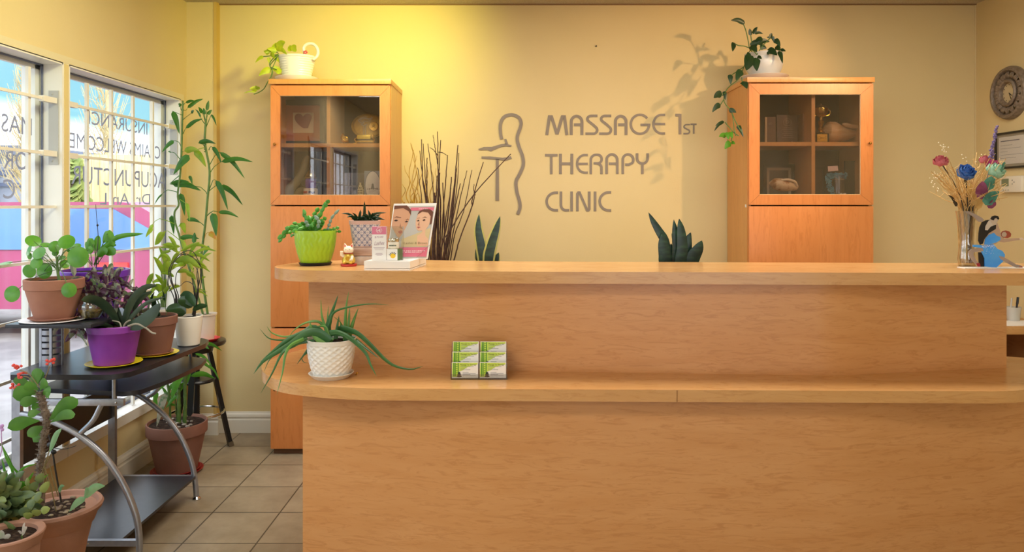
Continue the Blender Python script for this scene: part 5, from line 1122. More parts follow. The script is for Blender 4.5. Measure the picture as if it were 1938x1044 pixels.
# lower right: acrylic block, house, tile
Gd = PX(520,170,4.971,4.26)
x0, x1 = Gd(603,0).x, Gd(838,0).x
o = MB().box(x0, x1, 4.30, 4.312, FL, lz(170+780/4.971, 4.30)).build('acrylic_plaque', glass('acrylic_plaque_clear', (.85,.85,.9), 1.2, base=.10), smooth=False); tag(o, 'clear acrylic plaque standing behind the little white house', 'plaque')
p = (Gd(808,0).x, 4.245, FL); r = ontop('house_figurine', 'tiny cream canal house figurine with stepped gable', 'figurine', p)
hz_ = lambda y: lz(170+y/4.971, 4.245); hx_ = lambda x: lx(520+x/4.971, 4.245); zb = FL
outl = [(782,None),(782,930),(788,930),(788,912),(795,912),(795,895),(801,895),(801,872),(813,872),(813,895),(820,895),(820,912),(827,912),(827,930),(834,930),(834,None)]
MB().prism([Vector((hx_(x), 4.235, hz_(y) if y else zb)) for x, y in outl], (0,.018,0)).build('facade', flat('house_cream', 'ddd6b4', .5), r, smooth=False)
for (x, y) in ((790,968),(806,968),(822,968),(790,945),(806,945),(822,945),(799,920),(814,920)): 
    MB().box(hx_(x-4), hx_(x+4), 4.2335, 4.2352, hz_(y+8), hz_(y-6)).build('window', flat('house_window', '3a3630', .5), r, smooth=False)
p = (Gd(925,0).x, 4.25, FL); r = ontop('painted_tile', 'blue and white ceramic tile with a windmill in an oval', 'tile', p)
x0, x1 = Gd(845,0).x, Gd(1005,0).x; zt = lz(170+762/4.971, 4.25)
MB().bbox(x0, x1, 4.25, 4.258, FL, zt, .002).build('tile_body', flat('tile_blue_grey', '8f9fb8', .25), r)
oc = Vector(((x0+x1)/2, 4.2492, (FL+zt)/2+.004)); rx_, rz_ = (x1-x0)*.43, (zt-FL)*.46
MB().prism([oc+Vector((math.cos(k*math.pi/16)*rx_*1.06, 0, math.sin(k*math.pi/16)*rz_*1.05)) for k in range(32)], (0,.0006,0)).build('oval_border', flat('tile_navy', '4a5a78', .3), r, smooth=False)
MB().prism([oc+Vector((math.cos(k*math.pi/16)*rx_, -.0005, math.sin(k*math.pi/16)*rz_)) for k in range(32)], (0,.0005,0)).build('oval_field', flat('tile_white', 'e3e6ec', .25), r, smooth=False)
wm = MB(); o_ = oc+Vector((0,-.0010,0)); wm.prism([o_+Vector((-.010,0,-.018)), o_+Vector((.010,0,-.018)), o_+Vector((.005,0,.008)), o_+Vector((0,0,.013)), o_+Vector((-.005,0,.008))], (0,.0004,0))
for a in (.3, 1.87, 3.44, 5.01): wm.bar(o_+Vector((0,0,.008)), o_+Vector((math.cos(a)*.026,0,.008+math.sin(a)*.026)), .003, .0004)
for k in range(7): wm.box(oc.x-rx_*.8+k*.011, oc.x-rx_*.8+k*.011+.008, 4.2480, 4.2484, oc.z-.022-.002*(k%2), oc.z-.018+.002*(k%3))
for k in range(4): wm.box(oc.x-rx_*.55, oc.x+rx_*.5-.01*k, 4.2480, 4.2484, oc.z-.030-k*.005, oc.z-.029-k*.005)
wm.build('windmill_drawing', flat('tile_ink', '5e6a7e', .4), r, smooth=False)
# ---------------------------------------------------------------- right cabinet
SR = lz(268.5, RY+.05)+.0005; FR = lz(388, RY)+.0205
G = PX(1400,160,4.35,4.25)
def gx(x, d=4.25): return lx(1400+x/4.35, d)
def gz(y, d=4.25): return lz(160+y/4.35, d)
r = ontop('photo_album', 'brown album standing open-edged with a pale spine edge at the left of the upper shelf', 'album', (gx(250), 4.27, SR))
MB().bbox(gx(208), gx(298), 4.25, 4.27, SR, gz(266), .002).build('cover', flat('album_brown', '6a5040', .6), r)
MB().box(gx(206), gx(221), 4.243, 4.249, SR, gz(268)).build('page_edge', flat('album_edge', 'c0a578', .5), r, smooth=False)
mb = MB(); c = Vector((gx(250), 4.2485, gz(320)))
for a in (0, 1.05, 2.1, 3.14, 4.2, 5.2): mb.tube([c, c+Vector((math.cos(a)*.012,0,math.sin(a)*.010))], .0014, 5)
mb.build('flower_relief', flat('album_relief', '8a7058', .5), r)
r = ontop('award_plaque', 'brownish glass award plaque with a round etched emblem on the upper shelf', 'award', (gx(420), 4.30, SR))
MB().bbox(gx(332), gx(508), 4.30, 4.31, SR, gz(240), .0015).build('plaque_body', flat('plaque_smoke', '6b5545', .2), r)
mb = MB(); c = Vector((gx(418), 4.2985, gz(302))); mb.tube([c+Vector((math.cos(a*.35)*.024, 0, math.sin(a*.35)*.021)) for a in range(19)], .0007, 5); mb.tube([c+Vector((math.cos(a*.5)*.013*(1-a*.04), 0, math.sin(a*.5)*.012*(1-a*.04))) for a in range(16)], .0009, 5)
for k in range(6): mb.box(gx(385-(k%2)*12), gx(455+(k%3)*8), 4.2985, 4.2992, gz(350+k*16), gz(348+k*16))
mb.build('etched_emblem', flat('plaque_etch', '9a8470', .4), r)
r = ontop('quartz_point', 'tiny clear crystal in front of the glass award plaque', 'crystal', (gx(424), 4.24, SR)); MB().lathe([(.005,0),(.0055,.005),(.0005,.014)], (gx(424),4.24,SR), 6).build('crystal', M['silver'], r)
o = MB().bbox(gx(512), gx(553), 4.24, 4.34, SR, gz(240), .003).build('leather_album', flat('album_tan', '8a5f38', .5)); tag(o, 'tan leather album standing edge-on against the cabinet divider', 'album')
# trophy
p = (gx(668), 4.21, SR); r = ontop('trophy_cup', 'gold cup trophy with a lid on a black plinth with a gold plate', 'trophy', p)
k_ = (gz(160,4.21)-SR)/.300
MB().box(gx(630,4.21), gx(722,4.21), 4.19, 4.235, SR, SR+.052).build('plinth', flat('trophy_black', '17130f', .2), r, smooth=False)
MB().box(gx(637,4.19), gx(720,4.19), 4.188, 4.190, SR+.006, SR+.048).build('name_plate', M['gold'], r, smooth=False)
mb = MB(); mb.box(gx(665,4.19), gx(690,4.19), 4.1872,4.188, SR+.025,SR+.028).box(gx(700,4.19), gx(714,4.19), 4.1872,4.188, SR+.032,SR+.035).box(gx(700,4.19), gx(714,4.19), 4.1872,4.188, SR+.024,SR+.027); mb.tube([(gx(655,4.187)+math.cos(a*.7)*.008,4.187,SR+.027+math.sin(a*.7)*.008) for a in range(10)], .001, 5); mb.build('plate_print', flat('plate_print_dark', '5a4420', .5), r, smooth=False)
z_ = lambda y: gz(y, 4.21)-SR
MB().lathe([(.020,z_(398)),(.022,z_(392)),(.012,z_(380)),(.018,z_(362)),(.009,z_(345)),(.012,z_(330)),(.017,z_(305)),(.009,z_(290)),(.010,z_(270)),(.022,z_(262)),(.036,z_(235)),(.040,z_(205)),(.039,z_(195)),(.035,z_(195)),(.034,z_(200)),(.0005,z_(205))], (gx(668,4.21),4.21,SR), 32, rf=lambda a,z,i: 1+(.06*math.cos(a*8) if 9<i<12 else 0)).build('cup', mat('trophy_gold', 'cfae5a', rough=.16, metal=1), r)
MB().lathe([(.038,z_(193)),(.030,z_(182)),(.014,z_(172)),(.005,z_(168)),(.007,z_(162)),(.0005,z_(155))], (gx(668,4.21),4.21,SR), 28).build('lid', M['silver'], r)
for s_ in (-1,1): MB().tube(catmull([Vector((gx(668,4.21)+s_*.036,4.21,SR+z_(205))), Vector((gx(668,4.21)+s_*.052,4.21,SR+z_(215))), Vector((gx(668,4.21)+s_*.048,4.21,SR+z_(245))), Vector((gx(668,4.21)+s_*.028,4.21,SR+z_(258)))], 12), .002, 6).build('handle', M['gold'], r)
MB().tube([(gx(622,4.2),4.2,SR+.001),(gx(628,4.2),4.2,SR+.085)], .0012, 5).build('glass_pin', M['silver']); tag(bpy.data.objects['glass_pin'], 'thin silver pin standing just left of the trophy plinth', 'pin')
# big shell
shm = mat('conch_shell', 'c99a62', 'e0bd8c', rough=.4, scale=9, stretch=(1,1,5), dist=1.5, bump=.15)
def shell(name, lab, pts, rs, m, base, th=.75):
    mb = MB(); C = catmull(pts, 28); n_ = len(C); RR = []
    for i in range(n_):
        t = i/(n_-1)*(len(rs)-1); j = min(int(t), len(rs)-2); RR.append(rs[j]+(rs[j+1]-rs[j])*(t-j))
    mb.tube(C, RR, 20); return mb
mb = shell('', '', [Vector((gx(x),4.27,gz(y))) for x, y in ((690,380),(740,385),(810,395),(880,405),(940,400),(990,385))], [.012,.058,.062,.046,.034,.020,.007], shm, 0)
mb.tube(catmull([Vector((gx(835),4.235,gz(325))), Vector((gx(900),4.23,gz(345))), Vector((gx(960),4.235,gz(350))), Vector((gx(1000),4.24,gz(385)))], 14), [.004,.010,.013,.013,.012,.012,.012,.012,.011,.011,.010,.009,.008,.006,.003], 10)
tag(mb.build('sea_shell', shm), 'large tan conch shell lying behind the trophy', 'sea shell')
mn = min(v.z for v in mb.v)
mb = shell('', '', [Vector((gx(x,4.2),4.20,gz(y,4.2))) for x, y in ((240,812),(290,815),(350,825),(410,832),(455,845),(484,832))], [.004,.030,.037,.034,.028,.016,.003], shm, 0)
r = ontop('sea_shell', 'spotted cream seashell with a wide lip resting on a small glass stand', 'sea shell', (gx(350,4.2), 4.20, FR))
mb.build('shell', mat('spotted_shell', 'e3c79c', 'a8713c', rough=.35, scale=30, lo=.52, hi=.62), r)
MB().tube(catmull([Vector((gx(345,4.17),4.175,gz(785,4.17))), Vector((gx(400,4.17),4.168,gz(782,4.17))), Vector((gx(455,4.17),4.17,gz(800,4.17))), Vector((gx(478,4.17),4.18,gz(835,4.17)))], 14), .007, 8).build('shell_lip', flat('lip_pale', 'ecd7b0', .3), r)
MB().lathe([(.020,0),(.018,.003),(.008,.008),(.008,.016),(.016,.026),(.014,.026),(.0005,.018)], (gx(350,4.2),4.20,FR), 20).build('stand', M['acrylic'], r)
def picture(lab, x0, x1, y0, d, bw, fm, inner, nm='framed_photo', extra=None, th=.012):
    X0, X1, Z1 = gx(x0,d), gx(x1,d), gz(y0,d); r = ontop(nm, lab, 'framed picture', ((X0+X1)/2, d, FR)); mb = MB()
    mb.box(X0,X0+bw,d,d+th,FR,Z1).box(X1-bw,X1,d,d+th,FR,Z1).box(X0,X1,d,d+th,Z1-bw,Z1).box(X0,X1,d,d+th,FR,FR+bw); mb.build('frame', fm, r, smooth=False)
    MB().box(X0+bw,X1-bw,d+.003,d+th-.002,FR+bw,Z1-bw).build('picture', inner, r, smooth=False)
    if extra: MB().box(X0+bw*1.8,X1-bw*1.8,d+.0015,d+.003,FR+bw*2,Z1-bw*1.8).build('print', extra, r, smooth=False)
picture('dark framed photo behind the spotted seashell', 195, 452, 655, 4.34, .020, flat('frame_espresso', '2c2019', .4), flat('photo_mat', 'a08f78', .6), extra=flat('photo_dark', '4b3a2c', .5))
picture('low dark framed photo behind the blue glass', 592, 700, 680, 4.36, .012, flat('frame_espresso', '2c2019', .4), flat('photo_maroon', '41261c', .5))
picture('tall black-framed picture at the far side of the lower shelf', 865, 1030, 628, 4.27, .007, flat('frame_ink', '14110f', .3), flat('photo_night', '241a15', .35))
# blue crystal glass
p = (gx(790), 4.22, FR); r = ontop('decorated_glass', 'drinking glass crusted with blue crystals and shells, a card tag on its rim', 'ornament', p)
MB().lathe([(.030,.0),(.033,.004),(.034,.09),(.036,.15),(.034,.15),(.031,.09),(.030,.008),(.0005,.006)], p, 28).build('glass', M['acrylic'], r)
crm = mat('aqua_crystal', '6fb7c8', '3f8ba6', rough=.35, scale=80, bump=.5); mb = MB(); rnd = random.Random(9)
for k in range(110):
    a = rnd.random()*6.283; rr = rnd.uniform(.028,.052); mb.ell((p[0]+math.cos(a)*rr, p[1]+math.sin(a)*rr*.6, FR+.146+rnd.uniform(-.014,.016)), tuple(rnd.uniform(.003,.007) for _ in range(3)), 6, 4)
for k in range(130):
    t = rnd.random(); mb.ell((p[0]-.052+rnd.uniform(-.016,.018)+.010*math.sin(t*6), p[1]-.012+rnd.uniform(-.008,.008), FR+.008+t*.15), tuple(rnd.uniform(.003,.007) for _ in range(3)), 6, 4)
mb.build('crystal_crust', crm, r)
MB().lathe([(.001,.122),(.030,.122),(.0345,.127),(.0005,.128)], p, 24).build('cream_filling', flat('filling_cream', 'd8c9a8', .4), r)
mb = MB()
for k in range(14): mb.ell((p[0]+.012+rnd.uniform(-.02,.018), p[1]-.030+rnd.uniform(-.004,.004), FR+.014+rnd.uniform(0,.034)), (.008,.004,.004), 7, 5)
mb.build('shell_pieces', flat('shell_white', 'e6d9c8', .4), r)
mb = MB()
for k in range(26): a = rnd.uniform(3.4,6.1); mb.ell((p[0]+math.cos(a)*.055, p[1]+math.sin(a)*.03, FR+.004), (.004,.003,.004), 6, 4)
mb.build('white_pebbles', flat('pebble_white', 'e9e4da', .5), r)
tg = MB(); a_, b_ = Vector((gx(728,4.18),4.18,gz(715,4.18))), Vector((gx(812,4.18),4.18,gz(708,4.18))); tg.prism([a_, b_, b_+Vector((-.004,0,.028)), a_+Vector((-.002,0,.030))], (0,.001,0)); tg.build('card_tag', flat('tag_blush', 'e6c8ba', .5), r, smooth=False)
mb = MB().box(gx(965), gx(1000), 4.3, 4.33, gz(148), gz(108)); tag(mb.build('door_latch', M['blackmetal'], smooth=False), 'small black latch at the top corner inside the trophy cabinet', 'latch')
# ================================================================ BEHIND THE COUNTER: branches and snake plants
G = PX(760,230,3.727,4.15)
fv = ontop('floor_vase', 'tall floor vase behind the counter holding the bare branches', 'vase', (-.42, 4.15, 0))
MB().lathe([(.08,0),(.10,.02),(.13,.25),(.12,.5),(.075,.75),(.07,.85),(.085,.92),(.078,.92),(.06,.84),(.0005,.80)], (-.42,4.15,0), 32).build('vase_body', flat('vase_dark_brown', '4a3326', .35), fv)
br_ = ontop('bare_branches', 'tall bundle of bare brown branches fanning out behind the counter poster', 'branches', (-.42, 4.15, .80))
mb = MB(); rnd = random.Random(21); b0 = Vector((-.42, 4.15, .81))
BR = [([(250,975),(256,640),(258,350),(254,70)],4,-.02),([(236,975),(250,640),(262,380),(276,130)],4,.03),([(222,975),(240,640),(250,380)],5,-.04),([(262,975),(262,600),(268,360)],6,0),([(270,975),(275,600),(262,420)],5,.02),([(215,975),(228,640),(215,400),(185,155)],3,0),
 ([(205,960),(190,640),(150,400),(128,205)],3,.04),([(180,975),(175,600),(150,420),(140,125)],4,-.02),([(200,975),(185,600),(168,400),(152,155)],3,.04),([(190,975),(182,620),(178,380),(180,255)],4,0),([(160,975),(145,600),(130,450),(114,325)],3,.03),
 ([(290,975),(330,760),(375,420),(397,165)],5,-.02),([(300,975),(345,740),(380,400),(385,310)],6,.02),([(310,975),(355,700),(392,450),(405,220)],3,0),([(280,900),(340,770),(520,500),(770,228)],4,-.04),([(330,975),(380,700),(430,470),(462,345)],3,.02),
 ([(345,975),(375,800),(440,620),(495,340)],3,.02),([(370,975),(410,830),(500,590),(520,480),(576,285)],4,0),([(280,975),(290,700),(310,430),(324,235)],4,.03),([(320,975),(360,700),(395,530),(414,435)],4,.0),([(270,975),(320,720),(345,480),(352,390)],5,.02),([(300,930),(310,700),(340,520),(350,440)],3,.03),
 ([(240,975),(235,700),(232,500)],6,0),([(228,975),(232,700),(240,520)],6,.02),([(255,300),(235,180),(222,95)],1.8,0),([(256,240),(225,200),(198,182)],1.8,0),([(262,215),(290,220),(318,238)],1.8,.01),([(300,975),(300,700),(290,430)],5,.02),([(520,520),(508,480),(512,440)],2,0),([(500,590),(496,560),(520,480)],3,0)]
for path, w_, dd in BR:
    pts = [G(x, y, dd) for x, y in path]
    if path[0][1] > 890: pts = [b0+Vector((rnd.uniform(-.03,.03), rnd.uniform(-.03,.03), 0))]+pts
    C = catmull(pts, 26); C = [q_+Vector((rnd.uniform(-1,1), 0, 0))*.0012 for q_ in C]; mb.tube(C, [w_*.0009+.0012, w_*.00045+.0007], 6)
mb.build('branches', M['twig'], br_)
cw = ontop('curly_willow', 'golden corkscrew twigs rising beside the display cabinet behind the poster', 'branches', (-.52, 4.2, .80))
mb = MB(); GW = PX(760,230,3.727,4.2)
for k, (x0_, x1_, yt, am, ph) in enumerate(((80,60,150,16,0),(100,75,160,14,1),(60,30,310,18,2),(95,110,240,12,3),(110,90,440,20,1.5),(90,70,450,16,.5),(180,175,320,12,0),(210,215,300,12,2),(120,140,250,14,1),(240,250,330,14,2.5),(70,95,200,18,2.2),(20,10,440,14,1))):
    pts = [Vector((-.50+.01*(k%3), 4.2, .82))]; N_ = 16
    for i in range(N_+1):
        t = i/N_; y = 620+(yt-620)*t; x = x0_+(x1_-x0_)*t; pts.append(GW(x+am*math.sin(t*9+ph)*(1 if t<.9 else .6), y, .02*math.cos(t*9+ph)))
    mb.tube(catmull(pts, 60), [.0038,.0012], 6)
mb.build('twigs', M['twigl'], cw)
def snake_plant(lab, c, G, leaves, potc, edge=1):
    r = ontop('snake_plant', lab, 'potted plant', c)
    MB().lathe([(.055,0),(.06,.004),(.075,.10),(.078,.10),(.078,.112),(.072,.112),(.07,.10)], c, 32).build('pot', potc, r)
    MB().lathe([(.0005,.102),(.071,.102),(.071,.096),(.0005,.096)], c, 24).build('soil', M['soil'], r)
    mb = MB()
    for path, w_, dd, rl in leaves:
        pts = [G(x, y, dd) for x, y in path]; s0 = Vector(c)+Vector(((pts[0].x-c[0])*.35, dd*.4, .095)); sc_ = (G(1,0)-G(0,0)).length
        mb.blade([s0]+pts, w_*sc_*1.5, .004, 'snake', seg=18, roll=rl, edge=edge, ew=.72, side=(1,.15,0))
    mb.build('leaves', [M['snake'], M['snakeedge']], r)
snake_plant('snake plant with two tall yellow-edged leaves behind the counter below the emblem', (lx(922,3.12), 3.12, ZL+.0005), PX(760,230,3.727,3.12),
  [([(580,1010),(562,880),(542,760),(546,650)],58,0,.1),([(612,1010),(632,880),(665,770),(696,665)],60,-.01,.2),([(545,1020),(528,960),(523,892)],20,.02,0),([(640,1030),(662,980),(686,922)],52,.02,.2)], M['terrabrown'])
G7 = PX(1200,390,8.03,3.12)
snake_plant('snake plant with many dark leaves behind the counter beside the far right cabinet', (lx(1288,3.12), 3.12, ZL+.0005), G7,
  [([(490,930),(470,740),(440,560),(425,405)],140,0,.1),([(490,930),(488,720),(462,520),(380,380),(290,230),(218,92)],100,.012,.1),([(570,930),(565,700),(562,560)],70,.02,0),([(640,930),(650,650),(630,420),(603,200)],100,.01,.2),([(700,930),(735,650),(715,380),(684,186)],120,-.02,.1),
   ([(770,930),(800,700),(820,520),(862,396)],110,.02,.2),([(860,930),(900,780),(980,640),(1032,520)],150,-.01,.1),([(640,800),(640,600),(570,410)],80,.02,.1),([(600,930),(650,800),(660,640)],120,.03,0),([(830,930),(790,760),(820,450)],60,.03,.1)], M['potwhite'], None)
# ================================================================ PLANT TABLE BY THE WINDOW
TZ = .746
tb = thing('computer_desk', 'small black computer desk with curved silver legs used as a plant table', 'desk', (-1.68, 3.1, 0))
tp = [(-1.925,2.82),(-1.90,2.785),(-1.52,2.785),(-1.475,2.83),(-1.455,2.95),(-1.425,3.40),(-1.45,3.50),(-1.50,3.545),(-1.90,3.55),(-1.935,3.50)]
mb = MB().prism([(x,y,TZ-.020) for x, y in tp], (0,0,.020)); mb.build('tabletop', M['black'], tb, ang=50)
kp = [(-1.88,2.90),(-1.50,2.84),(-1.452,2.87),(-1.42,3.05),(-1.41,3.32),(-1.44,3.45),(-1.55,3.50),(-1.88,3.50)]
MB().prism([(x,y,.650) for x, y in kp], (0,0,.018)).build('keyboard_tray', M['black'], tb, ang=50)
sides = {}
for nm, yy, PT in (('near', 2.815, [(66,788),(104.6,799),(150,823),(195,861),(230,910),(254.5,966),(263,1011),(266,1060)]), ('far', 3.48, [(251,742.8),(279,758),(313.8,788),(341.7,826),(362.6,875),(370,917),(371.5,941)])):
    pts = [W(x, y, yy) for x, y in PT]
    if nm == 'near': pts[-1].z = .012; pts[-1].x = pts[-2].x+.002
    else: pts[-1].z = .012
    MB().tube(catmull([Vector((-1.88,yy,pts[0].z+.01))]+pts, 40), .0125, 12).build('curved_leg', M['steel'], tb)
    MB().lathe([(.020,0),(.021,.006),(.013,.014)], (pts[-1].x, yy, 0), 20).build('foot_glide', M['chrome'], tb)
    MB().box(-1.91, -1.878, yy-.010, yy+.010, 0.01, TZ-.020).build('post', M['steel'], tb, smooth=False)
    MB().box(-1.88, W(0,0,1).x*0+(pts[-2].x+.005), yy-.009, yy+.009, .090, .112).build('bottom_rail', M['steel'], tb, smooth=False)
    MB().bbox(-1.878, -1.487, yy-.008, yy+.008, .622, .648, .002).build('tray_rail', M['steel'], tb)
    a = Vector((-1.575,yy,.625)) if nm == 'near' else W(303,725,yy); b_ = W(153,819,yy) if nm == 'near' else W(279,751,yy)
    MB().tube(catmull([a, (a+b_)/2+Vector((.008,0,-.006)), b_], 10), .010, 10).build('brace', M['steel'], tb)
    MB().tube([(-1.527,yy,.645),(-1.527,yy,TZ-.019)], .0065, 10).build('tray_spacer', M['steel'], tb)
    mb = MB()
    for x in (-1.80,-1.515): mb.ell((x,yy-.009,.635), (.004,.002,.004), 8, 5)
    mb.ell((-1.62,yy-.010,.101), (.004,.002,.004), 8, 5); mb.build('screw_heads', M['chrome'], tb)
MB().box(-1.86, -1.50, 2.825, 3.47, .100, .112).build('lower_shelf', M['black'], tb, smooth=False)
MB().box(-1.905, -1.893, 2.825, 3.47, .385, .535).build('modesty_panel', M['black'], tb, smooth=False)
# riser
RZ = .935
rs_ = thing('monitor_riser', 'small black riser shelf on silver vented supports standing on the plant table', 'riser shelf', (-1.73, 3.02, TZ))
MB().bbox(-1.925, -1.60, 2.79, 3.24, RZ-.016, RZ, .004).build('riser_top', M['black'], rs_)
for xc, yc in ((-1.855, 2.96), (-1.66, 3.16)):
    mb = MB(); n_ = 14
    for k in range(7):  # vented curved plate, slats with slots
        z0 = TZ+.0005+k*.0248; mb.lathe([(.042,z0-TZ),(.042,z0-TZ+(.018 if k else .024)),(.039,z0-TZ+(.018 if k else .024)),(.039,z0-TZ)], (xc,yc,TZ), 20, close=True)
    for a in range(0, 360, 60): mb.bar((xc+.040*math.cos(math.radians(a)), yc+.040*math.sin(math.radians(a)), TZ), (xc+.040*math.cos(math.radians(a)), yc+.040*math.sin(math.radians(a)), RZ-.016), .010, .010)
    mb.build('vented_support', M['steel'], rs_)
# ---------- generic terracotta-style pot
def tpot(name, lab, x, y, z, r0, r1, h, m, rim=.007, rimh=.035, sm_=None, sr=0, soil=True):
    r = thing(name, lab, 'potted plant', (x, y, z)); zz = z
    if sm_:
        for (mm, rr, hh, nm) in sm_: saucer(r, (x,y,zz), rr, hh, mm, nm); zz += .004
    pot(r, (x,y,zz), r0, r1, h, m, rim, rimh, 44, soil=soil); return r, zz+h
# ---------- pilea
px_, py_ = lx(103,2.885), 2.885
r, zt = tpot('potted_pilea', 'round-leaved pilea in a terracotta pot, nearest the viewer on the riser shelf', px_, py_, RZ+.0005, .068, .104, .155, M['terra'], .006, .040, [(M['paper'], .118, .005, 'paper_doily'), (M['terra'], .090, .010, 'saucer')])
G = PX(0,380,5.22,2.885); lv = MB(); stt = MB()
PL = [((330,390),72,(.5,-.5,.6),.02),((280,485),58,(-.6,-.7,.3),.0),((382,512),66,(-.1,-.9,.5),-.04),((358,610),58,(.1,-.95,.4),-.05),((285,695),66,(0,-.9,-.1),-.05),((455,430),52,(.3,-.3,.9),.04),((540,450),58,(.2,-.8,.2),0),((655,400),78,(.2,-.8,.5),.0),
 ((765,555),104,(.05,-1,.1),-.04),((115,918),80,(0,-1,.1),-.03),((678,880),72,(.1,-1,.1),-.09),((435,690),80,(0,-.9,.1),.03),((740,450),56,(0,-.6,.8),.05),((600,560),44,(0,-.5,.9),.03),((640,620),48,(.5,-.6,.5),.03),((290,545),34,(-.3,-.9,0),.01),((545,510),36,(0,-1,.2),.02),((60,610),56,(0,-.25,.95),-.03),((885,480),34,(0,-1,.2),.04),((700,470),44,(.1,-.9,.4),.05)]
top = Vector((px_+.01, py_, zt+.085)); ba = Vector((px_+.02, py_, zt-.015)); stt.tube(catmull([ba, ba+Vector((-.008,0,.05)), top], 12), [.006,.004], 8)
for i, ((x, y), rr, nm, dd) in enumerate(PL):
    c = G(x, y, dd); lv.disc(c, nm, rr/5.22*2.885/F, 22, .10); s0 = ba.lerp(top, .35+.6*(i%7)/7); m_ = (s0+c)/2+Vector((0,0,.015)); stt.tube(catmull([s0, m_, c-Vector(nm).normalized()*.001], 10), .0013, 6)
lv.build('leaves', mat('pilea_leaf', '6aa636', '549330', rough=.22, scale=18, transl=.3), r); stt.build('stems', M['stem'], r)
# ---------- violet pot at the back of the riser
vx, vy = lx(178,3.135)+.005, 3.135
r, zt = tpot('potted_lily', 'wide glossy violet pot with broad green leaves, at the back of the riser shelf', vx, vy, RZ+.0005, .085, .134, .175, M['violet'], .004, .03)
G = PX(100,380,3.48,3.135); lv = MB(); st2 = MB()
for path, w_, d1 in [([(275,430),(285,330),(290,280),(300,225)],36,.02),([(280,420),(330,280),(360,215),(405,300)],44,0),([(290,420),(340,350),(380,330),(415,345)],46,-.03),([(270,420),(290,370),(330,330),(360,340)],40,-.03),([(280,420),(300,340),(420,240),(600,215)],26,.0),([(260,420),(230,380),(190,370),(150,385)],40,-.03),([(260,420),(250,350),(235,300),(215,270)],40,.03),
    ([(300,420),(300,350),(350,300),(420,290)],30,.03),([(260,430),(200,360),(170,330),(130,350)],36,0),([(290,420),(270,300),(240,260),(222,330)],30,.0)]:
    pts = [G(x, y, d1*i/3) for i, (x, y) in enumerate(path)]; st2.tube(catmull(pts[:2]+[pts[1].lerp(pts[2],.3)], 6), .0018, 5); lv.blade(pts[1:], w_*3.135/F/3.48*1.3, 0, 'oval', cup=.3, seg=10, roll=random.uniform(-.4,.4))
lv.build('leaves', M['leafb'], r); st2.build('stems', M['stem'], r)
MB().tube([G(286,440), W(186,449,3.12), W(181,386,3.11)], [.002,.0015,.001], 6).build('support_stake', M['stemd'], r)
MB().ell(W(184.5,426,3.112), (.005,.004,.005), 8, 6).build('stake_clip', M['blackmetal'], r)
# ---------- glass jar with tradescantia cuttings
jx, jy = lx(168,2.90), 2.915
r = thing('glass_jar', 'round clear glass jar of water rooting purple striped cuttings on the riser shelf', 'jar', (jx, jy, RZ))
MB().lathe([(.020,.0005),(.030,.004),(.045,.03),(.047,.055),(.038,.085),(.030,.095),(.033,.105),(.030,.105),(.027,.095),(.035,.083),(.0445,.055),(.042,.03),(.028,.006),(.0005,.004)], (jx,jy,RZ), 32).build('glass', M['jarglass'], r)
MB().lathe([(.0005,.006),(.026,.008),(.040,.03),(.041,.035),(.0005,.035)], (jx,jy,RZ), 24).build('gravel', mat('yellow_gravel', 'b59a3a', '6d5a28', rough=.8, scale=90, bump=.6), r)
tr = thing('tradescantia_cuttings', 'sprawling purple and silver striped tradescantia spilling from the glass jar', 'plant', (jx, jy, RZ+.04))
mb, mp_, stm = MB(), MB(), MB(); rnd = random.Random(17); G = PX(120,500,4.745,2.93)
VN = [([(250,330),(180,280),(80,260),(-10,270),(-70,300)],-.03),([(230,330),(210,230),(270,150),(330,100)],.03),([(250,320),(300,250),(360,200),(420,160),(480,150)],.03),([(250,330),(330,290),(420,300),(500,330),(560,340)],.05),([(270,330),(420,250),(520,240),(600,210)],.08),([(240,330),(170,360),(90,370),(-30,420)],-.03),([(230,340),(140,420),(80,500),(-60,470),(-130,430)],-.06),
 ([(230,340),(160,460),(130,560),(110,660)],-.07),([(250,330),(400,330),(560,290),(660,260)],.10),([(260,330),(450,380),(600,380)],.07),([(250,330),(200,180),(160,130),(100,110)],.02),([(250,320),(320,180),(400,110),(460,110)],.04),([(260,330),(380,230),(470,190),(560,150)],.06),([(240,340),(100,460),(20,480),(-60,500)],-.04)]
for path, d1 in VN:
    pts = [G(x, y, d1*i/(len(path)-1)) for i, (x, y) in enumerate(path)]; C = catmull([Vector((jx,jy,RZ+.05))]+pts, 14); stm.tube(C, .0016, 5)
    for i in range(3, 15, 1):
        if rnd.random() < .35: continue
        d = (C[i]-C[i-1]).normalized()
        for s_ in ((1,) if i % 2 else (-1,)):
            u = Vector((-d.z,0,d.x))*s_; L = rnd.uniform(.048,.075); e_ = C[i]+(d*.55+u*.75+Vector((0,rnd.uniform(-.5,.2),rnd.uniform(-.1,.3)))).normalized()*L
            (mp_ if rnd.random() < .36 else mb).blade([C[i], (C[i]+e_)/2+Vector((0,0,.006)), e_-Vector((0,0,.008))], .021, 0, 'oval', cup=.35, roll=rnd.uniform(-.6,.6), seg=7)
mb.build('purple_leaves', M['tradesc'], tr); mp_.build('pale_leaves', M['tradl'], tr); stm.build('stems', mat('mauve_stem', '8a5a62', rough=.5), tr)
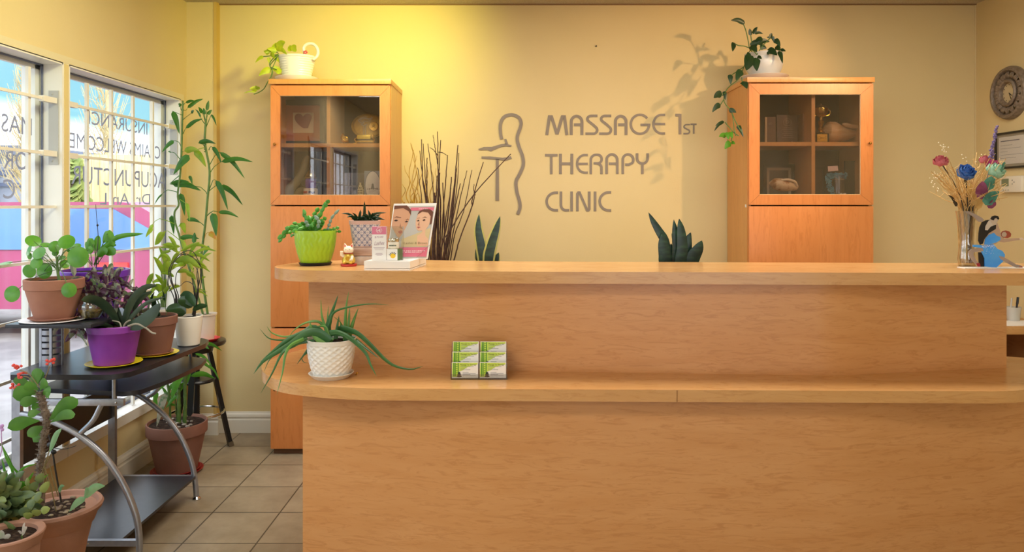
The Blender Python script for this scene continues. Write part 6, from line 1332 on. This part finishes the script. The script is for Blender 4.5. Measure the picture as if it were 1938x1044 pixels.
# ---------- orchid in purple pot
ox, oy = lx(216,2.965), 2.965
r, zt = tpot('potted_orchid', 'orchid with broad dark leaves in a matte purple pot on a yellow saucer', ox, oy, TZ+.0005, .073, .099, .156, M['purple'], .003, .028, [(M['yellow'], .104, .010, 'saucer')])
G = PX(120,500,4.745,2.965); lv = MB(); k_ = 2.965/F/4.745
for path, w_, d0, d1, rl in [([(500,560),(430,430),(330,340),(240,310),(160,320)],100,-.03,-.15,.2),([(450,560),(330,535),(180,540),(38,575)],62,-.05,-.16,.5),([(530,560),(500,440),(450,320),(395,200)],38,.01,.02,0),([(540,560),(570,430),(640,290),(740,205),(845,190)],66,.0,.02,-.1),
    ([(550,560),(640,440),(760,340),(915,292)],44,-.02,0,.1),([(570,560),(680,530),(790,450),(872,350)],120,-.04,-.06,.15),([(490,560),(440,450),(380,370),(300,340)],85,.02,.03,.3),([(560,560),(600,430),(700,300),(800,240)],60,.03,.05,0)]:
    pts = [G(x, y, d0+(d1-d0)*i/(len(path)-1)) for i, (x, y) in enumerate(path)]; lv.blade(pts, w_*k_, .004, 'strap' if w_ < 50 else 'oval', cup=.3, seg=14, roll=rl)
lv.build('leaves', M['orchid'], r)
mb = MB()
for path, w_ in [([(580,555),(660,535),(740,570),(790,610),(830,622)],.0042),([(540,560),(560,525),(600,500)],.004),([(440,565),(390,575),(350,598)],.0035),([(520,565),(500,520),(440,505)],.003)]: mb.tube(catmull([G(x,y,-.05) for x,y in path], 14), [w_,w_*.8], 8)
mb.build('aerial_roots', mat('aerial_root', '9a9484', rough=.6), r)
# ---------- brown clay pot
bx, by = lx(290,3.16), 3.16
r, zt = tpot('potted_seedling', 'brown clay pot on a yellow saucer, behind the purple orchid pot', bx, by, TZ+.0005, .068, .096, .158, M['terrabrown'], .005, .036, [(M['yellow'], .102, .008, 'saucer'), (M['terra'], .082, .009, 'clay_saucer')])
G = PX(180,380,3.48,3.16); lv = MB(); stt = MB()
for (b_, t_, w_) in (((380,740),(430,755),26),((470,740),(445,590),10),((330,760),(390,600),12),((300,740),(250,610),30),((290,740),(330,560),26),((320,740),(270,560),24),((350,740),(400,650),30)):
    stt.tube(catmull([G(b_[0],b_[1]+10), G((b_[0]+t_[0])/2,(b_[1]+t_[1])/2), G(*t_)], 8), .0014, 5); leafpx(lv, G, ((b_[0]+t_[0])/2,(b_[1]+t_[1])/2), t_, w_*1.4, 0, -.01)
lv.build('leaves', M['leafd'], r); stt.build('stems', M['stem'], r)
# ---------- white pot with arching dark-stemmed plant
wx, wy = lx(357,3.37), 3.37
r, zt = tpot('potted_arching_plant', 'plant with arching dark stems in a white tapered pot on the plant table', wx, wy, TZ+.0005, .047, .062, .134, M['cream'], .001, .008)
G = PX(180,380,3.48,3.37); stt = MB(); lv = MB(); ld = MB()
for path in ([(520,750),(540,640),(495,520),(490,440),(560,350),(640,330),(690,420)],[(530,750),(530,620),(500,500),(510,420),(580,350),(650,370)],[(530,750),(550,640),(530,560),(540,470),(600,420)],[(650,750),(660,640),(690,520),(690,430),(640,370),(560,350)],[(655,750),(670,640),(680,500),(660,430),(600,370)],[(650,750),(665,640),(695,560),(700,450),(660,350)],
    [(640,750),(660,660),(650,560),(600,530),(560,560)],[(525,750),(520,640),(480,540),(500,440),(530,390)],[(645,750),(655,640),(640,500),(650,440)],[(655,750),(680,600),(670,480),(690,400)]):
    stt.tube(catmull([G(x,y,random.uniform(-.02,.02)) for x,y in path], 20), [.0030,.0013], 6)
for x0_, y0_, x1_, y1_ in ((527,760,533,640),(652,760,664,650)): stt.tube([G(x0_,y0_), G(x1_,y1_)], [.0075,.005], 8)
for b_, t_, w_, dd in (((520,400),(700,445),54,-.03),((540,320),(440,290),30,0),((560,330),(760,310),24,0),((600,360),(760,400),26,0),((600,480),(665,520),34,-.02),((540,470),(640,490),26,-.03),((600,400),(740,440),24,0),((470,400),(500,470),36,0),((640,350),(800,330),20,.02),((560,300),(480,330),22,0),((650,600),(745,630),14,0),((690,520),(730,500),14,0),((640,600),(740,600),10,0),((540,330),(480,230),26,0),((600,340),(560,250),28,.02),((500,400),(430,350),26,0),((560,350),(420,310),22,.02),((620,350),(690,270),24,0),((600,420),(520,440),26,-.03),((650,430),(760,470),20,0),((520,500),(430,480),24,0),((560,560),(480,600),22,0),((590,380),(650,470),28,-.03),((500,330),(400,400),20,.03),((680,420),(770,340),18,.02)):
    leafpx(lv, G, b_, t_, w_, 0, dd, 'lance', bend=.16)
for b_, t_, w_, dd in (((640,700),(545,650),70,-.04),((600,740),(465,720),80,-.05),((640,720),(740,690),34,-.02),((560,620),(660,690),76,-.05)): leafpx(ld, G, b_, t_, w_*1.1, -.02, dd, 'oval', bend=.1)
stt.build('stems', M['stemd'], r); lv.build('yellow_green_leaves', M['leafy'], r); ld.build('broad_dark_leaves', mat('glossy_dark_leaf', '3c5c34', '2b472a', rough=.2, scale=15), r)
# ---------- white pot further back with bamboo-like leaves
qx, qy = lx(312,3.50)-.03, 3.47
r, zt = tpot('potted_palm', 'white pot with upright yellow-green palm leaves, half hidden behind the brown clay pot', qx, qy, TZ+.0005, .045, .060, .150, M['potwhite'], .001, .01)
G = PX(180,380,3.48,3.47); stt = MB(); lv = MB()
for path in ([(440,700),(445,560),(430,450),(385,370)],[(450,700),(455,520),(470,400)],[(440,700),(420,600),(360,500)],[(460,700),(480,520),(500,400)],[(430,700),(400,640),(330,600)]): stt.tube(catmull([G(x,y) for x,y in path], 12), [.0032,.0016], 6)
for b_, t_, w_ in (((450,480),(385,365),28),((440,520),(375,540),20),((460,480),(480,380),44),((340,560),(385,475),30),((400,560),(350,640),20),((450,560),(395,480),22),((500,420),(560,330),24),((440,600),(470,510),26),((460,600),(395,650),22),((380,180),(332,240),22),((400,290),(465,200),30),((370,600),(330,640),22),
    ((470,440),(420,300),20),((480,460),(560,420),24),((430,640),(330,650),18),((440,620),(500,560),24),((430,600),(400,545),40)): leafpx(lv, G, b_, t_, w_*1.2, .0, -.02, 'lance', bend=.1)
stt.build('stems', M['stem'], r); lv.build('leaves', M['leafy'], r)
# ================================================================ STOOL AND TALL DRACAENA
sx_, sy_ = -1.775, 4.12
so_ = thing('stool', 'black wooden screw-height stool with splayed legs and chrome ring in the corner', 'stool', (sx_, sy_, 0))
MB().lathe([(.13,.600),(.150,.604),(.155,.615),(.152,.627),(.145,.630),(.0005,.630)], (sx_,sy_,0), 44).build('seat', mat('dark_stained_wood', '2a1f1c', '382a26', rough=.3, scale=12), so_)
MB().lathe([(.03,.55),(.085,.565),(.09,.59),(.08,.599),(.0005,.599)], (sx_,sy_,0), 32).build('seat_plate', M['blackmetal'], so_)
tz = [(.016+(.003 if k%2 else 0), .17+k*.0055) for k in range(70)]
MB().lathe([(.0005,.165)]+tz+[(.0005,.556)], (sx_,sy_,0), 20).build('screw_post', M['blackmetal'], so_, ang=80)
MB().lathe([(.035,.395),(.095,.400),(.100,.410),(.095,.418),(.035,.418)], (sx_,sy_,0), 36).build('hub_plate', M['blackmetal'], so_)
for a in (42, 160, -80):
    u = Vector((math.cos(math.radians(a)), math.sin(math.radians(a)), 0)); c = Vector((sx_,sy_,0)); k2 = 1.0 if a != 160 else .85
    MB().bar(c+u*.185*k2+Vector((0,0,.022)), c+u*.070+Vector((0,0,.560)), .030, .022).build('leg', M['blackmetal'], so_, smooth=False)
    MB().bar(c+u*.192*k2, c+u*.185*k2+Vector((0,0,.028)), .034, .026).build('foot_cap', flat('worn_foot', '6a5c4a', .6), so_, smooth=False)
rg = MB().tube([(sx_+.142*math.cos(k*math.pi/20), sy_+.142*math.sin(k*math.pi/20), .225) for k in range(41)], .007, 8); rg.build('foot_ring', M['chrome'], so_)
dx, dy = lx(390,4.10), 4.10
rd = thing('potted_dracaena', 'tall two-stemmed dracaena in a translucent white pot on a red saucer upon the stool', 'potted plant', (dx, dy, .6305))
saucer(rd, (dx,dy,.6305), .075, .016, M['red'], rb=.055)
MB().lathe([(.038,.004),(.042,.008),(.050,.14),(.056,.143),(.058,.152),(.052,.152),(.049,.14)], (dx,dy,.6305), 36, rf=lambda a,z,i: 1).build('pot', M['pinkish'], rd)
MB().lathe([(.0005,.142),(.048,.142),(.048,.136),(.0005,.136)], (dx,dy,.6305), 24).build('soil', M['soil'], rd)
G = PX(240,160,1.933,4.10); stt = MB(); lv = MB(); lo_ = MB()
SA = [(285,800),(250,740),(225,660),(205,600),(190,545),(176,500),(175,465),(190,440),(186,400),(195,330),(200,250),(202,170),(205,60)]; SB = [(292,800),(278,720),(272,640),(278,580),(288,500),(295,420),(303,320),(290,240),(285,200),(290,125)]
stt.tube(catmull([Vector((dx-.015,dy,.77))]+[G(x,y) for x,y in SA[1:]], 40), [.0062,.005], 8); stt.tube(catmull([Vector((dx+.01,dy,.77))]+[G(x,y) for x,y in SB[1:]], 40), [.007,.006], 8)
for y_ in range(6): stt.ell(G(287,200+y_*9), (.0075,.0075,.004), 10, 5)
stt.build('stems', M['stem'], rd)
DR = [ # petiole start, bend, leaf base, tip, w
 ((203,90),(215,95),(222,85),(280,52),15,0),((205,110),(198,110),(168,97),(193,182),20,0),((205,180),(210,170),(215,160),(278,125),14,0),((203,130),(215,120),(235,105),(246,95),10,0),((202,235),(190,210),(172,205),(128,248),16,0),((198,290),(215,270),(228,258),(170,330),28,0),
 ((202,260),(204,245),(210,244),(266,242),22,1),((285,230),(265,235),(245,242),(290,302),26,1),((288,230),(275,215),(262,214),(326,216),18,0),((300,240),(305,228),(312,228),(346,288),18,0),((303,325),(320,300),(345,282),(462,283),18,0),((300,300),(322,260),(340,247),(432,344),18,0),
 ((298,410),(270,375),(165,362),(272,388),26,0),((300,390),(315,350),(325,350),(370,460),22,0),((300,390),(325,370),(342,368),(425,442),22,0),((190,440),(188,410),(196,398),(212,480),20,0),((195,420),(210,430),(218,432),(230,500),14,1),((293,480),(315,462),(335,466),(410,486),15,0),
 ((288,520),(255,495),(220,492),(270,505),16,0),((293,480),(305,468),(312,470),(327,555),28,0),((284,560),(290,545),(300,540),(328,568),20,2),((180,500),(165,478),(162,480),(172,548),18,0),((190,520),(195,510),(200,505),(214,545),20,1),((200,560),(195,562),(190,562),(266,564),18,0),((280,620),(290,600),(300,590),(276,628),20,0),
 ((178,510),(120,490),(95,510),(70,560),14,1),((195,570),(150,535),(135,540),(102,588),22,1),((240,600),(243,580),(244,580),(248,540),18,0),((190,395),(150,385),(130,400),(100,440),6,0),((195,330),(160,360),(160,365),(230,355),14,0),((200,280),(175,250),(160,248),(150,246),7,0),((236,345),(230,335),(228,333),(240,365),12,0),
 ((290,150),(293,100),(293,95),(300,58),12,0),((290,150),(280,110),(275,105),(262,82),12,0),((290,155),(305,120),(308,110),(328,150),10,0),((290,150),(292,125),(296,110),(312,92),12,0),((290,150),(275,130),(270,120),(250,90),10,0),((290,150),(285,115),(285,110),(280,85),12,0),((205,80),(210,70),(215,66),(250,60),12,0),((204,100),(198,90),(196,80),(188,70),14,0)]
for a_, q_, b_, t_, w_, md in DR:
    dd = random.uniform(-.05,.05); A_, Q_, B_, T_ = G(*a_), G(*q_, dd*.5), G(*b_, dd), G(*t_, dd*1.6)
    stt2 = None; m_ = (B_+T_)/2+Vector((0,0,(T_-B_).length*.10))
    tgt = (lv, lv, lo_)[md]; tgt.blade([A_, Q_, B_, B_.lerp(A_, -.02)], .005, .002, 'taper', seg=6, mi=md if md < 2 else 0); tgt.blade([B_, m_, T_], w_*4.1/F/1.933, 0, 'ovate', cup=.3, seg=10, mi=md if md < 2 else 0, roll=random.uniform(-.5,.5))
lv.build('leaves', [M['leafd'] if False else M['leaf'], M['leafy']], rd); tag(lo_.build('withering_leaf', M['orange'], rd), 'one withering orange leaf')
# ================================================================ FLOOR POT WITH BAMBOO
fx, fy = lx(335,3.84), 3.84
r, zt = tpot('potted_bamboo', 'leafy bamboo-like canes in a large brown floor pot on a dark red saucer', fx, fy, .0005, .098, .148, .252, M['terrabrown'], .010, .058, [(M['darkred'], .128, .014, 'saucer'), (M['darkred'], .115, .016, 'inner_saucer')])
mb = MB(); rnd = random.Random(4)
for k in range(30): a = rnd.random()*6.28; q_ = rnd.random()*.11; mb.ell((fx+math.cos(a)*q_, fy+math.sin(a)*q_, zt-.006), (rnd.uniform(.006,.015), rnd.uniform(.005,.012), .005), 8, 5)
mb.build('pebbles', mat('grey_pebble', '6f675c', 'a39a8c', rough=.7, scale=20), r)
G = PX(270,580,3.728,3.84); stt = MB(); lv = MB(); lp = MB()
def cane(path, rr):
    C = catmull([G(x,y) for x,y in path], 24); n_ = len(C); C[0].z = zt-.02; stt.tube(C, [rr*(1.25 if i%4 == 0 else 1) for i in range(n_)], 8)
cane([(195,765),(190,650),(178,560),(172,500)], .0055); cane([(258,835),(256,700),(254,600),(262,540)], .0095); cane([(298,830),(300,700),(298,560),(296,440)], .0085); cane([(285,790),(300,620),(320,420),(330,300)], .003); cane([(240,780),(230,650),(245,560)], .003)
for b_, t_, w_, d1, kk in [((285,440),(200,660),52,-.05,0),((330,380),(495,448),30,0,0),((340,490),(512,508),34,0,0),((175,520),(60,645),40,-.03,0),((170,600),(98,850),40,-.06,1),((290,550),(180,640),24,0,0),((300,560),(360,400),28,.02,0),((260,620),(160,720),26,-.02,0),((400,265),(560,312),24,0,0),((380,270),(470,300),30,-.02,0),((370,330),(490,420),18,0,0),((460,410),(545,525),12,0,0),
    ((100,600),(80,700),30,.0,0),((300,480),(240,380),24,.03,0),((180,600),(220,540),20,0,0),((255,610),(310,520),22,0,0),((95,740),(80,620),26,.03,0),((170,700),(240,700),18,0,0),((190,690),(130,560),24,0,0),((300,500),(360,440),22,.03,0),((250,560),(190,450),26,.02,0)]:
    leafpx(lp if kk else lv, G, b_, t_, w_*1.15, 0, d1, 'lance', bend=.14, roll=random.uniform(-.3,.3))
stt.build('canes', M['stem'], r); lv.build('leaves', M['leafb'], r); tag(lp.build('striped_leaf', M['tradl'], r), 'pale striped leaf')
# ================================================================ FOREGROUND POTS
bn = thing('plant_bench', 'low wooden plant bench carrying the nearest terracotta pots', 'bench', (-1.66, 2.30, 0))
MB().box(-1.95, -1.38, 1.98, 2.60, .135, .16).build('bench_top', M['beech'], bn, smooth=False)
for x, y in ((-1.92,2.02),(-1.44,2.02),(-1.92,2.54),(-1.44,2.54)): MB().box(x, x+.035, y, y+.035, 0, .135).build('leg', M['beech'], bn, smooth=False)
ex, ey = lx(107,2.47), 2.47
r = thing('potted_euphorbia', 'thorny crown-of-thorns with red flowers in a large terracotta pot in the near corner', 'potted plant', (ex, ey, .1605))
MB().lathe([(.070,0),(.074,.004),(.092,.10),(.104,.150),(.106,.158),(.112,.163),(.122,.190),(.126,.196),(.135,.206),(.139,.218),(.134,.226),(.124,.225),(.117,.212)], (ex,ey,.1605), 56).build('pot', M['terra2'], r)
MB().lathe([(.0005,.212),(.05,.216),(.118,.208),(.118,.20),(.0005,.20)], (ex,ey,.1605), 32).build('soil', M['soil'], r)
mb = MB()
for k in range(34): a = rnd.random()*6.28; q_ = rnd.random()*.10; mb.ell((ex+math.cos(a)*q_, ey+math.sin(a)*q_, .1605+.214), (rnd.uniform(.004,.011), rnd.uniform(.004,.009), .005), 7, 5)
tag(mb.build('bark_chips', mat('bark_chip', '6a5646', '8f8266', rough=.8, scale=30), r), kind='stuff')
G = PX(0,660,2.72,2.47)
MB_s = MB(); SP = [(212,760),(206,660),(208,600),(214,540),(222,470),(238,400),(238,350),(222,290),(212,250),(205,220)]
C = catmull([G(x,y) for x,y in SP], 50); C[0].z = .37
MB_s.tube(C, [.011+.002*math.sin(i*1.3) for i in range(len(C))], 9)
for i in range(2, 50):
    for k in range(4):
        a = k*1.57+i*.8; u = Vector((math.cos(a), math.sin(a), .3)); MB_s.tube([C[i]+u*.009, C[i]+u*.020], [.0022,.0004], 4)
MB_s.build('thorny_stem', M['bark'], r)
lv = MB(); stt = MB(); s2 = PX(0,660,2.72,2.47)
for b_, t_, w_, d0, d1, pr in [((205,370),(38,408),60,0,-.04,'obov'),((250,372),(402,258),62,0,-.03,'obov'),((262,378),(388,335),44,-.01,-.05,'obov'),((190,225),(64,245),70,0,-.03,'obov'),((170,195),(66,165),48,.02,.02,'obov'),((188,190),(188,98),48,0,.01,'obov'),((196,180),(212,112),34,.02,.03,'obov'),((205,265),(102,283),46,0,-.04,'obov'),
    ((215,300),(160,298),36,.02,.0,'obov'),((212,320),(142,345),34,0,-.02,'obov'),((230,400),(142,450),46,.0,-.04,'obov'),((225,400),(172,480),50,.02,.03,'obov'),((205,215),(240,160),38,0,-.03,'obov'),((215,235),(262,215),44,0,-.02,'obov'),((200,210),(120,190),40,-.02,-.05,'obov'),((205,240),(150,215),40,.02,.04,'obov'),((215,205),(250,190),34,.02,.0,'obov'),((235,250),(250,235),30,-.03,-.04,'obov'),((190,215),(150,150),40,.03,.05,'obov')]:
    leafpx(lv, G, b_, t_, w_*1.2, d0, d1, pr, bend=.08, roll=random.uniform(-.25,.25), cup=.12)
lv.build('leaves', mat('euphorbia_leaf', '5c9138', '4c7d34', rough=.45, scale=16, transl=.3), r)
for pth, hd in (([(205,200),(150,130),(100,108)],(90,92)),([(215,190),(240,130),(258,85)],(256,64)),([(190,200),(150,150),(120,140)],(108,135)),([(185,215),(110,195),(85,192)],(78,190))):
    stt.tube(catmull([G(x,y) for x,y in pth], 10), .0016, 5); c = G(*hd)
    fl = MB()
    for k in range(9): fl.ell(c+Vector((rnd.uniform(-.014,.014), rnd.uniform(-.006,.006), rnd.uniform(-.008,.008))), (.0055,.003,.0045), 7, 5)
    fl.build('red_flower_cluster', M['redfl'], r)
for pth in ([(220,740),(235,640),(260,700),(290,840)],[(255,590),(275,680),(300,760)],[(230,600),(245,680),(225,760)],[(262,480),(255,520),(215,640)],[(240,700),(228,620),(262,540)]): stt.tube(catmull([G(x,y,-.03) for x,y in pth], 12), .0018, 5)
stt.build('thin_stems', mat('dry_olive_stem', '7a6a42', rough=.6), r)
mb = MB().tube([G(316,790,-.03), G(285,620,-.03), G(266,490,-.03), G(252,440,-.03)], .0028, 6); mb.ell(G(266,492,-.032), (.016,.01,.010), 10, 6); mb.ell(G(276,530,-.032), (.010,.006,.008), 8, 6); mb.tube(catmull([G(262,508,-.03), G(330,515,-.03), G(392,498,-.03)], 10), .0012, 5)
mb.build('support_cane', M['blackmetal'], r)
lv = MB()
for b_, t_, w_ in (((430,770),(542,704),34),((440,768),(356,838),30),((440,765),(452,712),18),((255,530),(318,408),24),((300,730),(332,704),14),((305,740),(318,705),14)): leafpx(lv, G, b_, t_, w_*1.15, -.05, -.07, 'lance', bend=.15)
lv.build('side_leaves', mat('grey_green_side_leaf', '7fae80', '93bc92', rough=.4, scale=20, transl=.25), r)
# near small terracotta
nx, ny = lx(16,2.17), 2.17
r = thing('potted_cactus', 'dense dull-green segmented cactus in a small terracotta pot at the very front corner', 'potted plant', (nx, ny, .1605))
zr = CAMZ-(1007-385)/F*2.17-.1605
MB().lathe([(.060,0),(.064,.004),(.080,zr-.035),(.084,zr-.033),(.094,zr-.004),(.092,zr),(.084,zr+.001),(.073,zr-.004),(.070,zr-.018)], (nx,ny,.1605), 48).build('pot', M['terra2'], r)
MB().lathe([(.0005,zr-.012),(.072,zr-.014),(.072,zr-.02),(.0005,zr-.02)], (nx,ny,.1605), 28).build('soil', M['soil'], r)
# cactus mass sits in a second pot slightly behind, left
kx, ky = -1.70, 2.32
rk = thing('potted_cactus', 'bushy holiday cactus with dull flat segments left of the crown-of-thorns pot', 'potted plant', (kx, ky, .1605))
MB().lathe([(.050,0),(.054,.004),(.068,.14),(.072,.142),(.074,.17),(.066,.17),(.062,.15)], (kx,ky,.1605), 40).build('pot', M['terra'], rk)
MB().lathe([(.0005,.158),(.064,.158),(.064,.15),(.0005,.15)], (kx,ky,.1605), 24).build('soil', M['soil'], rk)
G = PX(0,880,6.37,2.31); cm = MB(); cl = MB(); rnd = random.Random(31)
for k in range(115):
    tx, ty = rnd.uniform(-150, 520), rnd.uniform(60, 800)
    if tx > 300 and ty > 620: continue
    if ty < 260 and tx > 260+rnd.uniform(0,120): continue
    b_ = Vector((kx+rnd.uniform(-.03,.03), ky+rnd.uniform(-.02,.02), .325)); e_ = G(tx, ty, rnd.uniform(-.10,.05)); m_ = (b_+e_)/2+Vector((0,0,rnd.uniform(.02,.06))); random.seed(k)
    seg_chain(cl if rnd.random() < .28 else cm, [b_, m_, e_], rnd.uniform(.021,.031), th=.003, n=4)
for b_, t_, d in (((300,400),(520,100),-.05),((280,450),(340,150),-.02),((300,560),(590,200),-.07),((290,620),(600,520),-.09),((250,600),(500,330),-.09),((200,500),(120,180),-.04)):
    seg_chain(cl if t_[0] in (340,590,600) else cm, [G(*b_, d), (G(*b_, d)+G(*t_, d))/2, G(*t_, d)], .026, th=.003, n=3)
cm.build('stems', M['cactusd'], rk); cl.build('lighter_stems', mat('olive_cactus_segment', '7f9048', '93a058', rough=.45, scale=20, transl=.15), rk)
lv = MB(); sg = MB()
for b_, t_, w_ in (((20,940),(20,780),60),((25,945),(130,840),56),((20,960),(165,985),66),((15,960),(-60,860),60),((265,850),(325,740),40),((255,830),(215,790),30),((265,840),(300,690),26)): leafpx(lv, G, b_, t_, w_, -.15, -.16, 'oval', bend=.15); 
for b_, t_ in (((20,950),(30,1000)),((262,845),(265,870))): sg.tube([G(*b_, -.15), Vector((G(*t_,-.15).x, G(*t_,-.15).y, .1605+zr-.014))], .0022, 6)
o = lv.build('pale_pink_leaves', mat('pale_pink_green_leaf', 'cfc8c4', 'a6b79a', rough=.4, scale=30, transl=.3), r); sg.build('leaf_stems', M['stem'], r)
# long strappy leaves rising at the window edge
lv = MB(); G0 = PX(0,660,2.72,2.33)
for b_, m_, t_, w_, d in (((60,700),(30,560),(5,480),16,-.02),((80,690),(60,600),(15,500),14,.0),((60,720),(110,620),(190,590),18,.0),((70,720),(130,690),(175,630),26,-.02),((30,720),(10,660),(-20,600),26,0),((90,720),(170,700),(255,640),20,-.02),((20,700),(20,620),(8,560),18,-.02)):
    lv.blade([Vector((kx,ky,.33)), G0(*b_, d), G0(*m_, d), G0(*t_, d)], w_*2.33/F/2.72, 0, 'strap', cup=.3, seg=12)
lv.build('strap_leaves', M['leafb'], rk)
mb = MB()
for k in range(6): mb.ell(G0(6+rnd.uniform(-6,6), 405+rnd.uniform(-10,10)), (.006,.004,.006), 7, 5)
mb.tube([G0(6,410), G0(10,520), Vector((kx,ky,.34))], .0016, 5); tag(mb.build('mauve_blossom', flat('blossom_mauve', 'b38ac0', .5), rk), 'mauve blossom')
